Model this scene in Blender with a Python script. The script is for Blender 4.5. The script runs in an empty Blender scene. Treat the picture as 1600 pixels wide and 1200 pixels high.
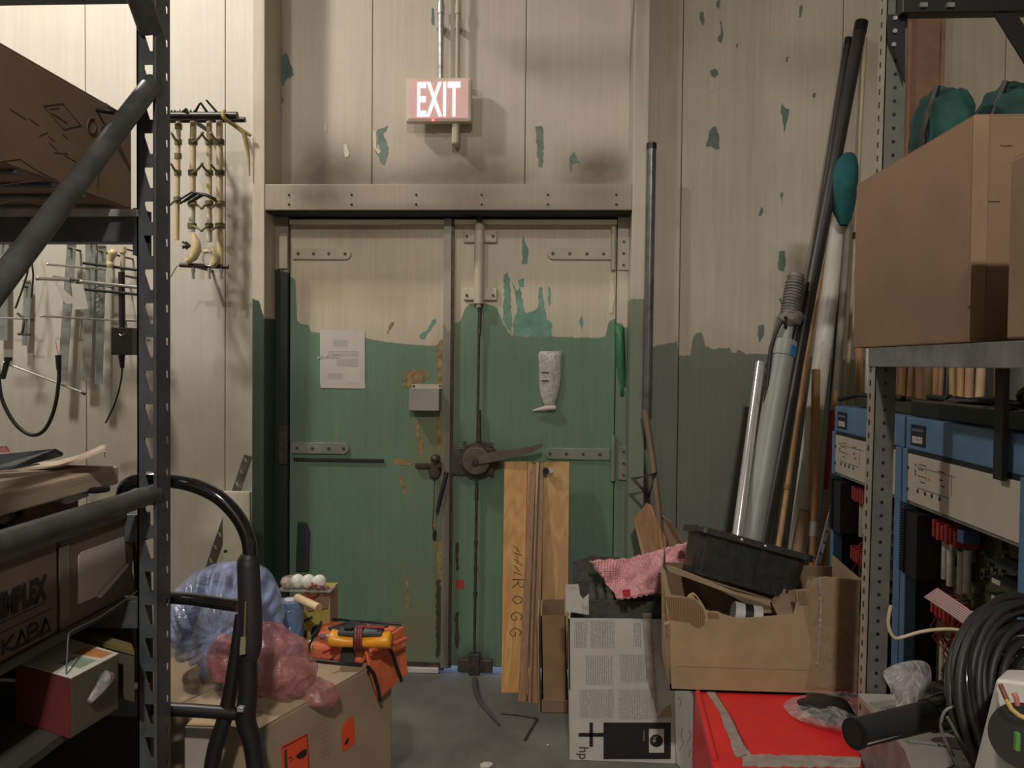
import bpy, bmesh, math, random
from mathutils import Vector, Matrix, noise
random.seed(7)
S = bpy.context.scene
COL = S.collection
V = Vector

# ---------------------------------------------------------------- camera
F = 1290.0
CAM = V((0, 0, 1.63))
YAW, PITCH, ROLL = math.radians(3.1), math.radians(1.47), math.radians(0.55)
ROT = Matrix.Rotation(YAW, 3, 'Z') @ Matrix.Rotation(math.pi / 2 - PITCH, 3, 'X') @ Matrix.Rotation(ROLL, 3, 'Z')
cd = bpy.data.cameras.new('camera')
cam = bpy.data.objects.new('camera', cd)
COL.objects.link(cam)
cam.matrix_world = Matrix.Translation(CAM) @ ROT.to_4x4()
cd.sensor_width = 36.0
cd.lens = F / 1600 * 36
cd.clip_start = 0.05
S.camera = cam

# ---------------------------------------------------------------- sky, lights, exposure
S.view_settings.view_transform = 'Standard'
S.view_settings.look = 'None'
S.view_settings.exposure = 0.0
S.view_settings.gamma = 1.0
S.view_settings.use_curve_mapping = False
wd = bpy.data.worlds.new('daylight')
S.world = wd
wd.use_nodes = True
bgn = wd.node_tree.nodes['Background']
bgn.inputs[0].default_value = (0.45, 0.62, 1.0, 1)
bgn.inputs[1].default_value = 2.5


def area_lamp(name, loc, sx, sy, power, col, rot=(0, 0, 0)):
    d = bpy.data.lights.new(name, 'AREA')
    d.shape = 'RECTANGLE'
    d.size, d.size_y = sx, sy
    d.energy = power
    d.color = col
    o = bpy.data.objects.new(name, d)
    o.location = loc
    o.rotation_euler = rot
    COL.objects.link(o)
    return o


WARM = (1.0, 0.925, 0.82)
# x, y, z, power of the compact ceiling lamps; the last is a fill added behind the camera
LAMPS = [(-2.75, 2.85, 4.85, 98), (-2.3, 0.2, 4.85, 80), (.2, -2.4, 4.85, 265)]
for lx, ly, lz, pw in LAMPS:
    area_lamp('ceiling_lamp', (lx, ly, lz), .26, .26, pw, WARM)


# ---------------------------------------------------------------- pixel -> world helpers (a ray met with a real plane)
def ray(px, py):
    return ROT @ V(((px - 800) / F, -(py - 600) / F, -1.0))


def at(px, py, Y):
    d = ray(px, py)
    return CAM + d * (Y / d.y)


def atz(px, py, z):
    d = ray(px, py)
    return CAM + d * ((z - CAM.z) / d.z)


def atX(px, py, X):
    d = ray(px, py)
    return CAM + d * (X / d.x)


def mpp(Y):
    return Y / F


# ---------------------------------------------------------------- mesh builder
class MB:
    def __init__(s):
        s.v, s.f, s.sm = [], [], []

    def add(s, vs, fs, smooth=False):
        n = len(s.v)
        s.v += [V(p) for p in vs]
        s.f += [tuple(i + n for i in f) for f in fs]
        s.sm += [smooth] * len(fs)
        return s

    def hexa(s, p):   # 8 points: bottom ring 0-3, top ring 4-7
        return s.add(p, [(3, 2, 1, 0), (4, 5, 6, 7), (0, 1, 5, 4), (1, 2, 6, 5), (2, 3, 7, 6), (3, 0, 4, 7)])

    def box(s, x0, x1, y0, y1, z0, z1):
        return s.hexa([(x0, y0, z0), (x1, y0, z0), (x1, y1, z0), (x0, y1, z0), (x0, y0, z1), (x1, y0, z1), (x1, y1, z1), (x0, y1, z1)])

    def fbox(s, o, u, v, w):  # corner and three edge vectors
        o, u, v, w = V(o), V(u), V(v), V(w)
        return s.hexa([o, o + u, o + u + v, o + v, o + w, o + u + w, o + u + v + w, o + v + w])

    def bar(s, p, q, a, b, up=(0, 0, 1)):   # rectangular bar p->q, width a (side), height b (up)
        p, q = V(p), V(q)
        d = (q - p).normalized()
        up = V(up)
        side = d.cross(up).normalized()
        up = side.cross(d).normalized()
        return s.fbox(p - side * a / 2 - up * b / 2, side * a, up * b, q - p)

    def prism(s, pts, off):
        pts = [V(p) for p in pts]
        off = V(off)
        n = len(pts)
        vs = pts + [p + off for p in pts]
        fs = [tuple(range(n - 1, -1, -1)), tuple(range(n, 2 * n))]
        for i in range(n):
            j = (i + 1) % n
            fs.append((i, j, n + j, n + i))
        return s.add(vs, fs)

    def tube(s, pts, r, n=10, caps=True, closed=False):
        pts = [V(p) for p in pts]
        m = len(pts)
        rr = list(r) if isinstance(r, (list, tuple)) else [r] * m
        if m >= 6 and not closed:       # round off the polyline
            np_, nr = [], []
            for i in range(m - 1):
                p0, p1, p2, p3 = pts[max(i - 1, 0)], pts[i], pts[i + 1], pts[min(i + 2, m - 1)]
                for k in range(3):
                    t = k / 3
                    np_.append(.5 * (2 * p1 + (p2 - p0) * t + (2 * p0 - 5 * p1 + 4 * p2 - p3) * t * t + (3 * p1 - p0 - 3 * p2 + p3) * t ** 3))
                    nr.append(rr[i] + (rr[i + 1] - rr[i]) * t)
            np_.append(pts[-1])
            nr.append(rr[-1])
            pts, rr = np_, nr
            m = len(pts)
        vs = []
        prev = None
        for i in range(m):
            if closed:
                t = (pts[(i + 1) % m] - pts[i - 1]).normalized()
            else:
                t = (pts[min(i + 1, m - 1)] - pts[max(i - 1, 0)]).normalized()
            if prev is None:
                a = V((0, 0, 1)) if abs(t.z) < .9 else V((1, 0, 0))
                nrm = (a - t * a.dot(t)).normalized()
            else:
                nrm = (prev - t * prev.dot(t)).normalized()
            prev = nrm
            b = t.cross(nrm)
            for k in range(n):
                an = 2 * math.pi * k / n
                vs.append(pts[i] + (nrm * math.cos(an) + b * math.sin(an)) * rr[i])
        fs = []
        for i in range(m if closed else m - 1):
            j = (i + 1) % m
            for k in range(n):
                l = (k + 1) % n
                fs.append((i * n + k, i * n + l, j * n + l, j * n + k))
        base = len(s.v)
        s.add(vs, fs, True)
        if caps and not closed:
            s.f += [tuple(base + k for k in range(n - 1, -1, -1)), tuple(base + (m - 1) * n + k for k in range(n))]
            s.sm += [False, False]
        return s

    def ball(s, c, rad, nu=14, nv=9, fn=None):
        c = V(c)
        r3 = V(rad) if isinstance(rad, (list, tuple, Vector)) else V((rad, rad, rad))
        vs = []
        for j in range(nv + 1):
            th = math.pi * j / nv
            for i in range(nu):
                ph = 2 * math.pi * i / nu
                d = V((math.sin(th) * math.cos(ph), math.sin(th) * math.sin(ph), math.cos(th)))
                k = fn(d) if fn else 1.0
                vs.append(c + V((d.x * r3.x, d.y * r3.y, d.z * r3.z)) * k)
        fs = []
        for j in range(nv):
            for i in range(nu):
                l = (i + 1) % nu
                fs.append((j * nu + i, (j + 1) * nu + i, (j + 1) * nu + l, j * nu + l))
        return s.add(vs, fs, True)

    def disc(s, c, axis, r, h, n=20):
        c, axis = V(c), V(axis).normalized()
        return s.tube([c, c + axis * h], r, n)

    def ring(s, c, axis, R, r, n=32, m=8):
        c, axis = V(c), V(axis).normalized()
        a = V((0, 0, 1)) if abs(axis.z) < .9 else V((1, 0, 0))
        u = axis.cross(a).normalized()
        w = axis.cross(u)
        return s.tube([c + (u * math.cos(t) + w * math.sin(t)) * R for t in [2 * math.pi * k / n for k in range(n)]], r, m, closed=True)

    def sheet(s, grid, thick=0.0):   # grid of points [rows][cols]
        R, C = len(grid), len(grid[0])
        vs = [p for row in grid for p in row]
        fs = [(i * C + j, i * C + j + 1, (i + 1) * C + j + 1, (i + 1) * C + j) for i in range(R - 1) for j in range(C - 1)]
        return s.add(vs, fs, True)

    def mesh(s, name, off):
        me = bpy.data.meshes.new(name)
        me.from_pydata([p - off for p in s.v], [], s.f)
        me.polygons.foreach_set('use_smooth', s.sm)
        bm = bmesh.new()
        bm.from_mesh(me)
        bmesh.ops.remove_doubles(bm, verts=bm.verts, dist=1e-6)
        bmesh.ops.recalc_face_normals(bm, faces=bm.faces)
        for e in bm.edges:
            if len(e.link_faces) == 2 and not (e.link_faces[0].smooth and e.link_faces[1].smooth):
                e.smooth = False
        bm.to_mesh(me)
        bm.free()
        me.update()
        return me


WL = {}


def link(name, mb, mat, loc, parent=None, bevel=0.0, solid=0.0, subsurf=0):
    loc = V(loc)
    o = bpy.data.objects.new(name, mb.mesh(name, loc))
    COL.objects.link(o)
    if parent is not None:
        o.parent = parent
    else:
        o.location = loc
    WL[o] = loc
    o.data.materials.append(mat)
    if solid:
        m = o.modifiers.new('solid', 'SOLIDIFY')
        m.thickness = solid
        m.offset = 0
    if subsurf:
        m = o.modifiers.new('sub', 'SUBSURF')
        m.levels = m.render_levels = subsurf
    if bevel:
        m = o.modifiers.new('bevel', 'BEVEL')
        m.width = bevel
        m.segments = 2
        m.limit_method = 'ANGLE'
    return o


def part(name, mb, mat, parent, bevel=0.0, label=None, **k):
    o = link(name, mb, mat, WL[parent], parent, bevel, **k)
    if label:
        o['label'] = label
    return o


def props(o, label, cat, group=None):
    o['label'] = label
    o['category'] = cat
    if group:
        o['group'] = group
    return o


def thing(name, label, cat, loc, group=None):
    o = bpy.data.objects.new(name, None)
    o.empty_display_size = .05
    COL.objects.link(o)
    o.location = loc
    WL[o] = V(loc)
    return props(o, label, cat, group)


def solo(name, mb, mat, label, cat, group=None, bevel=0.0, **k):
    xs = [p.x for p in mb.v]
    ys = [p.y for p in mb.v]
    zs = [p.z for p in mb.v]
    o = link(name, mb, mat, ((min(xs) + max(xs)) / 2, (min(ys) + max(ys)) / 2, min(zs)), None, bevel, **k)
    return props(o, label, cat, group)


def struct(name, mb, mat, bevel=0.0, label=None):
    o = link(name, mb, mat, (0, 0, 0), None, bevel)
    o['kind'] = 'structure'
    if label:
        o['label'] = label
    return o


def text(s, size, origin, xd, yd, mat, parent, name='lettering', bold=0.0, sx=1.0, spacing=1.0, lift=0.0006, fit=None):
    xd, yd = V(xd).normalized(), V(yd).normalized()
    nd = xd.cross(yd)
    cu = bpy.data.curves.new('t', 'FONT')
    cu.body = s
    cu.size = size
    cu.offset = bold
    cu.space_character = spacing
    cu.resolution_u = 3
    o = bpy.data.objects.new('t', cu)
    COL.objects.link(o)
    dg = bpy.context.evaluated_depsgraph_get()
    me = bpy.data.meshes.new_from_object(o.evaluated_get(dg))
    bpy.data.objects.remove(o)
    if fit:
        sx = fit / max(v.co.x for v in me.vertices)
    off = WL[parent]
    for v in me.vertices:
        v.co = V(origin) + xd * (v.co.x * sx) + yd * v.co.y + nd * lift - off
    me.materials.clear()
    me.materials.append(mat)
    me.name = name
    ob = bpy.data.objects.new(name, me)
    COL.objects.link(ob)
    ob.parent = parent
    WL[ob] = off
    return ob


# ---------------------------------------------------------------- materials
def lin(c):
    c = c / 255.0
    return c / 12.92 if c <= .04045 else ((c + .055) / 1.055) ** 2.4


def rgb(r, g, b):
    return (lin(r), lin(g), lin(b), 1)


def nd(nt, t, **kw):
    n = nt.nodes.new(t)
    for k, v in kw.items():
        setattr(n, k, v)
    return n


def math_(nt, op, a, b=None, clamp=False):
    n = nd(nt, 'ShaderNodeMath', operation=op, use_clamp=clamp)
    for i, x in enumerate((a, b)):
        if x is None:
            continue
        if isinstance(x, (int, float)):
            n.inputs[i].default_value = x
        else:
            nt.links.new(x, n.inputs[i])
    return n.outputs[0]


def mixc(nt, fac, a, b, mode='MIX'):
    n = nd(nt, 'ShaderNodeMix', data_type='RGBA', blend_type=mode)
    for sock, x in ((n.inputs['Factor'], fac), (n.inputs[6], a), (n.inputs[7], b)):
        if isinstance(x, (int, float)):
            sock.default_value = x
        elif isinstance(x, tuple):
            sock.default_value = x
        else:
            nt.links.new(x, sock)
    return n.outputs[2]


def newmat(name):
    m = bpy.data.materials.new(name)
    m.use_nodes = True
    nt = m.node_tree
    return m, nt, nt.nodes['Principled BSDF']


def M(name, col, rough=.6, metal=0.0, var=.12, scale=6.0, bump=0.0, bscale=80.0, stretch=(1, 1, 1), alpha=1.0, trans=0.0, coat=0.0, emit=0.0, sss=None, dirt=None, dirt_amt=.5, dirt_scale=3.0):
    m, nt, b = newmat(name)
    tc = nd(nt, 'ShaderNodeTexCoord')
    mp = nd(nt, 'ShaderNodeMapping')
    mp.inputs['Scale'].default_value = stretch
    nt.links.new(tc.outputs['Object'], mp.inputs[0])
    nz = nd(nt, 'ShaderNodeTexNoise')
    nz.inputs['Scale'].default_value = scale
    nz.inputs['Detail'].default_value = 6
    nz.inputs['Roughness'].default_value = .6
    nt.links.new(mp.outputs[0], nz.inputs['Vector'])
    dk = tuple(c * (1 - 1.6 * var) for c in col[:3]) + (1,)
    lt = tuple(min(1, c * (1 + 1.6 * var)) for c in col[:3]) + (1,)
    mr = nd(nt, 'ShaderNodeMapRange')
    mr.inputs[1].default_value = .3
    mr.inputs[2].default_value = .7
    nt.links.new(nz.outputs[0], mr.inputs[0])
    out = mixc(nt, mr.outputs[0], dk, lt)
    if dirt is not None:
        nz2 = nd(nt, 'ShaderNodeTexNoise')
        nz2.inputs['Scale'].default_value = dirt_scale
        nz2.inputs['Detail'].default_value = 8
        nz2.inputs['Roughness'].default_value = .7
        nt.links.new(mp.outputs[0], nz2.inputs['Vector'])
        mr2 = nd(nt, 'ShaderNodeMapRange')
        mr2.inputs[1].default_value = .5
        mr2.inputs[2].default_value = .68
        nt.links.new(nz2.outputs[0], mr2.inputs[0])
        out = mixc(nt, math_(nt, 'MULTIPLY', mr2.outputs[0], dirt_amt), out, dirt)
    nt.links.new(out, b.inputs['Base Color'])
    b.inputs['Roughness'].default_value = rough
    b.inputs['Metallic'].default_value = metal
    b.inputs['Coat Weight'].default_value = coat
    b.inputs['Transmission Weight'].default_value = trans
    b.inputs['Alpha'].default_value = alpha
    if emit:
        nt.links.new(out, b.inputs['Emission Color'])
        b.inputs['Emission Strength'].default_value = emit
    if bump:
        n3 = nd(nt, 'ShaderNodeTexNoise')
        n3.inputs['Scale'].default_value = bscale
        n3.inputs['Detail'].default_value = 4
        nt.links.new(mp.outputs[0], n3.inputs['Vector'])
        bp = nd(nt, 'ShaderNodeBump')
        bp.inputs['Strength'].default_value = bump
        bp.inputs['Distance'].default_value = .01
        nt.links.new(n3.outputs[0], bp.inputs['Height'])
        nt.links.new(bp.outputs[0], b.inputs['Normal'])
    return m


def paint_mat(name, top, bot, edge, stains=(), edge_noise=.02, streak=.10, rough=.5, scuff=None, scuff_amt=.0, bump=.15):
    """two-tone wall paint: upper colour, lower colour, ragged border (x, z points), soft stains of dirt and painted shade (x, z, rx, rz, amount, colour)"""
    m, nt, b = newmat(name)
    ge = nd(nt, 'ShaderNodeNewGeometry')
    sp = nd(nt, 'ShaderNodeSeparateXYZ')
    nt.links.new(ge.outputs['Position'], sp.inputs[0])
    X, Z = sp.outputs[0], sp.outputs[2]

    def nz(scale, sx, sz, detail=5, rg=.6):
        mp = nd(nt, 'ShaderNodeMapping')
        mp.inputs['Scale'].default_value = (sx, 1, sz)
        nt.links.new(ge.outputs['Position'], mp.inputs[0])
        n = nd(nt, 'ShaderNodeTexNoise')
        n.inputs['Scale'].default_value = scale
        n.inputs['Detail'].default_value = detail
        n.inputs['Roughness'].default_value = rg
        nt.links.new(mp.outputs[0], n.inputs['Vector'])
        return n.outputs[0]
    streaks = nz(1.0, 55, 2.0)
    blot = nz(2.6, 1, 1)
    fac = math_(nt, 'ADD', math_(nt, 'MULTIPLY', streaks, .5), math_(nt, 'MULTIPLY', blot, .5))
    mr = nd(nt, 'ShaderNodeMapRange')
    mr.inputs[1].default_value = .35
    mr.inputs[2].default_value = .65
    nt.links.new(fac, mr.inputs[0])

    def vary(c):
        return mixc(nt, mr.outputs[0], tuple(x * (1 - streak) for x in c[:3]) + (1,), tuple(x * (1 + streak) for x in c[:3]) + (1,))
    ctop = vary(top)
    if edge:
        cbot = vary(bot)
        x0, x1 = edge[0][0], edge[-1][0]
        zs = [p[1] for p in edge]
        z0, z1 = min(zs) - .05, max(zs) + .05
        fc = nd(nt, 'ShaderNodeFloatCurve')
        cv = fc.mapping.curves[0]
        P = [((p[0] - x0) / (x1 - x0), (p[1] - z0) / (z1 - z0)) for p in edge]
        while len(cv.points) < len(P):
            cv.points.new(.5, .5)
        for q, p in zip(cv.points, P):
            q.location = p
            q.handle_type = 'VECTOR'
        fc.mapping.update()
        xn = math_(nt, 'DIVIDE', math_(nt, 'SUBTRACT', X, x0), x1 - x0)
        nt.links.new(xn, fc.inputs['Value'])
        zb = math_(nt, 'ADD', math_(nt, 'MULTIPLY', fc.outputs[0], z1 - z0), z0)
        rag = math_(nt, 'MULTIPLY', math_(nt, 'SUBTRACT', nz(1.0, 45, 14, 6, .7), .5), edge_noise * 4)
        d = math_(nt, 'SUBTRACT', math_(nt, 'ADD', zb, rag), Z)
        isbot = math_(nt, 'MULTIPLY', math_(nt, 'ADD', d, .002), 250, True)
        col = mixc(nt, isbot, ctop, cbot)
        if scuff:
            sc = nz(3.0, 8, 1.2, 8, .75)
            mr3 = nd(nt, 'ShaderNodeMapRange')
            mr3.inputs[1].default_value = .60
            mr3.inputs[2].default_value = .66
            nt.links.new(sc, mr3.inputs[0])
            col = mixc(nt, math_(nt, 'MULTIPLY', math_(nt, 'MULTIPLY', mr3.outputs[0], isbot), scuff_amt), col, scuff)
    else:
        col = ctop
    wob = math_(nt, 'ADD', math_(nt, 'MULTIPLY', nz(7, 1, 1, 5, .65), .9), .55)
    for (sx, sz, rx, rz, amt, sc) in stains:
        dx = math_(nt, 'DIVIDE', math_(nt, 'SUBTRACT', X, sx), rx)
        dz = math_(nt, 'DIVIDE', math_(nt, 'SUBTRACT', Z, sz), rz)
        r2 = math_(nt, 'ADD', math_(nt, 'MULTIPLY', dx, dx), math_(nt, 'MULTIPLY', dz, dz))
        g = math_(nt, 'POWER', 2.718, math_(nt, 'MULTIPLY', r2, -1.0))
        col = mixc(nt, math_(nt, 'MULTIPLY', math_(nt, 'MULTIPLY', g, wob), amt, True), col, sc)
    nt.links.new(col, b.inputs['Base Color'])
    b.inputs['Roughness'].default_value = rough
    bp = nd(nt, 'ShaderNodeBump')
    bp.inputs['Strength'].default_value = bump
    bp.inputs['Distance'].default_value = .004
    nt.links.new(nz(9, 1, 1, 6, .65), bp.inputs['Height'])
    nt.links.new(bp.outputs[0], b.inputs['Normal'])
    return m


def wood_mat(name, c1, c2, scale=7, rough=.5, axis='Z', ring=6.0):
    m, nt, b = newmat(name)
    tc = nd(nt, 'ShaderNodeTexCoord')
    mp = nd(nt, 'ShaderNodeMapping')
    mp.inputs['Scale'].default_value = (1, 1, .12) if axis == 'Z' else ((.12, 1, 1) if axis == 'X' else (1, .12, 1))
    nt.links.new(tc.outputs['Object'], mp.inputs[0])
    n1 = nd(nt, 'ShaderNodeTexNoise')
    n1.inputs['Scale'].default_value = scale
    n1.inputs['Detail'].default_value = 3
    n1.inputs['Distortion'].default_value = .6
    nt.links.new(mp.outputs[0], n1.inputs['Vector'])
    s = math_(nt, 'FRACT', math_(nt, 'MULTIPLY', n1.outputs[0], ring * 2))
    s = math_(nt, 'PINGPONG', s, .5)
    n2 = nd(nt, 'ShaderNodeTexNoise')
    n2.inputs['Scale'].default_value = 90
    mp2 = nd(nt, 'ShaderNodeMapping')
    mp2.inputs['Scale'].default_value = (1, 1, .05) if axis == 'Z' else ((.05, 1, 1) if axis == 'X' else (1, .05, 1))
    nt.links.new(tc.outputs['Object'], mp2.inputs[0])
    nt.links.new(mp2.outputs[0], n2.inputs['Vector'])
    f = math_(nt, 'ADD', math_(nt, 'MULTIPLY', s, 1.3), math_(nt, 'MULTIPLY', math_(nt, 'SUBTRACT', n2.outputs[0], .4), .8), True)
    nt.links.new(mixc(nt, f, c1, c2), b.inputs['Base Color'])
    b.inputs['Roughness'].default_value = rough
    return m


def print_mat(name, paper, ink, freq=220, axis='X', amt=.7):
    """small print: broken lines of ink on paper"""
    m, nt, b = newmat(name)
    tc = nd(nt, 'ShaderNodeTexCoord')
    sp = nd(nt, 'ShaderNodeSeparateXYZ')
    nt.links.new(tc.outputs['Object'], sp.inputs[0])
    c = {'X': sp.outputs[0], 'Y': sp.outputs[1], 'Z': sp.outputs[2]}[axis]
    s = math_(nt, 'GREATER_THAN', math_(nt, 'FRACT', math_(nt, 'MULTIPLY', c, freq)), .5)
    n = nd(nt, 'ShaderNodeTexNoise')
    n.inputs['Scale'].default_value = 160
    n.inputs['Detail'].default_value = 2
    nt.links.new(tc.outputs['Object'], n.inputs['Vector'])
    g = math_(nt, 'GREATER_THAN', n.outputs[0], .42)
    nt.links.new(mixc(nt, math_(nt, 'MULTIPLY', math_(nt, 'MULTIPLY', s, g), amt), paper, ink), b.inputs['Base Color'])
    b.inputs['Roughness'].default_value = .6
    return m


def film_mat(name, tint, alpha=.45, rough=.15, wr=.6, ws=14):
    """thin plastic film: part clear, part glossy and milky"""
    m, nt, b = newmat(name)
    tc = nd(nt, 'ShaderNodeTexCoord')
    n = nd(nt, 'ShaderNodeTexNoise')
    n.inputs['Scale'].default_value = ws
    n.inputs['Detail'].default_value = 5
    n.inputs['Distortion'].default_value = 1.2
    nt.links.new(tc.outputs['Object'], n.inputs['Vector'])
    bp = nd(nt, 'ShaderNodeBump')
    bp.inputs['Strength'].default_value = wr
    bp.inputs['Distance'].default_value = .03
    nt.links.new(n.outputs[0], bp.inputs['Height'])
    nt.links.new(bp.outputs[0], b.inputs['Normal'])
    nt.links.new(mixc(nt, n.outputs[0], tuple(c * .75 for c in tint[:3]) + (1,), tuple(min(1, c * 1.25) for c in tint[:3]) + (1,)), b.inputs['Base Color'])
    b.inputs['Roughness'].default_value = rough
    b.inputs['Specular IOR Level'].default_value = .7
    mr = nd(nt, 'ShaderNodeMapRange')
    mr.inputs[1].default_value = .3
    mr.inputs[2].default_value = .7
    mr.inputs[3].default_value = max(0, alpha - .2)
    mr.inputs[4].default_value = min(1, alpha + .2)
    nt.links.new(n.outputs[0], mr.inputs[0])
    nt.links.new(mr.outputs[0], b.inputs['Alpha'])
    return m


CREAM = (.575, .52, .44, 1)
GREEN = (.125, .215, .150, 1)
GREYGREEN = (.20, .225, .185, 1)
DARKGREEN = (.05, .075, .06, 1)
SOOT_SHADE = (.13, .105, .075, 1)  # soot colour, also used for darkening put in for shade
RUSTC = (.30, .19, .09, 1)

m_concrete = M('grey_concrete', (.125, .122, .107, 1), .75, var=.22, scale=2.2, bump=.25, bscale=40, dirt=(.09, .085, .07, 1), dirt_amt=.6, dirt_scale=4)
m_ceiling = M('ceiling_white', (.38, .36, .32, 1), .8)
m_sidewall = M('side_wall_cream', (.34, .31, .26, 1), .7)
m_rackblue = M('dark_blue_steel', (.060, .068, .078, 1), .42, var=.2, scale=14, dirt=(.10, .10, .10, 1), dirt_amt=.4, dirt_scale=20)
m_black = M('black_paint', (.012, .012, .013, 1), .38, var=.1)
m_blackgloss = M('black_gloss', (.010, .010, .012, 1), .12, coat=.6)
m_blackplastic = M('black_plastic', (.018, .018, .019, 1), .5, bump=.1, bscale=60)
m_rubber = M('black_rubber', (.015, .015, .015, 1), .55)
m_card = M('cardboard', (.36, .27, .155, 1), .8, var=.10, scale=5, bump=.08, bscale=200, dirt=(.28, .18, .10, 1), dirt_amt=.35)
m_card_orange = M('cardboard_orange', (.235, .145, .09, 1), .75, var=.06, scale=4, bump=.08, bscale=200)
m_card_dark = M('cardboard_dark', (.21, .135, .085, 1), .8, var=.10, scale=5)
m_card_grey = M('cardboard_greyish', (.33, .25, .165, 1), .8, var=.10, scale=5)
m_greymetal = M('grey_steel', (.22, .225, .22, 1), .45, metal=.3, var=.18, scale=16)
m_shelfgrey = M('shelf_grey_green', (.125, .13, .115, 1), .5, metal=.2, var=.12, scale=16)
m_shelflit = M('shelf_lit', (.30, .28, .235, 1), .5, metal=.1, var=.12)  # paler copy of the shelf grey, light put into the flange colour
m_galv = M('galvanised', (.52, .52, .52, 1), .28, metal=.55, var=.2, scale=25)
m_chrome = M('chrome', (.78, .78, .78, 1), .14, metal=.6, var=.05)
m_iron = M('dark_iron', (.075, .065, .052, 1), .5, metal=.5, var=.3, scale=25, dirt=(.12, .07, .04, 1), dirt_amt=.4, dirt_scale=30)
m_white = M('white_card', (.53, .51, .48, 1), .6, var=.05)
m_whitepaper = M('white_paper', (.52, .48, .45, 1), .6, var=.05)
m_ink = M('black_ink', (.012, .012, .014, 1), .6, var=.05)
m_inkbrown = M('faded_ink', (.07, .045, .03, 1), .7, var=.2, scale=30)
m_pencil = M('pencil', (.09, .06, .03, 1), .8, var=.2)
m_red = M('red_plastic', (.62, .022, .024, 1), .38, var=.08)
m_redink = M('orange_red_label', (.80, .085, .035, 1), .5, var=.05)
m_orange = M('orange_nylon', (.58, .135, .055, 1), .65, var=.12, scale=12, bump=.25, bscale=30)
m_yellow = M('yellow_plastic', (.80, .33, .02, 1), .4, var=.06)
m_yellowcard = M('yellow_card', (.36, .29, .06, 1), .7, var=.15, scale=12)
m_bluerack = M('sky_blue_enamel', (.10, .20, .345, 1), .5, var=.08, scale=10)
m_panelwhite = M('ivory_panel', (.50, .46, .40, 1), .5, var=.04)
m_teal = M('teal_cloth', (.012, .115, .125, 1), .85, var=.25, scale=9, bump=.4, bscale=25)
m_tan = wood_mat('pale_wood', (.50, .30, .14, 1), (.36, .20, .09, 1))
m_plank = wood_mat('yellow_pine', (.62, .36, .13, 1), (.42, .21, .065, 1), 6, ring=5)
m_ply = wood_mat('plywood', (.55, .34, .14, 1), (.40, .21, .075, 1), 4.5, ring=8)
m_brownwood = wood_mat('brown_wood', (.30, .17, .085, 1), (.20, .11, .055, 1), 8)
m_pvc_grey = M('grey_pvc', (.31, .33, .30, 1), .45, var=.06)
m_pvc_white = M('white_tube', (.66, .63, .58, 1), .5, var=.06)
m_rust = M('rust_red_steel', (.35, .205, .135, 1), .7, var=.15, scale=7)
m_tape = M('grey_tape', (.18, .165, .15, 1), .45, var=.25, scale=25, bump=.5, bscale=40)
m_bone = M('cream_porcelain', (.70, .58, .33, 1), .35, var=.08)
m_tanrod = M('cream_rod', (.56, .48, .31, 1), .4, var=.12, scale=14)
m_olive = M('olive_plastic', (.16, .15, .06, 1), .5, var=.2)
m_foam = M('dark_foam', (.055, .06, .05, 1), .9, var=.2, scale=20, bump=.6, bscale=50)
m_bluefilm = film_mat('blue_plastic_film', (.34, .42, .70, 1), .55, .12, .5, 12)
m_pinkfilm = film_mat('pink_plastic_film', (.46, .18, .19, 1), .55, .30, .7, 12)
m_clearfilm = film_mat('clear_plastic_film', (.50, .48, .47, 1), .42, .10, .9, 20)
m_tapefilm = film_mat('clear_packing_tape', (.42, .30, .19, 1), .35, .12, .5, 14)
m_bubble = film_mat('pink_bubble_film', (.74, .36, .38, 1), .85, .10, .4, 26)

# ================================================================ SETTING
WY, DY, FY = 4.35, 4.28, 4.095      # wall face, door face, frame front
ZC = 5.4


def wx(px, py=567, Y=WY):
    return at(px, py, Y).x


def pts_edge(pl, Y):
    return [(at(a, b, Y).x, at(a, b, Y).z) for a, b in pl]


def stain(px, py, rx, ry, amt, col, Y):  # soft spot of real dirt, and of shade put into the paint
    p = at(px, py, Y)
    return (p.x, p.z, rx * mpp(Y), ry * mpp(Y), amt, col)


struct('floor', MB().box(-5, 5, -4, 4.6, -.1, 0), m_concrete)
struct('ceiling', MB().box(-5, 5, -4, 4.5, ZC, ZC + .1), m_ceiling)
struct('wall_left', MB().box(-5.1, -5, -4, 4.5, 0, ZC), m_sidewall)
struct('wall_right', MB().box(5, 5.1, -4, 4.5, 0, ZC), m_sidewall)
struct('wall_front', MB().box(-5.1, 5.1, -4.1, -4, 0, ZC), m_sidewall)

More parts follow.
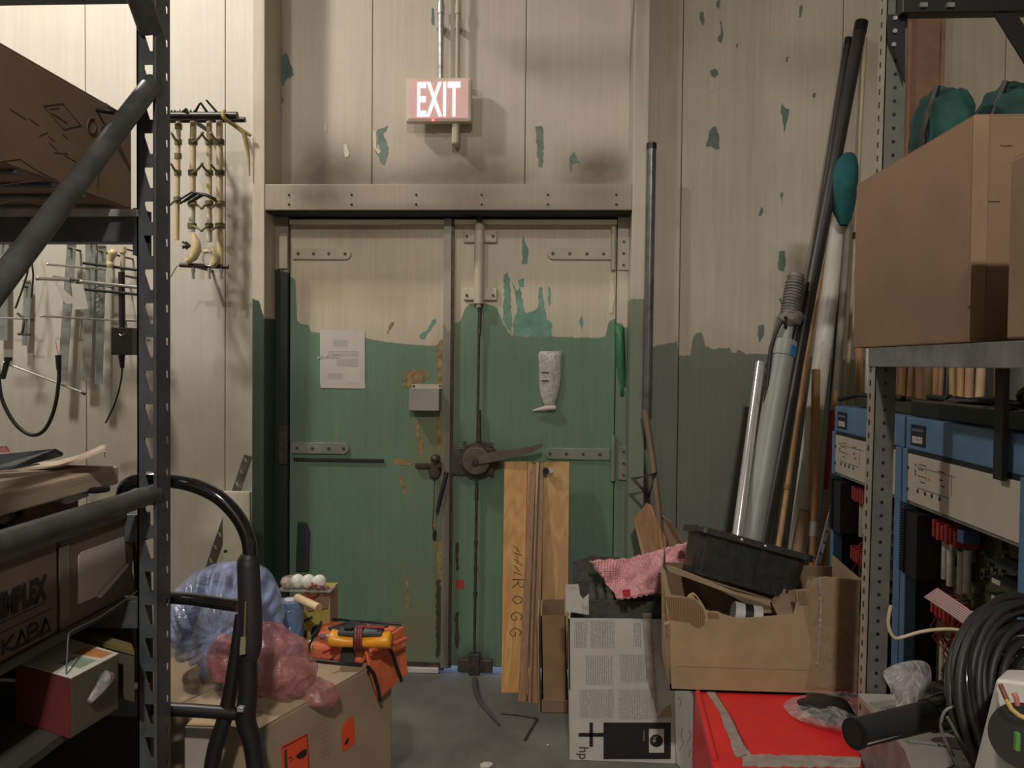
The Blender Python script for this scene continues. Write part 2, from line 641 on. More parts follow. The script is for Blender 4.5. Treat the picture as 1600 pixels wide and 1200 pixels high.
xL0, xL1 = wx(394, 400, FY), wx(413, 400, FY)        # left frame post
xR0, xR1 = wx(987, 400, FY), wx(1011, 400, FY)       # right frame post
zt0, zt1 = at(700, 328, FY).z, at(700, 287, FY).z     # lintel
open0, open1 = xL1 - .01, xR0 + .01
ow = MB()
ow.box(-5, open0, WY + .03, WY + .1, 0, ZC)
ow.box(open1, 5, WY + .03, WY + .1, 0, ZC)
ow.box(open0, open1, WY + .03, WY + .1, zt0, ZC)
m_core = M('panel_core', (.22, .20, .16, 1), .8)
wallo = struct('wall_back', ow, m_core)
st_top = [stain(520, 264, 62, 45, 1.0, SOOT_SHADE, WY), stain(740, 268, 85, 40, .95, SOOT_SHADE, WY), stain(630, 282, 180, 24, .7, SOOT_SHADE, WY), stain(515, 284, 55, 16, .8, SOOT_SHADE, WY), stain(765, 284, 60, 14, .7, SOOT_SHADE, WY), stain(925, 284, 60, 14, .6, SOOT_SHADE, WY), stain(940, 264, 62, 36, .95, SOOT_SHADE, WY),
          stain(700, 215, 240, 50, .22, SOOT_SHADE, WY), stain(437, 100, 9, 110, .6, SOOT_SHADE, WY)]  # narrow last spot darkens the corner beside the left post
m_wall_l = paint_mat('cream_wall_paint', (.62, .585, .52, 1), GREEN, None, [stain(365, 430, 26, 190, .35, SOOT_SHADE, WY), stain(300, 760, 200, 170, .3, (.34, .27, .17, 1), WY)], streak=.07)  # wide brown spot puts the dimness of the lower wall into the paint
m_wall_t = paint_mat('cream_sooty_paint', CREAM, GREEN, None, st_top, streak=.09)
e_r = [(1000, 545), (1040, 538), (1058, 533), (1061, 555), (1078, 556), (1080, 537), (1086, 521), (1098, 518), (1101, 541), (1115, 545), (1140, 543), (1143, 551), (1150, 551), (1155, 545), (1165, 553), (1240, 553), (1262, 556), (1310, 562), (1600, 560), (1900, 560)]
m_wall_r = paint_mat('cream_over_greygreen_paint', (.58, .52, .435, 1), GREYGREEN, pts_edge(e_r, WY), [stain(1040, 20, 60, 120, .2, SOOT_SHADE, WY)], edge_noise=.008, streak=.10)  # weak dark spot high up beside the right post
seams = [-5.0, -4.17, -3.36, -2.555, wx(352, 100) - .0, wx(582, 100), wx(822, 100), wx(1065, 250), wx(1065, 250) + .81, wx(1065, 250) + 1.62, wx(1065, 250) + 2.43, 5.0]
seams[3] = wx(133, 100)
seams[2], seams[1] = seams[3] - .8, seams[3] - 1.6
for i in range(len(seams) - 1):
    a, b = seams[i] + .0015, seams[i + 1] - .0015
    if b <= open0:
        cuts = [(a, b, 0, m_wall_l)]
    elif a < open0:
        cuts = [(a, open0, 0, m_wall_l), (open0, b, zt0, m_wall_t)]
    elif b <= open1:
        cuts = [(a, b, zt0, m_wall_t)]
    elif a < open1:
        cuts = [(a, open1, zt0, m_wall_t), (open1, b, 0, m_wall_r)]
    else:
        cuts = [(a, b, 0, m_wall_r)]
    for (p, q, z, m) in cuts:
        part('wall_panel', MB().box(p, q, WY, WY + .03, z, ZC), m, wallo, bevel=.004)


def flake(parent, pl, Y, mat, t=.0012, name='peeled_paint', jag=1.3):
    r = random.Random(int(pl[0][0] * 31 + pl[0][1]))
    out = []
    n = len(pl)
    for i in range(n):
        a, b = V((pl[i][0], pl[i][1])), V((pl[(i + 1) % n][0], pl[(i + 1) % n][1]))
        out.append(a)
        k = int((b - a).length / 5)
        for j in range(1, k + 1):
            c = a.lerp(b, j / (k + 1))
            out.append(c + V((r.uniform(-jag, jag), r.uniform(-jag, jag))))
    pts = [at(p[0], p[1], Y) for p in out]
    return part(name, MB().prism(pts, (0, -t, 0)), mat, parent)


m_peel = M('old_green_paint', (.145, .195, .175, 1), .6, var=.12, scale=20)
m_peelteal = M('old_teal_paint', (.13, .27, .21, 1), .6, var=.15, scale=20)
m_scrape = M('scraped_ochre', (.25, .185, .085, 1), .7, var=.35, scale=25)
m_creamflake = M('cream_flake', (.62, .57, .44, 1), .6, var=.06)
PEEL = [
    [(437, 90), (447, 83), (452, 95), (460, 117), (450, 122), (447, 125), (443, 135), (440, 128), (434, 122), (434, 100)],
    [(433, 150), (440, 148), (443, 158), (438, 165), (432, 160)], [(432, 170), (440, 170), (440, 205), (436, 210), (431, 205)],
    [(588, 205), (594, 201), (600, 200), (606, 196), (604, 204), (598, 208), (600, 215), (604, 222), (607, 230), (605, 245), (600, 258), (595, 255), (590, 243), (586, 235), (595, 234), (590, 225)],
    [(836, 198), (843, 197), (849, 200), (849, 215), (850, 230), (847, 262), (842, 262), (839, 235)],
    [(890, 245), (897, 237), (901, 247), (907, 255), (898, 254), (893, 258), (893, 270), (890, 262)],
    [(1092, 20), (1099, 17), (1101, 35), (1098, 40), (1094, 30)], [(1122, 0), (1126, 0), (1124, 14), (1119, 10)],
    [(1125, 30), (1128, 40), (1130, 52), (1127, 68), (1122, 64), (1121, 60), (1126, 50)], [(1110, 110), (1118, 107), (1123, 115), (1116, 122), (1111, 118)],
    [(1108, 205), (1118, 197), (1123, 210), (1125, 232), (1117, 233), (1110, 228), (1103, 230), (1106, 218)],
    [(1222, 160), (1226, 168), (1232, 170), (1231, 185), (1227, 195), (1225, 207), (1222, 185), (1220, 172)],
    [(1228, 90), (1233, 88), (1231, 97), (1227, 96)], [(1269, 148), (1275, 145), (1273, 153)],
    [(1217, 393), (1226, 392), (1228, 405), (1225, 424), (1217, 422), (1216, 408)], [(1217, 466), (1221, 466), (1220, 478)],
    [(1185, 509), (1194, 508), (1193, 525), (1186, 536), (1184, 520)], [(1189, 323), (1192, 327), (1190, 338), (1185, 337)],
    [(1249, 10), (1254, 8), (1252, 26), (1248, 27)], [(1150, 70), (1153, 68), (1152, 77)], [(675, 12), (678, 14), (678, 40), (675, 38)], [(1220, 300), (1224, 303), (1221, 320)]]
for p in PEEL:
    flake(wallo, p, WY - .0005, m_peel)
for p in [[(537, 226), (542, 225), (546, 240), (544, 245), (539, 245)], [(507, 195), (511, 193), (511, 204), (508, 205)], [(582, 203), (588, 206), (588, 232), (595, 236), (592, 241), (584, 230)], [(1110, 122), (1116, 123), (1114, 143), (1109, 146)]]:
    flake(wallo, p, WY - .001, m_creamflake, t=.002, name='paint_flake', jag=.4)

# door frame posts and lintel
e_l = [(380, 470), (395, 466), (404, 470), (413, 500), (440, 500)]
m_post_l = paint_mat('left_frame_paint', (.58, .52, .42, 1), DARKGREEN, pts_edge(e_l, FY), [stain(425, 60, 12, 200, .5, SOOT_SHADE, FY), stain(430, 420, 10, 120, .5, SOOT_SHADE, FY)], edge_noise=.02)  # dark spots put the shade of the inner return into the paint
e_rr = [(980, 467), (1012, 467), (1030, 467)]
m_post_r = paint_mat('right_frame_paint', (.50, .45, .38, 1), (.185, .225, .165, 1), pts_edge(e_rr, FY), [stain(1000, 60, 12, 90, .3, SOOT_SHADE, FY)], edge_noise=.003)
t1 = MB().box(xL0, xL1, FY, WY, 0, ZC)
struct('trim_1', t1, m_post_l, bevel=.004, label='left post of the door frame, cream above dark green')
t2 = MB().box(xR0, xR1, FY, WY, 0, ZC)
struct('trim_2', t2, m_post_r, bevel=.004, label='right post of the door frame, cream above grey green')
m_lint = paint_mat('lintel_paint', (.38, .33, .26, 1), GREEN, None, [stain(500, 305, 60, 30, .9, SOOT_SHADE, FY), stain(740, 305, 80, 28, .7, SOOT_SHADE, FY), stain(930, 305, 60, 25, .5, SOOT_SHADE, FY), stain(700, 325, 300, 8, .5, SOOT_SHADE, FY)], streak=.1)
lint = struct('trim_3', MB().box(xL1, xR0, FY + .004, WY, zt0, zt1), m_lint, bevel=.004, label='sooty steel lintel over the double doors')
part('soot_shade_strip', MB().box(xL1 + .002, xR0 - .002, FY + .03, DY + .05, zt0 - .006, zt0 - .0005), M('soot_shade_black', (.035, .030, .024, 1), .8, var=.3, scale=8), lint)  # dark strip added under the lintel: soot, with the shade in its colour
for px in (451, 549, 650, 752, 856, 963):
    for py in (304, 319):
        p = at(px, py, FY)
        part('bolt', MB().ball((p.x, FY + .003, p.z), .006, 10, 6), m_iron, lint)
# jamb reveals behind the posts (hinge side)
xd0, xd1, xd2, xd3 = wx(453, 567, DY), wx(697, 567, DY), wx(706, 567, DY), wx(961, 567, DY)
ztop = at(700, 344, DY).z
m_jamb_l = paint_mat('left_jamb_shade_paint', (.36, .32, .26, 1), (.018, .026, .022, 1), pts_edge([(430, 420), (445, 423), (455, 432), (470, 435)], 4.2), [stain(445, 360, 20, 40, .6, SOOT_SHADE, 4.2)], edge_noise=.02)  # jamb shade is put into these near-black left-hand colours
m_jamb_r = paint_mat('right_jamb_paint', (.50, .45, .37, 1), (.15, .20, .14, 1), pts_edge([(955, 500), (965, 505), (980, 512), (990, 505)], DY), [], edge_noise=.02)
struct('trim_4', MB().box(xL1, xd0 - .004, DY - .03, WY, 0, zt0), m_jamb_l, bevel=.003, label='recessed jamb at the left hinge side, its shade put into the paint')
struct('trim_5', MB().box(xd3 + .004, xR0, DY - .01, WY, 0, zt0), m_jamb_r, bevel=.003, label='recessed jamb at the right hinge side')
# pale weather strip across the top of the doors
m_weather = M('weather_strip', (.86, .82, .70, 1), .5, var=.04)
ws = struct('trim_6', MB().box(xd0, xd1 - .01, DY - .018, DY + .04, ztop - .024, ztop), m_weather, label='pale weather strip above the left door')
struct('trim_7', MB().box(xd2 + .01, xd3, DY - .018, DY + .04, ztop - .024, ztop), m_weather, label='pale weather strip above the right door')
xg = wx(701, 340, DY)
struct('trim_8', MB().box(open0, xg - .004, DY + .055, DY + .075, ztop - .03, zt0 + .02).box(xg + .004, open1, DY + .055, DY + .075, ztop - .03, zt0 + .02).box(open0, open1, DY + .055, DY + .075, .07, ztop - .03), m_core, label='added dark backing that blocks daylight in the gaps around the doors')  # added plates that keep daylight out of the gaps

# ---------------------------------------------------------------- doors
e_d1 = [(440, 470), (453, 432), (462, 437), (464, 500), (470, 506), (482, 508), (486, 518), (500, 520), (572, 528), (600, 534), (650, 539), (694, 541), (715, 541)]
e_d2 = [(700, 505), (708, 506), (720, 501), (726, 482), (735, 474), (760, 474), (776, 480), (786, 505), (795, 520), (800, 525), (860, 526), (930, 528), (946, 525), (951, 503), (965, 495)]
m_d1 = paint_mat('left_door_paint', (.50, .44, .34, 1), GREEN, pts_edge(e_d1, DY),
                 [stain(505, 455, 40, 22, .45, (.24, .18, .09, 1), DY), stain(600, 460, 70, 26, .35, (.27, .20, .11, 1), DY), stain(560, 360, 120, 16, .4, SOOT_SHADE, DY), stain(690, 640, 12, 120, .5, (.22, .17, .08, 1), DY), stain(665, 700, 30, 70, .35, (.24, .18, .08, 1), DY),
                  stain(688, 900, 12, 120, .6, (.15, .11, .06, 1), DY), stain(650, 990, 38, 60, .75, (.20, .165, .09, 1), DY), stain(640, 900, 50, 30, .35, (.19, .17, .09, 1), DY), stain(462, 780, 10, 100, .4, (.16, .13, .07, 1), DY)], edge_noise=.004, streak=.12, scuff=(.26, .22, .11, 1), scuff_amt=.55)
m_d2 = paint_mat('right_door_paint', (.52, .46, .36, 1), GREEN, pts_edge(e_d2, DY),
                 [stain(850, 355, 110, 14, .3, SOOT_SHADE, DY), stain(712, 560, 8, 100, .4, (.22, .17, .08, 1), DY), stain(740, 1035, 28, 24, .8, (.02, .018, .015, 1), DY), stain(750, 720, 46, 30, .6, (.03, .028, .022, 1), DY), stain(716, 950, 10, 90, .35, (.10, .08, .05, 1), DY)], edge_noise=.006, streak=.12, scuff=(.19, .22, .13, 1), scuff_amt=.3)
d1 = struct('door_1', MB().box(xd0, xd1, DY, DY + .05, .045, ztop - .02), m_d1, bevel=.003, label='left leaf of the peeling green and cream double doors')
d2 = struct('door_2', MB().box(xd2, xd3, DY, DY + .05, .034, ztop - .02), m_d2, bevel=.003, label='right leaf of the peeling green and cream double doors')
for p in [[(655, 525), (668, 515), (675, 500), (681, 497), (681, 505), (672, 517), (663, 530), (656, 528)]]:
    flake(d1, p, DY, m_peelteal)
for p in [[(631, 581), (650, 578), (668, 578), (671, 590), (660, 600), (645, 601), (638, 606), (628, 602)], [(682, 540), (687, 532), (693, 530), (693, 600), (684, 600)], [(612, 719), (625, 717), (640, 718), (648, 722), (640, 727), (615, 725)], [(604, 520), (609, 507), (616, 503), (612, 512), (606, 522)],
          [(648, 660), (653, 655), (655, 680), (662, 685), (660, 712), (654, 708)], [(681, 650), (690, 648), (690, 700), (684, 706)], [(622, 742), (628, 745), (636, 772), (631, 774)], [(684, 850), (690, 842), (693, 870), (692, 940), (687, 945), (685, 900)], [(676, 820), (681, 815), (682, 850), (678, 856)], [(634, 905), (637, 900), (640, 945), (636, 950)]]:
    flake(d1, p, DY, m_scrape, name='scraped_patch')
for p in [[(817, 362), (820, 375), (826, 390), (824, 412), (816, 414), (815, 395)], [(809, 437), (819, 436), (819, 448), (812, 450)],
          [(800, 440), (806, 470), (808, 485), (803, 500), (801, 524), (862, 526), (862, 505), (855, 500), (850, 480), (848, 450), (843, 448), (841, 480), (835, 485), (822, 490), (818, 478), (815, 460), (813, 447), (808, 455)],
          [(787, 430), (793, 425), (797, 435), (798, 470), (800, 522), (794, 515), (785, 500), (787, 470)], [(856, 448), (860, 450), (860, 475), (857, 478)], [(905, 500), (908, 492), (911, 505), (908, 515)]]:
    flake(d2, p, DY, m_peelteal)
m_darkscrape = M('dark_scrape', (.045, .035, .022, 1), .8, var=.3, scale=25)
for p in [[(681, 908), (688, 905), (690, 960), (689, 1020), (682, 1030)]]:
    flake(d1, p, DY - .0005, m_darkscrape, name='dark_patch')
for p in [[(712, 850), (716, 846), (717, 890), (713, 893)], [(711, 960), (716, 955), (717, 1010), (712, 1015)]]:
    flake(d2, p, DY - .0005, m_darkscrape, name='dark_patch')
flake(d2, [(712, 906), (725, 907), (725, 920), (712, 919)], DY, M('red_sticker', (.35, .03, .03, 1)), name='red_sticker', jag=.2)
# paint curling off along the hinge edge of the right leaf
for pl in [[(953, 430), (958, 428), (960, 470), (956, 490), (951, 485)]]:
    flake(d2, pl, DY - .004, m_creamflake, t=.003, name='paint_flake')
g = []
for k in range(9):
    f = k / 8
    g.append([at(960 + 2 * f, 505 + 110 * f, DY - .004), at(968 + 3 * f, 508 + 112 * f, DY - .03 - .02 * math.sin(f * 5)), at(976 + 4 * f, 512 + 108 * f, DY - .008)])
part('hanging_film', MB().sheet(g), M('green_film', (.05, .17, .09, 1), .3, bump=.3), d2, solid=.001)

# meeting strip on the left leaf
m_strip = paint_mat('meeting_strip_paint', (.36, .33, .28, 1), (.22, .22, .18, 1), pts_edge([(690, 500), (700, 520), (712, 520)], DY - .02), [stain(700, 760, 8, 200, .6, (.09, .07, .05, 1), DY), stain(700, 1000, 8, 90, .7, (.05, .04, .03, 1), DY)], edge_noise=.05)
part('meeting_strip', MB().box(wx(693, 567, DY), wx(705, 567, DY), DY - .03, DY, .03, ztop + .004), m_strip, d1, bevel=.002)
part('strip_edge', MB().box(wx(705, 567, DY), wx(709, 567, DY), DY - .022, DY, .03, ztop + .004), m_iron, d1)
# hinge straps
m_strapc = M('cream_hinge', (.47, .42, .33, 1), .45, var=.08)
m_strapg = M('grey_hinge', (.20, .21, .18, 1), .45, var=.15)


def strap(door, x0, x1, yc, hgt, mat, left, xb):
    a, b = (x0, x1) if left else (x1, x0)
    pa, pb = at(a, yc, DY), at(b, yc, DY)
    h = hgt * mpp(DY) / 2
    zc = (pa.z + pb.z) / 2
    s = 1 if pb.x > pa.x else -1
    pts = [V((pa.x, DY, zc - h))]
    for k in range(9):
        t = -math.pi / 2 + math.pi * k / 8
        pts.append(V((pb.x - s * h + s * h * math.cos(t), DY, zc + h * math.sin(t))))
    pts.append(V((pa.x, DY, zc + h)))
    o = part('hinge_strap', MB().prism(pts, (0, -.012, 0)), mat, door, bevel=.003)
    for bx in xb:
        q = at(bx, yc, DY)
        part('strap_bolt', MB().disc((q.x, DY - .012, zc), (0, -1, 0), .0085, .004, 10), m_iron, o, bevel=.002)
    return o


strap(d1, 458, 549, 397, 18, m_strapc, True, (467, 491, 515, 540))
strap(d1, 456, 546, 700, 18, m_strapg, True, (465, 489, 515, 538))
strap(d2, 855, 957, 397, 18, m_strapc, False, (864, 890, 917, 943))
strap(d2, 851, 953, 709, 18, m_strapg, False, (859, 885, 911, 937))
for (yc, mat) in ((384, m_strapc), (712, m_strapg)):
    p0, p1 = at(956, yc - 32, DY), at(963, yc + 38, DY)
    part('hinge_knuckle', MB().tube([(p0.x + .008, DY - .018, p1.z), (p0.x + .008, DY - .018, p0.z)], .012, 12), mat, d2)
    a, b = at(966, yc - 14, DY - .02), at(983, yc + 38, DY - .02)
    pl = part('hinge_plate', MB().box(a.x, b.x, DY - .022, DY - .008, b.z, a.z), mat, d2, bevel=.002)
    for f in (.15, .5, .85):
        part('plate_bolt', MB().disc(((a.x + b.x) / 2, DY - .022, a.z + (b.z - a.z) * f), (0, -1, 0), .007, .004, 10), m_iron, pl)
for (y0, y1) in ((370, 420), (665, 725)):
    a, b = at(437, y0, DY - .03), at(450, y1, DY - .03)
    part('hinge_plate', MB().box(a.x, b.x, DY - .044, DY - .03, b.z, a.z), m_strapc if y0 < 500 else m_iron, d1, bevel=.002)

# top bolt on right leaf
zb = MB()
pt, pb = at(750, 350, DY), at(749, 475, DY)
X0 = pt.x
bo = part('bolt_housing', MB().tube([(X0, DY - .03, pb.z), (X0, DY - .03, pt.z)], .026, 16), m_strapc, d2)
part('bolt_pin', MB().tube([(X0, DY - .03, pt.z - .01), (X0, DY - .03, pt.z + .05)], .014, 12), m_iron, bo)
part('bolt_tip', MB().tube([(X0, DY - .03, pb.z - .02), (X0, DY - .03, pb.z + .01)], [.012, .018], 12), m_strapc, bo)
for (y0, y1) in ((360, 380), (450, 470)):
    a, b = at(725, y0, DY), at(777, y1, DY)
    lug = part('bolt_lug', MB().box(a.x, b.x, DY - .018, DY, b.z, a.z), m_strapc, bo, bevel=.006)
for k, (px, y0, y1) in enumerate(((750, 372, 460),)):
    pass
for (px, py) in ((730, 370), (771, 370), (730, 462), (771, 462)):
    q = at(px, py, DY)
    part('lug_bolt', MB().disc((q.x, DY - .018, q.z), (0, -1, 0), .008, .004, 10), m_iron, bo)
# long rods of the bolt
r1, r2 = at(749, 476, DY - .02), at(746, 690, DY - .02)
part('bolt_rod', MB().tube([r1, r2], .0065, 10), m_iron, d2)
part('rod_sleeve', MB().tube([at(750, 478, DY - .02), at(749, 522, DY - .02)], .010, 12), m_iron, d2)
part('rod_sleeve', MB().tube([at(748, 640, DY - .02), at(749, 690, DY - .02)], .011, 12), m_iron, d2)
part('bolt_rod', MB().tube([at(745, 752, DY - .02), at(741, 1030, DY - .02)], .0075, 10), m_iron, d2)
for py in (770, 780, 850, 890, 930):
    q = at(745 - (py - 752) * .0144, py, DY - .02)
    part('rod_sleeve', MB().tube([q, q + V((0, 0, .018))], .011, 10), m_iron, d2)
fo = MB()
a, b = at(716, 1027, DY), at(770, 1049, DY)
fo.box(a.x, b.x, DY - .03, DY, b.z, a.z)
a, b = at(733, 1020, DY - .02), at(750, 1062, DY - .02)
fo.box(a.x, b.x, DY - .045, DY, max(.004, b.z), a.z)
part('foot_bolt', fo, m_iron, d2, bevel=.004)
# round latch with lever
q = at(746, 718, DY)
a, b = at(704, 699, DY), at(772, 742, DY)
lt_ = part('latch_plate', MB().box(a.x, b.x, DY - .02, DY, b.z, a.z).disc((q.x + .012, DY - .012, q.z), (0, 1, 0), .098, .012, 24), m_iron, d2, bevel=.003)
part('latch_drum', MB().tube([(q.x, DY - .02, q.z), (q.x, DY - .075, q.z)], [.078, .072], 28), M('brown_iron', (.115, .098, .072, 1), .5, metal=.4, var=.2, scale=20), lt_, bevel=.006)
part('latch_hub', MB().tube([(q.x - .004, DY - .07, q.z), (q.x - .004, DY - .10, q.z)], .018, 14), m_iron, lt_, bevel=.003)
hp = [at(745, 719, DY - .09), at(775, 713, DY - .10), at(805, 708, DY - .11), at(830, 703, DY - .11), at(848, 695, DY - .12)]
lev = MB()
for i in range(len(hp) - 1):
    w0, w1 = [.022, .026, .021, .017, .008][i], [.022, .026, .021, .017, .008][i + 1]
    A, B = hp[i], hp[i + 1]
    lev.hexa([A + V((0, 0, -w0)), B + V((0, 0, -w1)), B + V((0, .012, -w1)), A + V((0, .012, -w0)), A + V((0, 0, w0)), B + V((0, 0, w1)), B + V((0, .012, w1)), A + V((0, .012, w0))])
part('lever_handle', lev, M('brown_iron_lever', (.13, .112, .085, 1), .5, metal=.4, var=.15), lt_)
for (px, py) in ((727, 692), (768, 694), (722, 738), (770, 740)):
    c = at(px, py, DY)
    part('latch_bolt', MB().disc((c.x, DY - .014, c.z), (0, -1, 0), .011, .012, 8), m_iron, lt_)
# catch on the left leaf
a, b = at(650, 723, DY), at(705, 731, DY)
kt = part('catch_bar', MB().box(a.x, b.x, DY - .025, DY - .004, b.z, a.z), m_iron, d1, bevel=.002)
q = at(682, 715, DY)
part('catch_knob', MB().ball((q.x, DY - .035, q.z), (.026, .03, .022), 14, 8), m_iron, kt)
q2 = at(680, 737, DY)
part('catch_cam', MB().tube([(q2.x, DY, q2.z), (q2.x, DY - .035, q2.z)], [.034, .028], 16), m_iron, kt)
part('catch_lever', MB().tube([at(698, 738, DY - .03), at(690, 770, DY - .035), at(683, 800, DY - .035)], [.012, .011, .009], 10), m_blackplastic, kt)
part('catch_chain', MB().tube([at(679, 742, DY - .01), at(678, 790, DY - .01), at(676, 822, DY - .01), at(680, 845, DY - .01)], .0025, 6), m_iron, kt)
part('keyhole_plate', MB().ball(at(679, 836, DY), (.011, .006, .034), 10, 8), m_black, d1)
# junction box on left leaf
a, b = at(643, 606, DY), at(689, 641, DY)
jb = part('junction_box', MB().box(a.x, b.x, DY - .075, DY, b.z, a.z), M('grey_enamel', (.30, .285, .265, 1), .45, var=.06), d1, bevel=.003)
a2, b2 = at(644, 600, DY), at(691, 607, DY)
part('box_flange', MB().box(a2.x, b2.x, DY - .01, DY, a.z - .004, a2.z), m_strapc, jb)
for px in (647, 688):
    c = at(px, 603, DY)
    part('flange_screw', MB().disc((c.x, DY - .01, c.z), (0, -1, 0), .006, .004, 8), m_iron, jb)
a, b = at(459, 715, DY), at(600, 722, DY)
part('black_strip', MB().box(a.x, b.x, DY - .012, DY, b.z, a.z), m_rubber, d1, bevel=.002)
rs = MB().prism([at(466, 815, DY), at(480, 817, DY), at(485, 830, DY), at(483, 892, DY), at(463, 892, DY)], (0, -.015, 0))
part('rubber_flap', rs, M('dark_green_rubber', (.022, .032, .028, 1), .6), d1, bevel=.003)
# bottom sweep, daylight gap
a, b = at(600, 1039, DY), at(686, 1049, DY)
part('door_sweep', MB().box(a.x, b.x, DY - .03, DY, b.z, a.z), M('white_aluminium', (.66, .64, .62, 1), .35, metal=.2), d1, bevel=.002)
part('kick_plate', MB().box(xd0, xd1, DY - .012, DY + .03, .012, .05), m_iron, d1)
# outside ground beyond the gap
struct('floor_2', MB().box(-4, 4, 4.6, 9, -.1, -.001), M('pale_outside_paving', (.5, .5, .5, 1), .8), label='pale paving outside the doors')

# taped paper, strapped bag
pn = thing('paper_notice', 'white printed paper sheet taped to the left green door', 'paper', at(535, 606, DY - .004))
g = [[at(500 + 70 * j / 6 + (1 if i == 8 else 0), 515 + 91 * i / 8 + 1.2 * j / 6, DY - .003 - .0007 * abs(math.sin(i * .9 + j))) for j in range(7)] for i in range(9)]
part('sheet', MB().sheet(g), m_whitepaper, pn)
m_print = print_mat('faint_print', (.46, .42, .40, 1), (.26, .23, .23, 1), 130, 'Z', .6)
for (x0, y0, x1, y1) in ((520, 531, 543, 540), (512, 548, 560, 556), (526, 560, 560, 572), (512, 583, 535, 592)):
    part('print', MB().prism([at(x0, y0, DY - .0039), at(x1, y0 + .5, DY - .0039), at(x1, y1 + .5, DY - .0039), at(x0, y1, DY - .0039)], (0, -.0003, 0)), m_print, pn)
part('tape_strip', MB().prism([at(496, 557, DY - .0044), at(530, 554, DY - .0044), at(530, 559, DY - .0044), at(496, 561, DY - .0044)], (0, -.0004, 0)), film_mat('shiny_tape', (.8, .76, .7, 1), .5, .05, 1, 60), pn)
part('sticker', MB().prism([at(545, 575, DY - .0039), at(563, 575, DY - .0039), at(563, 598, DY - .0039), at(545, 598, DY - .0039)], (0, -.0003, 0)), m_white, pn)
bgp = thing('plastic_sleeve', 'white plastic bag hung flat on the right green door', 'bag', at(860, 640, DY - .01))
prof = [(845, 877, 548.5), (842, 878.5, 551), (841, 878, 556), (842, 878, 572), (842, 878, 590), (842, 876, 605), (844, 873, 618), (848, 869, 628), (850, 867, 636)]
g = []
for i, (x0, x1, y) in enumerate(prof):
    g.append([at(x0 + (x1 - x0) * j / 8, y, DY - .006 - .016 * math.sin(math.pi * j / 8) ** .6 * (.3 + .7 * min(1, i / 3)) - .002 * math.sin(j * 2.3 + i)) for j in range(9)])
part('sleeve', MB().sheet(g), film_mat('white_film', (.50, .48, .46, 1), .9, .3, .15, 40), bgp, solid=.002)
part('torn_end', MB().tube([at(868, 637, DY - .02), at(852, 638, DY - .025), at(840, 640, DY - .02), at(832, 642, DY - .018)], [.012, .014, .008, .003], 8), m_white, bgp)
for (y0, y1, m) in ((581, 583, m_inkbrown), (594, 596, m_ink)):
    part('print', MB().prism([at(846, y0, DY - .0235), at(857, y0, DY - .0245), at(857, y1, DY - .0245), at(846, y1, DY - .0235)], (0, -.0005, 0)), m, bgp)

# ---------------------------------------------------------------- exit sign, conduits
SY = 4.235
sg = thing('exit_sign', 'lit red and white EXIT sign on the wall above the doors', 'sign', at(685, 190, SY))
a, b = at(634, 121, SY), at(736, 189, SY)
m_sign = M('sign_pink', (.60, .36, .34, 1), .35, var=.05, emit=.30)
m_signh = M('sign_housing', (.62, .55, .46, 1), .4, var=.04)
part('housing', MB().box(a.x, b.x, SY + .006, SY + .06, b.z, a.z), m_signh, sg, bevel=.008)
part('face_plate', MB().box(a.x + .012, b.x - .012, SY, SY + .01, b.z + .012, a.z - .012), m_sign, sg, bevel=.004)
m_letter = M('lit_letters', (1.0, .62, .58, 1), .4, var=.0, emit=2.6)
c = at(650, 181, SY - .001)
text('EXIT', .245, c, (1, 0, 0), (0, 0, 1), m_letter, sg, bold=.004, sx=.43, spacing=1.06)
q = at(677, 188, SY)
part('indicator_lamp', MB().ball(q + V((0, -.004, 0)), .006, 8, 6), M('red_led', (1, .1, .1, 1), emit=4), sg)
part('mount_box', MB().box(a.x + .09, b.x - .09, SY + .06, WY - .001, b.z + .03, a.z - .03), m_signh, sg)
br0, br1 = at(707, 190, WY - .05), at(718, 228, WY - .05)
part('wall_bracket', MB().box(br0.x, br1.x, WY - .09, WY - .001, br1.z, br0.z + .02), m_strapc, sg, bevel=.012)
for (px, r, m, nm, lb) in ((688.5, .0155, m_galv, 'conduit', 'shiny steel conduit running down to the EXIT sign'), (715, .011, M('painted_conduit', (.50, .44, .35, 1), .4), 'conduit', 'thin cream painted conduit right of the steel one above EXIT')):
    p = at(px, 60, WY - .05)
    t = thing(nm, lb, 'pipe', (p.x, p.y, at(px, 122, WY - .05).z))
    part('pipe', MB().tube([(p.x, p.y, at(px, 124, WY - .05).z), (p.x, p.y, ZC)], r, 14), m, t)
    cz = at(px, 22, WY - .05).z
    part('coupling', MB().tube([(p.x, p.y, cz), (p.x, p.y, cz + .05)], r * 1.3, 14), m, t)
    part('clip', MB().box(p.x - r * 1.5, p.x + r * 1.5, p.y, WY - .001, cz - .07, cz - .05), m, t)

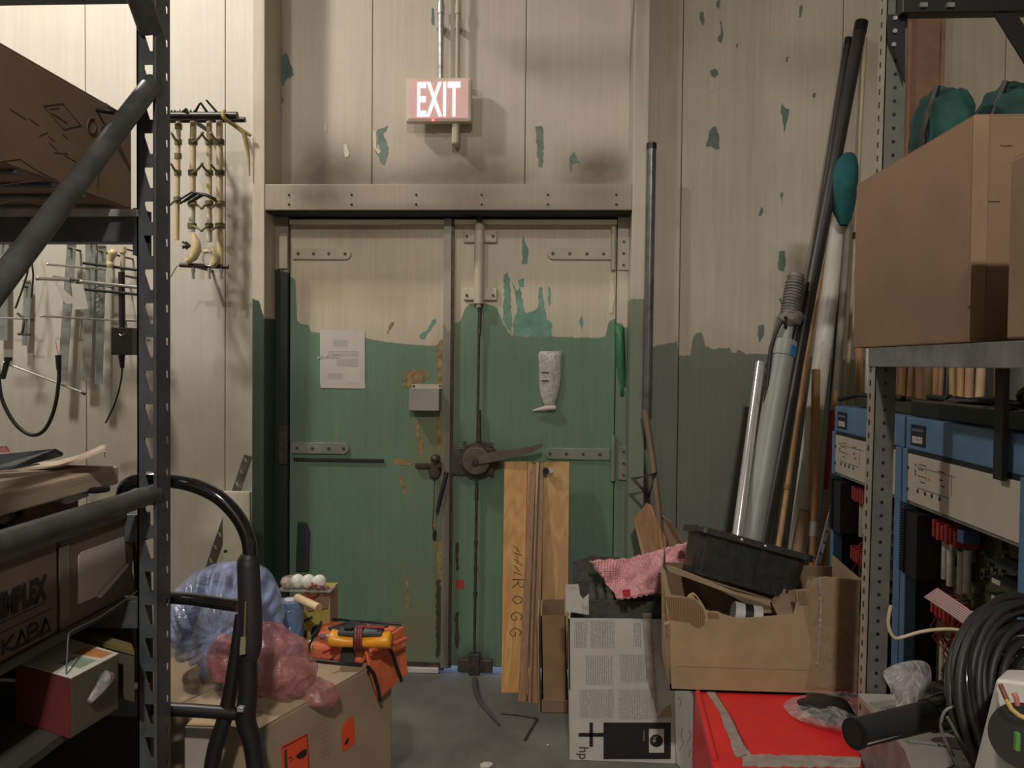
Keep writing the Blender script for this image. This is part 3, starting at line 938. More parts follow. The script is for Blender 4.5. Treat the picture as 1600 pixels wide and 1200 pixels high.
# ---------------------------------------------------------------- unseen pipe added to cast a band on the wall, and lamp fixtures (above the frame)
ov = thing('shadow_pipe', 'unseen steel pipe added under the ceiling to cast a shadow band on the back wall', 'pipe', (.4, 3.75, 3.80))
part('pipe', MB().tube([(-1.2, 3.75, 3.85), (4.6, 3.75, 3.85)], .045, 16), m_galv, ov)
for x in (-.6, 1.4, 3.4):
    part('hanger', MB().tube([(x, 3.75, 3.85), (x, 3.75, ZC)], .008, 8), m_galv, ov)
m_lampglass = M('lamp_glass', (1, .93, .8, 1), emit=3, var=0)
for i, (lx, ly, lz, pw) in enumerate(LAMPS):
    t = thing('ceiling_light', ['square lamp under the ceiling above the left shelving', 'square lamp under the ceiling left of the camera', 'added square fill lamp under the ceiling behind the camera'][i], 'light', (lx, ly, lz + .01), 'square ceiling lamps')
    part('housing', MB().box(lx - .18, lx + .18, ly - .18, ly + .18, lz + .03, lz + .16), m_greymetal, t, bevel=.02)
    part('lamp_glass', MB().box(lx - .15, lx + .15, ly - .15, ly + .15, lz + .012, lz + .03), m_lampglass, t)
    part('stem', MB().tube([(lx, ly, lz + .16), (lx, ly, ZC)], .015, 10), m_galv, t)

# ================================================================ THINGS HUNG ON THE LEFT WALL
m_strapmetal = M('dull_grey_strap', (.36, .37, .36, 1), .38, metal=.5, var=.15, scale=20)
m_rod = M('silver_rod', (.6, .6, .58, 1), .25, metal=.9, var=.1)


def rodseg(p0, p1, Y0, Y1, r):
    return MB().tube([at(p0[0], p0[1], Y0), at(p1[0], p1[1], Y1)], r, 10)


STR = [(6, 372, 4, 532, 16, 4.30, 'leftmost grey flat metal strap hung on the wall'), (43, 440, 40, 540, 12, 4.31, 'short grey metal strap hung low, second from the left'),
       (112, 380, 97, 596, 15, 4.27, 'slanting grey metal strap under the paper tags'), (143, 372, 135, 595, 15, 4.30, 'long bright grey metal strap right of the paper tags'),
       (160, 385, 154, 600, 13, 4.26, 'long grey metal strap beside the black antenna, nearest to it')]
for (xa, ya, xb, yb, w, Y, lb) in STR:
    t = thing('metal_strap', lb, 'strap', at((xa + xb) / 2, yb, Y), 'grey metal straps on the left wall')
    A, B = at(xa, ya, Y), at(xb, yb, Y - .01)
    part('strip', MB().bar(A, B, w * mpp(Y), .004, (0, -1, 0)), m_strapmetal, t)
    part('hanging_pin', MB().tube([A + V((0, -.03, -.03)), V((A.x, WY, A.z - .03))], .006, 8), m_iron, t)
    part('end_fold', MB().tube([A + V((-w * mpp(Y) / 2, -.004, .002)), A + V((w * mpp(Y) / 2, -.004, .002))], .007, 8), m_rod, t)

RODS = [((74, 413), (166, 421), 4.18, .006, m_rod, 'thin silver rod on the wall, topmost of the horizontal ones'), ((59, 435), (110, 437), 4.12, .010, m_rod, 'thick bright silver rod with a blunt left end'),
        ((85, 434), (150, 441), 4.17, .009, m_iron, 'dark rod just right of the thick bright silver one'), ((127, 440), (216, 449), 4.14, .009, m_rod, 'silver rod running to the black vertical antenna'),
        ((65, 494), (140, 498), 4.20, .006, m_rod, 'lower silver rod crossing the long straps'), ((138, 498), (215, 502), 4.22, .005, m_galv, 'thin dull rod continuing the lower silver rod'), ((0, 497), (45, 498), 4.2, .005, m_galv, 'short dull rod at the left edge, crossing the first strap')]
for (a, b, Y, r, m, lb) in RODS:
    p = at(b[0], b[1], Y)
    t = thing('metal_rod', lb, 'rod', p, 'horizontal rods on the left wall')
    part('rod', rodseg(a, b, Y, Y, r), m, t)
    c = at(a[0], a[1], Y)
    part('tip', MB().ball(c, r * 1.25, 10, 6), m, t)
    d = at((a[0] + b[0]) / 2, (a[1] + b[1]) / 2, Y)
    part('wall_hook', MB().tube([d, V((d.x, WY, d.z))], .004, 6), m_iron, t)

# black vertical antenna with cross arms, box and lead
an = thing('black_antenna', 'black upright antenna with cross arms and a square black box', 'antenna', at(194, 660, 4.15))
part('mast', MB().tube([at(190, 425, 4.15), at(191, 515, 4.15)], .016, 12), m_black, an)
part('cross_arm', rodseg((119, 451), (216, 460), 4.13, 4.13, .0075), m_black, an)
part('cross_arm', rodseg((130, 411), (216, 422), 4.16, 4.16, .0075), m_black, an)
a, b = at(178, 512, 4.13), at(210, 555, 4.13)
bx = part('connector_box', MB().box(a.x, b.x, 4.10, 4.17, b.z, a.z), m_black, an, bevel=.004)
part('box_clip', MB().tube([at(186, 522, 4.098), at(190, 525, 4.095), at(196, 521, 4.098)], .0025, 6), m_rod, bx)
part('plug', MB().tube([at(190, 555, 4.14), at(191, 575, 4.14)], [.017, .010], 10), m_black, an)
part('lead', MB().tube([at(191, 575, 4.14), at(190, 590, 4.14), at(186, 610, 4.18), at(178, 635, 4.22), at(165, 661, 4.25)], .0045, 8), m_rubber, an)
part('wall_pin', MB().tube([at(190, 430, 4.15), V((at(190, 430, 4.15).x, WY, at(190, 430, 4.15).z))], .006, 8), m_iron, an)

# porcelain insulators
t = thing('bone_insulator', 'yellow bone-shaped insulator hung left of the black antenna top', 'insulator', at(173, 418, 4.14))
part('body', MB().tube([at(175, 390, 4.14), at(176, 395, 4.14), at(174, 402, 4.14), at(172, 408, 4.14), at(172, 413, 4.14), at(172, 418, 4.14)], [.012, .024, .018, .014, .019, .014], 14), m_bone, t)
part('pin', MB().tube([at(175, 397, 4.14), V((at(175, 397, 4.14).x, WY, at(175, 397, 4.14).z))], .005, 8), m_iron, t)
t = thing('tube_insulator', 'cream tube with a collar above the black antenna', 'insulator', at(192, 440, 4.18))
part('tube', MB().tube([at(192, 386, 4.18), at(192, 425, 4.18)], .012, 12), m_tanrod, t)
part('collar', MB().tube([at(192, 386, 4.18), at(192, 395, 4.18)], .018, 12), m_bone, t)
part('pin', MB().tube([at(192, 388, 4.18), V((at(192, 388, 4.18).x, WY, at(192, 388, 4.18).z))], .005, 8), m_iron, t)
# paper tags
for (pl, Y, lb) in (([(86, 440), (114, 465), (115, 474), (104, 475), (98, 470)], 4.12, 'folded narrow paper tag hanging from the silver rod'), ([(111, 443), (130, 444), (138, 482), (116, 484)], 4.11, 'square paper tag right of the folded one')):
    t = thing('paper_tag', lb, 'tag', at(pl[2][0], pl[2][1], Y), 'paper tags on the wall')
    part('paper', MB().prism([at(x, y, Y) for x, y in pl], (0, -.001, 0)), m_whitepaper, t)
    p = at(pl[0][0] + 4, pl[0][1], Y)
    part('string', MB().tube([p, p + V((0, .02, .015))], .0015, 6), m_white, t)
# spiral tape strip
t = thing('twisted_strip', 'narrow twisted white strip hanging between the straps', 'strip', at(152, 488, 4.2))
g = []
for k in range(24):
    y = 444 + 44 * k / 23
    p = at(153, y, 4.2)
    an_ = k * .75
    g.append([p + V((math.cos(an_) * .010, math.sin(an_) * .010, 0)), p - V((math.cos(an_) * .010, math.sin(an_) * .010, 0))])
part('strip', MB().sheet(g), m_white, t, solid=.001)
p = at(153, 446, 4.2)
part('pin', MB().tube([p, V((p.x, WY, p.z))], .003, 6), m_iron, t)
# cable loop with plug, cables top left
cl = thing('cable_loop', 'thick black cable hanging in a loop on the wall', 'cable', at(48, 682, 4.1))
part('cable', MB().tube([at(-4, 560, 4.1), at(0, 610, 4.1), at(8, 636, 4.1), at(22, 660, 4.1), at(38, 675, 4.1), at(52, 680, 4.1), at(66, 675, 4.1), at(78, 658, 4.1), at(87, 630, 4.1), at(92, 595, 4.1), at(92, 575, 4.1)], .0095, 10), m_rubber, cl)
part('plug', MB().tube([at(92, 578, 4.1), at(91, 555, 4.1)], [.012, .015], 10), m_black, cl)
part('red_lead', MB().tube([at(91, 556, 4.1), at(89, 545, 4.1), at(87, 533, 4.11)], .002, 6), M('red_wire', (.5, .03, .02, 1), .5), cl)
t = thing('thin_silver_rod', 'long thin shiny rod slanting down right beside the cable loop', 'rod', at(133, 616, 4.14))
part('rod', rodseg((5, 566), (130, 614), 4.08, 4.16, .0055), m_chrome, t)
part('tip', MB().tube([at(128, 613, 4.16), at(133, 616, 4.16)], .008, 8), m_black, t)
t = thing('black_clamp', 'short black clamp holding the slanting shiny rod', 'clamp', at(6, 600, 4.1))
part('jaw', MB().bar(at(12, 562, 4.07), at(4, 592, 4.07), .022, .02), m_black, t, bevel=.003)
part('head', MB().bar(at(8, 561, 4.07), at(18, 561, 4.07), .02, .02), m_black, t, bevel=.003)
for (pl, lb) in ((([(44, 375), (48, 400), (42, 430), (34, 455), (24, 482)]), 'thin black cord hanging behind the diagonal brace'), (([(49, 400), (52, 430), (50, 455), (49, 465)]), 'short black cord right of the other hanging cord')):
    t = solo('hanging_cord', MB().tube([at(x, y, 4.2) for x, y in pl], .005, 8), m_rubber, lb, 'cord')
t = solo('spring_clip', MB().tube([at(28, 490, 4.22), at(38, 498, 4.2), at(36, 515, 4.2), at(34, 522, 4.2)], .007, 8).tube([at(28, 522, 4.2), at(48, 523, 4.2)], .006, 8), m_iron, 'small dark wire clip hanging in front of a short strap', 'clip')

# ladder of cream antenna rods on a black bar
bar = thing('peg_bar', 'black double bar with green fringe holding the cream rods', 'bar', at(320, 190, 4.08))
part('tube', MB().tube([at(263, 181, 4.05), at(371, 181, 4.05)], .020, 14), m_black, bar)
part('tube', MB().tube([at(263, 188, 4.12), at(383, 187, 4.12)], .014, 14), m_black, bar)
r_ = random.Random(3)
fr = MB()
for k in range(60):
    x = r_.uniform(264, 306)
    p = at(x, 177 + r_.uniform(-1, 3), 4.05)
    fr.tube([p, p + V((r_.uniform(-.012, .012), r_.uniform(-.015, .015), r_.uniform(.006, .022)))], .003, 4)
o = part('green_fringe', fr, M('green_fibre', (.10, .14, .03, 1), .8), bar)
o['kind'] = 'stuff'
p = at(320, 184, 4.1)
for dx in (-.08, .1):
    part('wall_arm', MB().tube([p + V((dx, 0, 0)), V((p.x + dx, WY, p.z))], .012, 8), m_black, bar)
names = ['leftmost cream rod hanging from the black bar', 'second cream rod from the left under the black bar', 'third cream rod from the left under the black bar', 'rightmost cream rod hanging from the black bar']
RD = [(279, 190, 276, 375, .0125), (302, 190, 300, 362, .0155), (327, 190, 327, 378, .014), (343, 188, 344, 412, .0165)]
for i, (xa, ya, xb, yb, r) in enumerate(RD):
    t = thing('antenna_rod', names[i], 'antenna', at(xb, yb, 4.1), 'cream antenna rods on the wall')
    part('rod', MB().tube([at(xa, ya, 4.1), at(xb, yb, 4.1)], r, 12), m_tanrod, t)
    cs = [(198, 0), (222, 1), (244, 0), (270, 1), (312, 1)] if i == 0 else [(222, 1), (270, 1), (318, 1), (353, 1)]
    for (cy, peg) in cs:
        cx = xa + (xb - xa) * (cy - ya) / (yb - ya)
        cc = part('collar', MB().tube([at(cx, cy - 4, 4.1), at(cx, cy + 4, 4.1)], r * 1.45, 12), m_olive if i % 2 == 0 or cy > 300 else m_iron, t)
        if peg:
            dx = (-11, 16, -13, -15)[i]
            dy = -15 if cy < 300 else 8
            part('peg', MB().tube([at(cx, cy, 4.08), at(cx + dx * .5, cy + dy * .35, 4.05), at(cx + dx, cy + dy, 3.99)], [.006, .0065, .005], 8), m_olive, t)
    for dx, dy in (((12, -10),), ((10, -18),), ((-14, -20),), ((-21, -24),))[i]:
        part('top_peg', MB().tube([at(xa, 180, 4.06), at(xa + dx, 180 + dy, 4.02)], [.007, .005], 8), m_iron, t)
    part('lower_sleeve', MB().tube([at(xb, yb - 42, 4.1), at(xb, yb, 4.1)], r * 1.05, 12), m_bone if i in (0, 3) else m_pvc_white, t)
t = thing('knobbed_insulator', 'lumpy cream insulator with a spiky left side under the second rod', 'insulator', at(300, 410, 4.08))
part('body', MB().tube([at(302, 366, 4.08), at(306, 378, 4.08), at(307, 390, 4.08), at(302, 402, 4.08), at(292, 409, 4.08)], [.012, .022, .026, .022, .016], 12), m_bone, t)
sp_ = MB()
for k in range(7):
    p = at(297, 384, 4.07)
    q = at(284 + r_.uniform(0, 8), 380 + r_.uniform(-3, 10), 4.05 + r_.uniform(-.01, .02))
    sp_.tube([p, q], [.006, .004], 6)
part('spikes', sp_, m_iron, t)
t = thing('ring_insulator', 'cream horseshoe insulator with a wire ring', 'insulator', at(331, 416, 4.08))
part('body', MB().tube([at(318, 393, 4.09), at(327, 393, 4.09), at(334, 395, 4.08), at(337, 403, 4.08), at(334, 412, 4.08), at(329, 415, 4.08)], [.009, .012, .02, .022, .02, .012], 12), m_bone, t)
c = at(328, 404, 4.06)
part('wire_ring', MB().ring(c, (0, 1, 0), .036, .003, 28, 6), m_rod, t)
t = thing('dark_bar', 'dark horizontal bar with small bulbs below the cream rods', 'bar', at(322, 436, 4.1))
part('bar', MB().tube([at(281, 414, 4.1), at(357, 417, 4.1)], .012, 10), m_iron, t)
part('wall_arm', MB().tube([at(300, 415, 4.1), V((at(300, 415, 4.1).x, WY, at(300, 415, 4.1).z))], .008, 8), m_iron, t)
for px in (302, 327, 346):
    part('drop_bulb', MB().tube([at(px, 418, 4.1), at(px, 424, 4.1), at(px, 428, 4.1), at(px, 436, 4.1)], [.008, .011, .006, .009], 10), m_galv, t)
part('white_stick', MB().tube([at(266, 433, 4.12), at(276, 416, 4.12), at(282, 414, 4.10)], .004, 8), m_white, t, label='short white stick')
cz = MB()
for k in range(5):
    cz.tube([at(276 + k * 6, 315 + (k % 2) * 3, 4.05), at(300 + k * 5, 300 + k, 4.0), at(322 + k * 3, 304 + 2 * k, 4.02), at(338, 311 + k, 4.05)], .0055, 6)
solo('cable_bundle', cz, m_blackplastic, 'bundle of dark cables slung across the cream rods', 'cables')
ys = thing('yellow_strap', 'yellow curved strap hooked over the black bar end', 'strap', at(390, 280, 4.08))
part('strap', MB().tube([at(351, 172, 4.02), at(348, 178, 4.0), at(351, 185, 4.0), at(360, 192, 4.02), at(372, 199, 4.05), at(392, 212, 4.07)], [.008, .010, .010, .009, .008, .008], 8), M('yellow_green_cord', (.36, .28, .07, 1), .6), ys)
part('hanging_end', MB().tube([at(371, 200, 4.05), at(380, 206, 4.06), at(384, 222, 4.07), at(388, 240, 4.08), at(390, 275, 4.08)], [.008, .010, .010, .008, .004], 8), M('yellow_green_cord_end', (.42, .36, .14, 1), .6), ys)

# white panel and slotted bars at the wall foot
t = thing('white_board', 'white painted board standing against the wall beside the left post', 'board', at(370, 1050, 4.0))
part('board', MB().hexa([at(347, 1010, 3.9) + V((0, .02, 0)), at(390, 1010, 3.9) + V((0, .02, 0)), at(390, 1010, 3.9) + V((0, .05, 0)), at(347, 1010, 3.9) + V((0, .05, 0)),
                         at(347, 768, 4.0), at(390, 769, 4.0), at(390, 769, 4.0) + V((0, .03, 0)), at(347, 768, 4.0) + V((0, .03, 0))]), M('cream_board', (.52, .49, .40, 1), .5), t, bevel=.003)
p = at(353, 861, 3.95)
part('hole', MB().disc(p + V((0, .0, 0)), (0, -1, 0), .008, .01, 10), m_iron, t)
part('hook', MB().tube([at(380, 864, 3.93), at(380, 856, 3.93)], .005, 8), m_iron, t)
A, B = at(388, 712, 4.25), at(332, 876, 4.06)
sb = thing('slotted_bar', 'dark slotted steel bar leaning behind the white board', 'bar', B)
dr = (B - A).normalized()
C_ = B + dr * ((B.z) / -dr.z) * .98
part('bar', MB().bar(A, C_, .045, .006, (0, -1, 0)), m_iron, sb)
for k in range(14):
    c = A + (C_ - A) * (.02 + k * .055)
    part('slot', MB().fbox(c + V((-.006, -.006, -.014)), (.012, 0, 0), (0, .006, 0), (-.008, 0, .028)), m_galv, sb)

# ================================================================ POLES LEANING IN THE RIGHT CORNER


def lean(a, b, Ya, Yb, stop_floor=True):
    A, B = at(a[0], a[1], Ya), at(b[0], b[1], Yb)
    if stop_floor and B.z > 0:
        d = B - A
        k = (A.z) / (A.z - B.z)
        B = A + d * k
    return A, B


def pole(name, lb, cat, a, b, Ya, Yb, w, mat, group=None, extra=None, n=12, w2=None):
    A, B = lean(a, b, Ya, Yb)
    r = w * mpp(Ya) / 2
    r2 = (w2 or w) * mpp(Ya) / 2
    B = B + V((0, 0, .004))
    t = thing(name, lb, cat, B, group)
    part('shaft', MB().tube([A, A.lerp(B, .5), B], [r, (r + r2) / 2, r2], n), mat, t)
    if extra:
        extra(t, A, B, r)
    return t


def capf(mat, L=.03, k=1.15):
    def f(t, A, B, r):
        d = (B - A).normalized()
        part('end_cap', MB().tube([A - d * .004, A + d * L], r * k, 14), mat, t)
    return f


def seg(nm, f0, f1, mat, k=1.05):
    def f(t, A, B, r):
        part(nm, MB().tube([A.lerp(B, f0), A.lerp(B, f1)], r * k, 14), mat, t)
    return f


sp0, sp1 = at(1018, 233, 4.06), at(1011, 655, 4.03)
t = thing('steel_pipe', 'grey steel pipe with dark cap fixed upright beside the right frame post', 'pipe', sp1)
part('pipe', MB().tube([sp0, sp1], .0225, 18), M('grey_pipe', (.15, .16, .16, 1), .3, metal=.5, var=.25, scale=12), t)
part('end_cap', MB().tube([sp0, sp0 + V((0, 0, .028))], .0245, 18), m_black, t)
for f in (.12, .55, .9):
    c = sp0.lerp(sp1, f)
    part('clip', MB().box(xR1 - .004, c.x + .01, c.y + .015, c.y + .06, c.z - .012, c.z + .012), m_iron, t)


t = thing('d_handle_tool', 'long thin tool with a triangular D handle leaning at the door frame', 'tool', at(1042, 960, 3.8))
part('shaft', MB().tube([at(1008, 640, 4.0), at(1020, 720, 3.95), at(1028, 790, 3.9), at(1042, 960, 3.8)], .016, 10), M('worn_wood_shaft', (.16, .12, .085, 1), .6), t)
part('handle', MB().tube([at(989, 748, 3.92), at(1024, 740, 3.92), at(1014, 775, 3.92)], .013, 8, closed=True), m_iron, t)
m_blackpole = M('black_pole', (.035, .033, .031, 1), .4, var=.15)
pole('black_pole', 'long black pole leaning high, tallest in the right corner', 'pole', (1346, 36), (1195, 830), 4.22, 3.78, 19, m_blackpole, 'black poles in the right corner', capf(m_black, .05, 1.05))
pole('black_pole', 'thin black pole leaning just left of the tallest one', 'pole', (1326, 61), (1205, 830), 4.28, 3.97, 11, m_blackpole, 'black poles in the right corner', capf(m_black, .03, 1.1))
pole('black_pole', 'dark pole leaning right of the white tube', 'pole', (1322, 340), (1284, 862), 4.28, 3.98, 10, m_blackpole, 'black poles in the right corner', capf(m_black, .03, 1.1))
A, B = lean((1224, 548), (1174, 838), 3.86, 3.66)
t = thing('grey_pvc_tube', 'thick grey plastic pipe with taped neck and blue sticker', 'pipe', B)
r = 17.5 * mpp(3.8)
dr = (B - A).normalized()
part('pipe', MB().tube([A, B + V((0, 0, .02))], r, 24), m_pvc_grey, t)
part('coupling', MB().tube([A - dr * .045, A + dr * .03], r * 1.10, 24), m_pvc_grey, t, bevel=.003)
A2 = A - dr * .045
part('neck', MB().tube([A2 - dr * .17, A2], r * .62, 18), m_pvc_grey, t)
wr = MB()
npt = 90
pts = []
for k in range(npt):
    f = k / (npt - 1)
    c = A2 - dr * (.13 + .19 * f)
    an_ = k * .9
    u = dr.cross(V((0, 1, 0))).normalized()
    w_ = dr.cross(u)
    rr = r * (.78 if f < .85 else .7)
    pts.append(c + (u * math.cos(an_) + w_ * math.sin(an_)) * rr)
part('rope_wrap', MB().tube([A2 - dr * .12, A2 - dr * .33], [r * .80, r * .70], 18).tube(pts, .006, 6), m_tape, t)
kn = A2 - dr * .12
part('knot', MB().ball(kn + V((0, -.02, -.01)), (r * 1.15, r * .7, .04), 14, 9, lambda d: 1 + .16 * math.sin(7 * d.x + 5 * d.z)), m_tape, t)
part('cord_end', MB().tube([kn + V((-.04, -.04, -.01)), at(1212, 520, 3.85), at(1204, 545, 3.84), at(1199, 600, 3.8), at(1192, 660, 3.78)], .009, 8), m_blackplastic, t)
part('cord_loop', MB().tube([kn + V((-.03, -.05, 0)), at(1228, 515, 3.86), at(1238, 530, 3.86), at(1243, 508, 3.86)], .008, 8), m_rubber, t)
# sticker bent round the coupling
u = dr.cross(V((0, 1, 0))).normalized()
w_ = u.cross(dr).normalized()
if w_.y > 0:
    w_ = -w_
ux = V((1, 0, 0))
g = []
for i in range(2):
    row = []
    for j in range(8):
        an_ = math.radians(15 + 42 * j / 7)
        side = dr.cross(w_)
        if side.x < 0:
            side = -side
        row.append(A - dr * (.022 - .05 * i) + (w_ * math.cos(an_) + side * math.sin(an_)) * (r * 1.115))
    g.append(row)
part('blue_sticker', MB().sheet(g), M('blue_print', (.03, .20, .42, 1), .5, var=.2, scale=40), t)
pole('chrome_tube', 'shiny chrome tube leaning at the left of the grey plastic pipe', 'tube', (1188, 567), (1152, 836), 3.9, 3.6, 15, m_chrome, extra=seg('lower_sleeve', .45, .5, m_galv, 1.06))
pole('white_tube', 'long white cardboard tube leaning under the teal cloth', 'tube', (1311, 345), (1246, 855), 4.18, 3.85, 25, m_pvc_white, extra=capf(m_white, .02, 1.02), n=20)
pole('pink_tube', 'short pinkish cardboard tube in front of the white tube', 'tube', (1257, 799), (1246, 860), 3.75, 3.70, 15, M('pink_card_tube', (.42, .27, .19, 1), .7), extra=capf(M('tube_mouth', (.16, .10, .07, 1), .8), .004, .9))
pole('bamboo_cane', 'thin tan cane leaning left of the white tube', 'stick', (1284, 410), (1217, 850), 4.15, 3.86, 8, m_tan, 'wooden sticks in the right corner', extra=seg('node', .5, .51, m_brownwood, 1.3))
pole('broom_stick', 'orange wooden broom stick with white tape in front of the white tube', 'stick', (1275, 578), (1270, 865), 3.90, 3.70, 13, m_tan, 'wooden sticks in the right corner', extra=seg('white_tape', .42, .46, m_white, 1.06))
def sleeves(t, A, B, r):
    seg('grey_sleeve', 0, .36, M('grey_sleeve', (.27, .24, .20, 1), .6), 1.05)(t, A, B, r)
    seg('red_sleeve', .40, .55, M('dull_red', (.30, .035, .035, 1), .5), 1.5)(t, A, B, r)


pole('wooden_stick', 'tan wooden stick with grey top and red sleeve at the right end of the poles', 'stick', (1327, 335), (1292, 805), 4.10, 3.80, 10, m_tan, 'wooden sticks in the right corner', extra=sleeves)
pole('trim_strip', 'thin cream strip standing tall right of the tallest black pole', 'strip', (1352, 60), (1330, 480), 4.28, 4.2, 6, m_tanrod, extra=seg('joint', .3, .31, m_iron, 1.2))
A, B = at(1302, 788, 3.45), at(1274, 895, 3.38)
B2 = A + (B - A) * (A.z / (A.z - B.z))
t = thing('chrome_strip', 'narrow shiny metal strip leaning beside the blue cabinet', 'strip', B2)
part('strip', MB().bar(A, B2 + V((0, 0, .01)), .018, .008, (0, -1, 0)), m_chrome, t)
for k in range(8):
    c = A.lerp(B2, .02 + k * .04)
    part('slot', MB().ball(c + V((0, -.005, 0)), (.004, .003, .006), 6, 4), m_iron, t)

# teal cloth over the pole tops
cl = thing('teal_cloth', 'teal cloth bag pulled over the top of the white tube', 'cloth', at(1318, 350, 4.1))
g = []
P = [(1319, 1332, 239), (1308, 1341, 250), (1299, 1343, 272), (1294, 1341, 300), (1298, 1335, 325), (1306, 1330, 340), (1312, 1323, 353)]
for i, (x0, x1, y) in enumerate(P):
    row = []
    for j in range(13):
        an_ = math.pi * 2 * j / 12
        cx, hw = (x0 + x1) / 2, (x1 - x0) / 2
        f = 1 + .10 * math.sin(3 * an_ + i) + .06 * math.sin(5 * an_ - 1.3 * i)
        p = at(cx - hw * math.cos(an_) * f, y, 4.06)
        row.append(p + V((0, -math.sin(an_) * hw * mpp(4.1) * .9 * f, 0)))
    g.append(row)
part('cloth', MB().sheet(g), m_teal, cl, solid=.003, subsurf=1)
part('tie', MB().tube([at(1302, 316, 4.05), at(1318, 320, 4.03), at(1336, 316, 4.05)], .006, 8), m_teal, cl)

# sticks behind the cabinets, under the shelf deck
xs = [1339, 1354, 1408, 1421, 1433, 1446, 1459, 1471, 1484, 1497, 1514, 1533, 1556]
lab = ['tan wooden dowel left of the grey shelf post', 'white plastic rod beside the grey shelf post', 'first', 'second', 'third', 'fourth', 'fifth', 'sixth', 'seventh', 'eighth', 'ninth', 'tenth', 'eleventh']
tones = [m_tan, m_pvc_white, m_tan, m_tan, M('pink_stick', (.42, .25, .16, 1), .7), M('dull_stick', (.30, .20, .11, 1), .7), m_tan, m_brownwood, M('olive_stick', (.28, .21, .10, 1), .7), m_tan, M('red_brown_stick', (.34, .20, .13, 1), .7), M('pale_stick', (.45, .33, .2, 1), .7), M('drab_stick', (.25, .18, .11, 1), .7)]
for i, x in enumerate(xs):
    lb = lab[i] if i < 2 else 'upright wooden stick behind the blue cabinets, %s right of the grey post' % lab[i]
    yt = 540 if i < 2 else 560
    A = at(x + 3, yt - 40, 4.22 - .02 * (i % 3))
    B = at(x - 4 * ((i % 4) - 1), 700, 4.05)
    B2 = A + (B - A) * (A.z / (A.z - B.z))
    t = thing('upright_stick', lb, 'stick', B2, 'sticks standing behind the cabinets')
    r = (6.5 if i not in (1, 7, 8) else 4.5) * mpp(4.2)
    part('shaft', MB().tube([A, B2 + V((0, 0, .003))], r, 10), tones[i], t)
    part('end', MB().tube([A + V((0, 0, .006)), A - V((0, 0, .01))], r * .9, 10), m_card, t)
# rust red column by the wall
a, b = at(1427, 100, 4.2), at(1489, 100, 4.2)
t = thing('rust_red_column', 'rust red steel channel column standing at the back wall', 'column', ((a.x + b.x) / 2, 4.30, 0))
part('web', MB().box(a.x + .01, b.x - .01, 4.31, 4.325, 0, ZC), m_rust, t)
part('flange', MB().box(a.x, a.x + .018, 4.265, 4.345, 0, ZC), m_rust, t, bevel=.003)
part('flange', MB().box(b.x - .018, b.x, 4.285, 4.345, 0, ZC), m_rust, t, bevel=.003)

# ================================================================ RIGHT: SHELVING, BLUE CABINETS
XS = .93
sh = thing('steel_shelving', 'grey slotted steel shelving unit on the right with a big carton on its deck', 'shelving', (1.25, 1.7, 0))


def slot_post(parent, x, y, lean=0.0, z1=3.0, flip=1):
    """L-shaped slotted post: leg A faces the camera (-Y), leg B faces the aisle (-X)"""
    w, d, t = .058, .056, .003
    o = V((x, y, 0))
    up = V((lean, 0, 1))
    mb = MB()
    mb.fbox(o, V((w * flip, 0, 0)), V((0, t, 0)), up * z1)
    pa = part('post_face', mb, m_shelfgrey, parent)
    m2 = MB()
    m2.fbox(o, V((t * flip, 0, 0)), V((0, d, 0)), up * z1)
    pb = part('post_flange', m2, m_shelflit, parent)
    hm, hm2 = MB(), MB()
    k = .1
    while k < z1 - .05:
        c = o + up * k
        hm.disc(c + V((w * flip * .5, -.0004, 0)), (0, 1, 0), .0055, .0008, 8)
        hm2.fbox(c + V((-.0006, d * .55, -.008)), (.0008, 0, 0), (0, .010, 0), (0, 0, .016))
        k += .038
    a = part('post_holes', hm, m_black, pa)
    a['kind'] = 'stuff'
    a = part('flange_slots', hm2, m_black, pb)
    a['kind'] = 'stuff'


def px_post(py):
    return None


xb, xt = at(1352, 1090, 2.41), at(1386, 10, 2.41)
lean_ = (xt.x - xb.x) / (xt.z - xb.z)
x0 = xb.x - lean_ * xb.z
slot_post(sh, x0, 2.41, lean_, 3.0)
slot_post(sh, x0, .75, lean_, 3.0)
slot_post(sh, 1.72, 2.47, lean_, 3.0, -1)
slot_post(sh, 1.72, .75, lean_, 3.0, -1)
# deck and its lips
dz1, dz0 = at(1368, 543, 2.40).z, at(1368, 571, 2.40).z
xd_ = x0 + lean_ * 1.65
part('deck', MB().box(xd_ + .004, 1.68, .76, 2.46, dz1 - .006, dz1), m_shelfgrey, sh)
part('deck_lip', MB().box(xd_ - .004, xd_ + .004, .76, 2.46, dz0 - .004, dz1), m_greymetal, sh, bevel=.002)
part('deck_lip', MB().box(xd_ + .02, 1.68, 2.395, 2.405, dz0, dz1), m_shelfgrey, sh)
part('deck_rib', MB().box(1.25, 1.31, .76, 2.46, dz0, dz1 - .008), m_shelfgrey, sh)
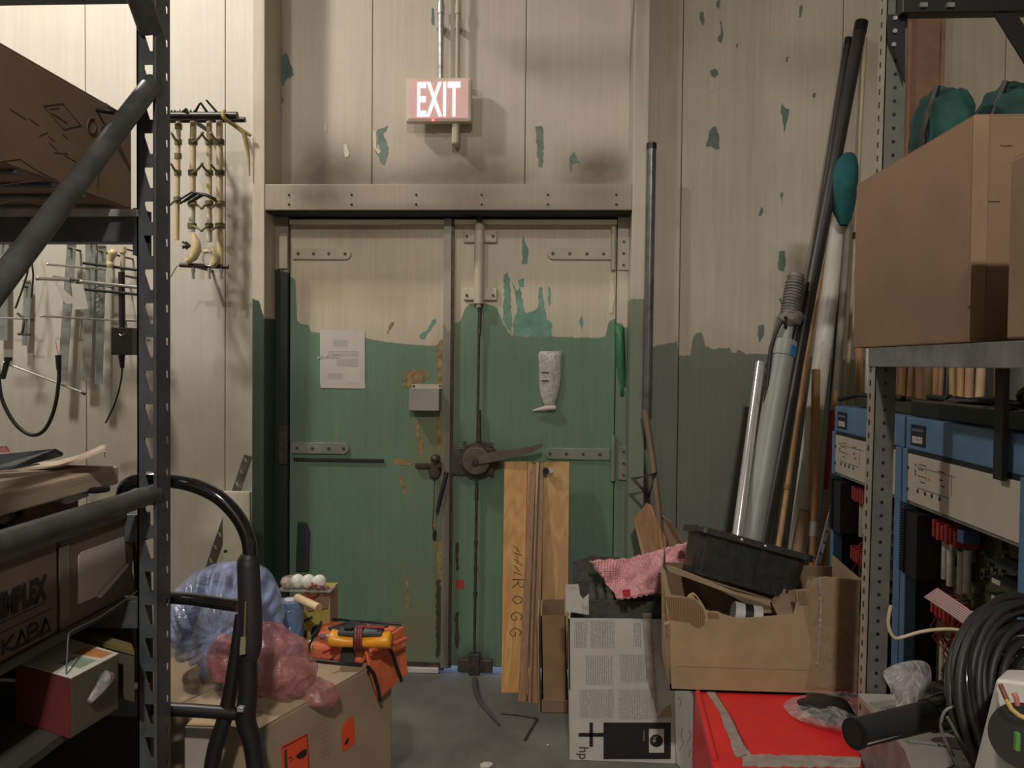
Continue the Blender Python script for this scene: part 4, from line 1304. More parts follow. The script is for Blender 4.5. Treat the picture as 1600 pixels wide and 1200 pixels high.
# black top beam, gusset, brace
tz0, tz1 = at(1450, 24, 2.38).z, at(1450, -30, 2.38).z
part('top_beam', MB().box(x0 + .05, 1.72, 2.36, 2.405, tz0, tz1), m_black, sh, bevel=.003)
gp = [at(1386, 24, 2.395), at(1413, 24, 2.395), at(1413, 130, 2.395), at(1400, 92, 2.395), at(1387, 60, 2.395)]
gu = part('gusset', MB().prism(gp, (0, -.006, 0)), m_black, sh)
for (a, b) in ((1398, 29), (1398, 49), (1396, 70)):
    c = at(a, b, 2.388)
    part('gusset_bolt', MB().disc(c, (0, -1, 0), .006, .005, 8), m_galv, gu)
for a in (1442, 1484):
    c = at(a, 9, 2.36)
    part('beam_bolt', MB().box(c.x - .010, c.x + .010, 2.352, 2.362, c.z - .006, c.z + .006), m_greymetal, sh)
part('diagonal_brace', MB().bar(at(1565, 14, 2.37), at(1625, 110, 2.37), .008, .05, (1, 0, .6)), m_black, sh)

# ---- blue cabinets
XC = 1.12


def cx(px, py):
    return atX(px, py, XC)


Y_a, Y_b, Y_c = atX(1306, 620, XC).y, atX(1416, 680, XC).y, 1.98
ZT = 1.470
m_dark = M('dark_inside', (.012, .012, .014, 1), .7)
m_comb = M('dark_navy_comb', (.012, .014, .022, 1), .6)
m_redpart = M('red_component', (.30, .03, .03, 1), .5, var=.2, scale=40)
m_cyl = M('pale_cylinder', (.42, .40, .35, 1), .5, var=.15, scale=40)
m_board = M('circuit_board', (.05, .06, .03, 1), .6, var=.4, scale=60)


def cabinet(Y0, Y1, lb, hide=None):
    """blue electronics bay; Y0 = far end, Y1 = near end, front faces the aisle"""
    L = Y0 - Y1
    t = thing('blue_cabinet', lb, 'cabinet', (XC + .25, (Y0 + Y1) / 2, 0), 'blue electronics cabinets')
    part('shell', MB().box(XC + .16, XC + .5, Y1, Y0, 0, ZT), m_dark, t)
    part('side_rail', MB().box(XC - .012, XC + .025, Y0 - .035, Y0, 0, ZT - .10), m_bluerack, t, bevel=.003)
    part('side_rail', MB().box(XC - .012, XC + .025, Y1, Y1 + .05, 0, ZT - .10), m_bluerack, t, bevel=.003)
    for ya_, yb2 in ((Y0 - .03, Y0 - .001), (Y1 + .001, Y1 + .045)):
        part('side_wall', MB().box(XC + .025, XC + .16, ya_, yb2, 0, ZT - .10), m_dark, t)
    hd = part('header', MB().box(XC - .004, XC + .16, Y1 + .002, Y0 - .002, ZT - .10, ZT), m_bluerack, t, bevel=.004)
    yl = Y0 - .045
    part('maker_plate', MB().box(XC - .0065, XC - .003, yl - .10, yl, ZT - .085, ZT - .02), m_ink, hd)
    part('plate_text', MB().box(XC - .0075, XC - .0062, yl - .085, yl - .012, ZT - .076, ZT - .056), M('plate_white', (.45, .45, .45, 1), .5, var=.4, scale=90), hd)
    part('plate_line', MB().box(XC - .0075, XC - .0062, yl - .09, yl - .01, ZT - .040, ZT - .032), M('plate_blue', (.08, .14, .22, 1), .5), hd)
    part('header_edge', MB().box(XC - .006, XC + .01, Y1 + .05, Y0 - .035, ZT - .112, ZT - .100), m_ink, t)
    p0, p1 = Y0 - .036, Y1 + .052
    pz1, pz0 = ZT - .113, ZT - .262
    fp = part('front_panel', MB().box(XC - .010, XC + .002, p1, p0, pz0, pz1), m_panelwhite, t, bevel=.002)
    # printed diagram on the panel
    W = p0 - p1
    xf = XC - .0104

    def mark(fy, fz, w, h, m):
        part('print', MB().box(xf - .0004, xf + .0006, p0 - fy * W - w / 2, p0 - fy * W + w / 2, pz1 - fz * .149 - h / 2, pz1 - fz * .149 + h / 2), m, fp)
    for (fy, fz, w, h) in ((.17, .17, .05, .003), (.15, .27, .035, .004), (.16, .41, .05, .003), (.17, .52, .03, .003), (.36, .20, .04, .003), (.28, .66, .20, .0018), (.46, .40, .0018, .06), (.3, .23, .25, .0015), (.36, .36, .02, .004), (.38, .47, .02, .004)):
        mark(fy, fz, w, h, m_inkbrown)
    for fy in (.12, .20, .27, .35):
        mark(fy, .73, .012, .012, m_ink)
    for (fy, fz) in ((.21, .28), (.21, .42), (.24, .42)):
        mark(fy, fz, .006, .008, m_redink)
    for fz in (.20, .33, .40):
        mark(.09, fz, .006, .008, m_ink)
    for fz in (.3, .75):
        part('panel_screw', MB().disc((XC - .010, p0 - .006, pz1 - .149 * fz), (-1, 0, 0), .005, .004, 8), m_iron, fp)
    part('panel_ledge', MB().box(XC - .004, XC + .03, p1, p0, pz0 - .010, pz0 - .001), m_greymetal, t)
    # backplane, combs, components
    cmp_ = MB()
    rc_ = random.Random(int(Y0 * 77))
    for _ in range(90):
        y_, z_ = rc_.uniform(p1 + .01, p0 - .12), rc_.uniform(.64, pz0 - .03)
        cmp_.box(XC + .075, XC + .09, y_ - rc_.uniform(.004, .012), y_ + rc_.uniform(.004, .012), z_, z_ + rc_.uniform(.004, .03))
    o = part('small_components', cmp_, M('mixed_components', (.065, .07, .045, 1), .5, var=.5, scale=50), t)
    o['kind'] = 'stuff'
    part('circuit_board', MB().box(XC + .09, XC + .10, p1, p0, .62, pz0 - .012), m_board, t)
    cmb = part('connector_comb', MB().box(XC - .02, XC + .07, p0 - .10, p0 + .012, .98, pz0 - .03), m_comb, t)
    tb = MB()
    for k in range(26):
        z = .985 + k * .0085
        tb.box(XC - .026, XC - .02, p0 - .02, p0 + .016, z, z + .0045)
    o = part('comb_teeth', tb, m_comb, cmb)
    o['kind'] = 'stuff'
    for rowz, m, n in ((pz0 - .035, m_redpart, 6), (.945, m_redpart, 6)):
        for k in range(n):
            y = p0 - .13 - k * .026
            part('red_plug', MB().box(XC + .01, XC + .08, y - .018, y, rowz - .052 - .004 * (k % 2), rowz - .004 * (k % 3)), m, t, bevel=.002)
    r2 = random.Random(int(Y0 * 100))
    for j, (zz, hh) in enumerate(((.985, .125), (.68, .14))):
        for k in range(4):
            y = p0 - .135 - k * .034 - (.03 if k > 1 else 0)
            z = zz + r2.uniform(-.012, .012)
            part('capacitor', MB().tube([(XC + .05, y, z), (XC + .05, y, z + hh)], .011, 12), m_cyl, t, bevel=.002)
    for k in range(5):
        z = 1.12 - k * .045
        part('card_edge', MB().box(XC + .02, XC + .09, p1 + .01, p1 + .20, z, z + .008), m_comb, t)
        if k in (1, 2, 3):
            part('card_label', MB().box(XC + .017, XC + .0205, p1 + .13, p1 + .17, z - .004, z + .008), m_cyl, t)
    part('blue_plug', MB().box(XC + .01, XC + .06, p0 - .32, p0 - .285, pz0 - .07, pz0 - .035), M('blue_component', (.05, .08, .2, 1), .5), t, bevel=.003)
    wires = MB()
    for k in range(14):
        y = p0 - .13 - r2.uniform(0, .17)
        z = r2.uniform(.76, .92)
        wires.tube([(XC + .04, y, z + .05), (XC + r2.uniform(-.01, .02), y + r2.uniform(-.03, .03), z), (XC + .05, y + r2.uniform(-.05, .05), z - .06)], .0022, 5)
    o = part('red_wires', wires, m_redpart, t)
    o['kind'] = 'stuff'
    return t


cabinet(Y_a, Y_b + .004, 'far blue electronics cabinet, partly behind the grey shelf post')
cabinet(Y_b - .004, Y_c, 'near blue electronics cabinet at the right edge with its whole ivory panel in view')
# black tangle on top of the cabinets
ct = thing('black_cable_heap', 'heap of black cables and bars lying on top of the blue cabinets', 'cables', (1.38, 2.6, ZT))
hb = MB()
r_ = random.Random(11)
for k in range(14):
    y0 = r_.uniform(2.1, 3.25)
    pts = [V((XC + .02 + r_.uniform(0, .3), y0 + d, ZT + .012 + r_.uniform(0, .05))) for d in (-.25, -.12, 0, .12, .25)]
    hb.tube(pts, .010, 7)
o = part('cables', hb, m_rubber, ct)
o['kind'] = 'stuff'
part('flat_bar', MB().box(XC + .03, XC + .10, 2.0, 2.75, ZT + .002, ZT + .05), m_black, ct, bevel=.003)
part('flat_bar', MB().box(XC + .05, XC + .4, 2.75, 3.3, ZT + .002, ZT + .035), M('olive_flat', (.04, .04, .028, 1), .7), ct, bevel=.003)
c = V((1.28, 2.12, ZT + .07))
part('coil', MB().ring(c, (.25, .2, 1), .10, .012, 28, 8), m_rubber, ct)
part('coil', MB().ring(c + V((.01, .02, .022)), (.1, .3, 1), .11, .012, 28, 8), m_rubber, ct)
# dark hanging post between the headers
a = at(1513, 640, 2.1)
t = solo('dark_slotted_bar', MB().box(XC - .030, XC - .014, a.y - .02, a.y + .02, 1.352, ZT + .16), m_blackplastic, 'short dark upright bar in front of the near blue header', 'bar', bevel=.002)

# ---- big orange-brown carton on the deck
YN = 1.86
c1 = at(1515, 527, YN)
xbx = c1.x
yfar = atX(1333, 540, xbx).y
zb_, zt_ = dz1 + .001, at(1521, 181, YN).z
bt = thing('large_carton', 'large plain orange-brown carton on the right shelf deck', 'box', (xbx + .3, (YN + yfar) / 2, zb_))
bx_ = part('carton_body', MB().box(xbx, xbx + .62, YN, yfar, zb_, zt_), m_card_orange, bt, bevel=.004)
part('corner_fold', MB().box(xbx - .002, xbx + .03, YN - .003, YN + .001, zb_, zt_), M('carton_edge', (.27, .17, .105, 1), .7), bt, bevel=.001)
for (a, b) in ((1572, 226), (1553, 313), (1530, 402), (1519, 480)):
    c = at(a, b, YN)
    part('staple_mark', MB().box(c.x - .012, c.x + .012, YN - .0025, YN, c.z - .0025, c.z + .0025), m_card_dark, bt)
part('top_flap', MB().box(xbx + .002, xbx + .31, YN + .002, yfar - .002, zt_, zt_ + .004), m_card_orange, bt)
part('top_flap', MB().box(xbx + .312, xbx + .618, YN + .002, yfar - .002, zt_, zt_ + .004), m_card_orange, bt)
c2 = at(1578, 300, 1.62)
z2t, z2b = at(1590, 250, 1.62).z, zb_
bt2 = thing('small_carton', 'second plain carton at the right edge, in front of the large one', 'box', (c2.x + .2, 1.5, zb_))
part('carton_body', MB().box(c2.x, c2.x + .4, 1.3, 1.62, z2b, z2t), m_card_orange, bt2, bevel=.004)
part('top_flap', MB().box(c2.x + .004, c2.x + .396, 1.304, 1.616, z2t, z2t + .004), m_card_orange, bt2)
# green tarps behind/on the carton
for (pl, Y, lb) in (([(1440, 1444, 200), (1440, 1480, 170), (1443, 1505, 152), (1450, 1514, 143), (1500, 1512, 138)], 2.5, 'dark green cloth bundle slumped over the far top edge of the large carton'),
                    ([(1538, 1600, 185), (1548, 1620, 176), (1560, 1632, 160), (1575, 1640, 145), (1592, 1650, 131)], 2.5, 'dark green cloth bundle on the large carton at the right edge')):
    base = at((pl[0][0] + pl[0][1]) / 2, pl[0][2], Y)
    t = thing('green_tarp', lb, 'cloth', (base.x, Y + .1, zt_ + .005), 'green cloth bundles')
    x0_, x1_ = min(p[0] for p in pl), max(p[1] for p in pl)
    y1_ = pl[-1][2]
    top = at(x0_, y1_, Y)
    A, B = at(x0_, y1_, Y), at(x1_, y1_, Y)
    cz_ = (top.z + zt_) / 2
    ctr = V(((A.x + B.x) / 2, Y + .02, cz_))
    rx, rz = (B.x - A.x) / 2, (top.z - zt_) / 2
    part('folds', MB().ball(ctr, (rx, .10, rz), 26, 16, lambda d: min(1.25, max(abs(d.x), abs(d.z)) ** -.45) * (1 + .05 * math.sin(9 * d.x + 4 * d.z) + .04 * math.sin(13 * d.z - 5 * d.x))), m_teal if False else M('bottle_green_cloth', (.012, .062, .055, 1), .85, var=.3, scale=12, bump=.4, bscale=18), t)
    part('strap', MB().tube([ctr + V((-rx * 1.02, -.03, -rz)), ctr + V((-rx * 1.08, -.05, 0)), ctr + V((-rx * .6, -.06, rz * .95))], .010, 8), m_blackplastic, t)
t = thing('pale_jar', 'small pale pink jar with white lid on the large carton by the green cloth', 'jar', (at(1565, 172, 2.3).x, 2.3, zt_ + .005))
kb = at(1565, 172, 2.3)
part('body', MB().tube([(kb.x, 2.3, zt_ + .005), (kb.x, 2.3, zt_ + .035)], .025, 12), M('pale_pink', (.45, .32, .25, 1), .6), t)
part('lid', MB().tube([(kb.x, 2.3, zt_ + .035), (kb.x, 2.3, zt_ + .05)], .018, 12), m_white, t)

# ================================================================ RIGHT FLOOR: red case, torn carton, black tub, white printed box
ZR = .50
rc = thing('red_case', 'bright red case with grey border stripes under the torn carton', 'case', (.65, 2.6, 0))
q = [atz(1083, 1068, ZR), atz(1345, 1076, ZR), atz(1350, 1206, ZR), atz(1116, 1206, ZR)]
part('body', MB().hexa([V((p.x, p.y, .004)) for p in (q[3], q[2], q[1], q[0])] + [q[3], q[2], q[1], q[0]]), m_red, rc, bevel=.012)
m_stripe = M('grey_stripe', (.27, .23, .20, 1), .7, var=.2, scale=20)


def jag(pl, amp, seed):
    r = random.Random(seed)
    out = []
    for i in range(len(pl)):
        a, b = V(pl[i]), V(pl[(i + 1) % len(pl)])
        n = max(1, int((b - a).length / 7))
        for k in range(n):
            c = a.lerp(b, k / n)
            out.append((c.x + r.uniform(-amp, amp), c.y + r.uniform(-amp, amp)))
    return out


for i, pl in enumerate(([(1097, 1070), (1110, 1070), (1140, 1118), (1155, 1152), (1172, 1180), (1150, 1185), (1138, 1150), (1122, 1112)], [(1160, 1180), (1345, 1184), (1345, 1200), (1160, 1198)])):
    part('border_stripe', MB().prism([atz(a, b, ZR + .0005) for a, b in jag(pl, 1.6, i)], (0, 0, .003)), m_stripe, rc)
part('seam', MB().tube([atz(1113, 1075, ZR + .002), atz(1142, 1120, ZR + .002), atz(1168, 1172, ZR + .002)], .003, 6), M('dark_red', (.3, .02, .02, 1), .5), rc)
part('side_fold', MB().tube([atz(1088, 1072, ZR), atz(1100, 1120, ZR), atz(1118, 1190, ZR)], .010, 8), m_red, rc)

# torn carton on top of it
YT = 2.85
zt0_ = ZR + .004
fr_ = [(1033, 882), (1040, 893), (1044, 915), (1049, 930), (1060, 931), (1074, 934), (1077, 929), (1083, 927), (1086, 935), (1094, 940), (1099, 950), (1108, 955), (1122, 956), (1130, 960), (1150, 966), (1180, 965), (1215, 962), (1240, 960), (1243, 950), (1246, 940), (1243, 922), (1256, 921), (1266, 922), (1272, 905), (1290, 902), (1310, 903), (1347, 907)]
FP = [at(a, b, YT) for a, b in fr_]
bl, br = at(1047, 1070, YT), at(1341, 1079, YT)
bl.z = br.z = zt0_
tcn = thing('torn_carton', 'torn open cardboard box on the red case, taped at its right end', 'box', ((bl.x + br.x) / 2, YT + .2, zt0_))
front = FP + [br, bl]
tp = .006
part('front_wall', MB().prism(front, (0, tp, 0)), m_card, tcn)
bkl, bkr = V((at(1036, 900, 3.22).x, 3.22, 0)), V((1.07, 3.22, 0))
part('left_wall', MB().hexa([bl, bl + V((tp, 0, 0)), V((bkl.x + tp, bkl.y, zt0_)), V((bkl.x, bkl.y, zt0_)), FP[0], FP[0] + V((tp, 0, 0)), V((bkl.x + tp, bkl.y, FP[0].z - .02)), V((bkl.x, bkl.y, FP[0].z - .02))]), m_card, tcn)
part('right_wall', MB().hexa([br - V((tp, 0, 0)), br, V((bkr.x, bkr.y, zt0_)), V((bkr.x - tp, bkr.y, zt0_)), FP[-1] - V((tp, 0, 0)), FP[-1], V((bkr.x, bkr.y, FP[-1].z)), V((bkr.x - tp, bkr.y, FP[-1].z))]), m_card, tcn)
part('back_wall', MB().box(bkl.x, bkr.x, 3.214, 3.22, zt0_, .86), m_card_dark, tcn)
part('bottom', MB().hexa([bl, br, V((bkr.x, bkr.y, zt0_)), V((bkl.x, bkl.y, zt0_)), bl + V((0, 0, .006)), br + V((0, 0, .006)), V((bkr.x, bkr.y, zt0_ + .006)), V((bkl.x, bkl.y, zt0_ + .006))]), m_card, tcn)


def rib_mat(name, col, col2, freq, axis=0):
    m, nt, b = newmat(name)
    tc = nd(nt, 'ShaderNodeTexCoord')
    sp = nd(nt, 'ShaderNodeSeparateXYZ')
    nt.links.new(tc.outputs['Object'], sp.inputs[0])
    s = math_(nt, 'SINE', math_(nt, 'MULTIPLY', sp.outputs[axis], freq * 6.283))
    f = math_(nt, 'ADD', math_(nt, 'MULTIPLY', s, .5), .5)
    nt.links.new(mixc(nt, f, col2, col), b.inputs['Base Color'])
    bp = nd(nt, 'ShaderNodeBump')
    bp.inputs['Distance'].default_value = .004
    nt.links.new(f, bp.inputs['Height'])
    nt.links.new(bp.outputs[0], b.inputs['Normal'])
    b.inputs['Roughness'].default_value = .8
    return m


m_corr = rib_mat('corrugated_inner', (.36, .24, .13, 1), (.25, .16, .085, 1), 130)
for pl in ([(1040, 932), (1074, 935), (1086, 937), (1097, 950), (1102, 962), (1101, 975), (1094, 981), (1084, 979), (1078, 972), (1048, 968)], [(1105, 957), (1122, 959), (1124, 966), (1108, 966)], [(1245, 923), (1266, 923), (1264, 944), (1248, 946)]):
    part('exposed_corrugation', MB().prism([at(a, b, YT - .0006) for a, b in pl], (0, -.002, 0)), m_corr, tcn)
part('torn_edge', MB().tube([at(a, b, YT) for a, b in [(1074, 934), (1083, 927), (1094, 940), (1102, 955), (1103, 968), (1094, 982)]], .003, 6), M('torn_paper', (.48, .36, .22, 1), .9), tcn)
fl = [(1040, 884), (1056, 888), (1100, 905), (1150, 922), (1215, 940), (1240, 950), (1240, 958), (1190, 958), (1180, 950), (1120, 920), (1046, 893)]
part('inner_flap', MB().prism([at(a, b, 3.0 if b > 930 else 2.96) for a, b in fl], (0, .006, .002)), m_card_grey, tcn)
part('inner_flap', MB().prism([at(1205, 940, 2.97), at(1222, 915, 2.97), at(1242, 920, 2.97), at(1243, 958, 2.93), at(1215, 962, 2.93)], (0, .006, 0)), m_card_dark, tcn)
g = []
for i in range(8):
    y = 900 + 176 * i / 7
    g.append([at(1262 - 6 * math.sin(i) + (1348 - 1262) * j / 8, y + (4 if j > 3 else 0), YT - .006 - .004 * abs(math.sin(i * 1.3 + j * .9))) for j in range(9)])
part('packing_tape', MB().sheet(g), m_tapefilm, tcn)
part('tape_fold', MB().tube([at(1281, 902, YT - .012), at(1283, 950, YT - .010), at(1279, 1010, YT - .010), at(1277, 1040, YT - .008)], .004, 6), m_clearfilm, tcn)
part('left_tape', MB().prism([at(1035, 960, YT - .0005), at(1047, 960, YT - .0005), at(1049, 1068, YT - .0005), at(1046, 1068, YT - .0005)], (0, -.0008, 0)), m_tapefilm, tcn)
part('tape_seam', MB().box(at(1055, 1040, YT).x, at(1265, 1040, YT).x, YT - .0012, YT, at(1055, 1041, YT).z - .001, at(1055, 1041, YT).z), m_card_dark, tcn)
# roll inside
t = thing('white_roll', 'white roll with a black band lying inside the torn carton', 'roll', at(1165, 985, 3.0))
A, B = at(1145, 958, 3.0), at(1187, 966, 3.0)
part('roll', MB().tube([A, B], .045, 20), m_white, t)
part('black_band', MB().tube([A.lerp(B, .35), A.lerp(B, .65)], .047, 20), m_black, t)

# black plastic tub, tilted, sitting in the torn carton
YB = 2.98
tl, tr = at(1098, 822, YB), at(1264, 867, YB)
u = (tr - tl)
Lw = u.length
u.normalize()
w = V((-u.z, 0, u.x))
w = (w + V((0, .20, 0))).normalized()
v = w.cross(u).normalized()      # away from camera
if v.y < 0:
    v = -v
DT, HT = .24, 74 * mpp(YB)
O = (tl + tr) / 2 + v * DT / 2 - w * HT       # centre of the bottom
tub = thing('black_tub', 'black plastic tub tilted in the torn carton below the poles', 'tub', O)


def loc(a, b, c):
    return O + u * a + v * b + w * c


hw0, hw1 = Lw / 2 * .95, Lw / 2
rings = []


def rrect(hx, hy, r, n=5):
    out = []
    for (sx, sy, a0) in ((1, 1, 0), (-1, 1, 90), (-1, -1, 180), (1, -1, 270)):
        for k in range(n + 1):
            an_ = math.radians(a0 + 90 * k / n)
            out.append((sx * (hx - r) + r * math.cos(an_), sy * (hy - r) + r * math.sin(an_)))
    return out


sec = [(hw0 * .9, DT * .38, 0), (hw0, DT * .43, 0.002), (hw0 + .004, DT * .44, .02), (hw1, DT * .5, HT * .86), (hw1 - .004, DT * .5 - .004, HT * .86), (hw0, DT * .42, .012), (hw0 * .88, DT * .37, .010)]
vs = []
for (hx, hy, z) in sec:
    vs.append([loc(a, b, z) for a, b in rrect(hx, hy, .03)])
mb = MB()
n = len(vs[0])
mb.add([p for r in vs for p in r], [(i * n + k, i * n + (k + 1) % n, (i + 1) * n + (k + 1) % n, (i + 1) * n + k) for i in range(len(vs) - 1) for k in range(n)] + [tuple(range(n - 1, -1, -1)), tuple((len(vs) - 1) * n + k for k in range(n))])
m_tub = M('black_tub_plastic', (.022, .024, .022, 1), .35, var=.25, scale=30, bump=.15, bscale=60)
part('shell', mb, m_tub, tub)
rim = MB()
ro = rrect(hw1 + .022, DT * .5 + .022, .035)
ri = rrect(hw1 - .006, DT * .5 - .006, .03)
n = len(ro)
vv = [loc(a, b, HT * .86) for a, b in ro] + [loc(a, b, HT) for a, b in ro] + [loc(a, b, HT) for a, b in ri] + [loc(a, b, HT * .86) for a, b in ri]
rim.add(vv, [(j * n + k, j * n + (k + 1) % n, ((j + 1) % 4) * n + (k + 1) % n, ((j + 1) % 4) * n + k) for j in range(4) for k in range(n)])
part('rim', rim, m_tub, tub, bevel=.003)
for fx in (-.85, -.55, -.2, .15, .5, .8):
    part('rib', MB().hexa([loc(fx * hw0 - .004, -DT * .44 - .006, .02), loc(fx * hw0 + .004, -DT * .44 - .006, .02), loc(fx * hw0 + .004, -DT * .40, .02), loc(fx * hw0 - .004, -DT * .40, .02),
                           loc(fx * hw1 - .004, -DT * .5 - .006, HT * .86), loc(fx * hw1 + .004, -DT * .5 - .006, HT * .86), loc(fx * hw1 + .004, -DT * .46, HT * .86), loc(fx * hw1 - .004, -DT * .46, HT * .86)]), m_tub, tub)
for fx in (-.28, .16):
    part('rivet', MB().ball(loc(fx * hw1, -DT * .5 - .024, HT * .93), .006, 8, 6), m_galv, tub)

# white printed box standing on the floor
YH = 3.36
A, B = at(888, 966, YH), at(1054, 968, YH)
C0, C1 = at(890, 1190, YH), at(1056, 1190, YH)
wb = thing('white_printed_box', 'white printed box on end with a plus sign and black rectangle, dark foam on top', 'box', ((A.x + B.x) / 2, YH + .15, 0))
fw = .006
DH = .30
part('front_wall', MB().prism([V((C0.x, YH, .002)), V((C1.x, YH, .002)), B, A], (0, fw, 0)), m_white, wb)
part('left_wall', MB().prism([V((C0.x, YH, .002)), A, A + V((.02, DH, 0)), V((C0.x + .02, YH + DH, .002))], (fw, 0, 0)), m_white, wb)
part('right_wall', MB().prism([V((C1.x, YH, .002)), B, B + V((0, DH, 0)), V((C1.x, YH + DH, .002))], (-fw, 0, 0)), m_white, wb)
part('back_wall', MB().prism([V((C0.x, YH + DH, .002)), V((C1.x, YH + DH, .002)), B + V((0, DH, 0)), A + V((0, DH, 0))], (0, -fw, 0)), m_white, wb)
part('tall_tab', MB().prism([at(885, 955, YH), at(920, 961, YH), at(920, 928, YH), at(911, 936, YH), at(906, 929, YH), at(904, 913, YH), at(883, 914, YH)], (0, .004, 0)), m_white, wb)
sfl = MB().prism([V((C1.x + .002, YH, .004)), at(1054, 1075, YH), at(1086, 1072, 3.20), V((at(1090, 1196, 3.18).x, 3.18, .004))], (.004, .003, 0))
part('side_flap', sfl, m_white, wb)


def dec(pl, m, nm='print', t=.0006, Y=YH, off=.0005):
    return part(nm, MB().prism([at(a, b, Y - off) for a, b in pl], (0, -t, 0)), m, wb)


def rect(x0, y0, x1, y1):
    return [(x0, y0), (x1, y0), (x1, y1), (x0, y1)]


blk = part('black_rectangle', MB().prism([at(a, b, YH - .0005) for a, b in rect(943, 1129, 1048, 1186)], (0, -.0006, 0)), m_ink, wb)
dec(rect(904, 1145, 943, 1151), m_ink, 'plus_sign')
dec(rect(921, 1129, 926.5, 1167), m_ink, 'plus_sign')
dn, rt = V((0, 0, -1)), V((1, 0, 0))
text('hp', 16.5 * mpp(YH) * 1.35, at(905, 1166, YH - .001), dn, rt, m_ink, wb, sx=.95)
dec(rect(1014, 1139, 1037.5, 1176), m_white, 'logo_patch', .0006, YH, .0012)
c = at(1025.5, 1157.5, YH - .0022)
part('logo_disc', MB().disc(c, (0, -1, 0), 10 * mpp(YH), .0005, 32), m_ink, wb)
text('hp', .024, at(1020.5, 1151.5, YH - .0030), dn, V((1, 0, .25)), m_white, wb)
text('invent', .013, at(1005, 1141, YH - .0015), dn, rt, m_white, wb, spacing=1.35)
m_small = print_mat('small_print', (.52, .50, .47, 1), (.22, .21, .20, 1), 150, 'X', .8)
m_small2 = print_mat('small_print_dark', (.52, .50, .47, 1), (.25, .24, .25, 1), 110, 'X', .8)
for i, bb in enumerate(((897, 971, 917, 1012), (923, 970, 960, 1012), (990, 973, 1001, 1011), (914, 1024, 958, 1070), (969, 1023, 1011, 1066), (905, 1077, 960, 1122), (966, 1077, 1018, 1124))):
    part('text_block', MB().prism([at(a, b, YH - .0003) for a, b in rect(*bb)], (0, -.0003, 0)), m_small2 if i == 3 else m_small, wb)
for bb in ((908, 943, 912, 959), (914, 946, 918, 958), (888, 917, 900, 919)):
    dec(rect(*bb), m_small2, 'text_block')
dec([(1048, 1100), (1050, 1120), (1026, 1122), (1040, 1104)], m_card_grey, 'torn_patch')
part('clear_tape', MB().prism([at(1003, 958, YH - .0015), at(1018, 958, YH - .0015), at(1028, 1120, YH - .0015), at(1010, 1060, YH - .0015)], (0, -.0004, 0)), film_mat('old_tape', (.34, .28, .22, 1), .28, .12, .4), wb)
for k, pl in enumerate(([(1066, 1138), (1064, 1150), (1068, 1160), (1062, 1172)], [(1076, 1140), (1080, 1150), (1074, 1160)], [(1060, 1090), (1064, 1096), (1062, 1104)], [(1078, 1172), (1076, 1184)])):
    part('pen_mark', MB().tube([at(a, b, 3.262 - (a - 1056) * .0045) for a, b in pl], .0012, 5), M('blue_pen', (.12, .13, .22, 1), .6), wb)

# egg-crate foam standing in the box
fm = thing('dark_foam_block', 'dark grey egg-crate foam sticking out of the white printed box', 'foam', (at(950, 960, YH + .1).x, YH + .14, at(950, 962, YH).z - .03))
fx0, fx1 = A.x + .085, B.x - .012
zf = at(950, 941, YH).z
part('block', MB().box(fx0, fx1, YH + .02, YH + DH - .02, A.z - .15, zf), m_foam, fm)
bm_ = MB()
for i in range(9):
    for j in range(6):
        x = fx0 + (fx1 - fx0) * (i + .5) / 9
        y = YH + .03 + (DH - .06) * (j + .5) / 6
        bm_.ball((x, y, zf), (.018, .022, .022), 8, 6)
o = part('egg_crate', bm_, m_foam, fm)
o['kind'] = 'stuff'
part('upright_sheet', MB().prism([at(893, 955, YH + .19), at(895, 878, YH + .22), at(925, 868, YH + .22), at(1040, 880, YH + .22), at(1035, 955, YH + .19)], (0, .02, 0)), m_foam, fm)

# pink bubble wrap lying on the foam
bw = thing('bubble_wrap', 'crumpled pink bubble wrap lying on the dark foam', 'bubble wrap', at(985, 935, YH))


def bubble(grid_px, Yf, seed):
    R, Cc = len(grid_px), len(grid_px[0])
    g = [[at(px, py, Yf(px, py)) for px, py in row] for row in grid_px]
    return g


def patch(corners, nu, nv, Yf, wob, seed):
    (a, b, c, d) = [V(p) for p in corners]   # tl, tr, br, bl in pixels
    r = random.Random(seed)
    ph = [r.uniform(0, 6) for _ in range(6)]
    g = []
    for i in range(nv + 1):
        row = []
        for j in range(nu + 1):
            s_, t_ = j / nu, i / nv
            p = a.lerp(b, s_).lerp(d.lerp(c, s_), t_)
            k = math.sin(s_ * 9 + ph[0] + 3 * t_) + math.sin(t_ * 7 + ph[1] - 4 * s_) + .6 * math.sin(s_ * 17 + t_ * 13 + ph[2])
            e = 1.5 if (i in (0, nv) or j in (0, nu)) else 0
            row.append(at(p.x + e * math.sin(j * 2.1 + i), p.y + e * math.sin(j * 1.7 + i * 2), Yf(s_, t_) + wob * k))
        g.append(row)
    return g


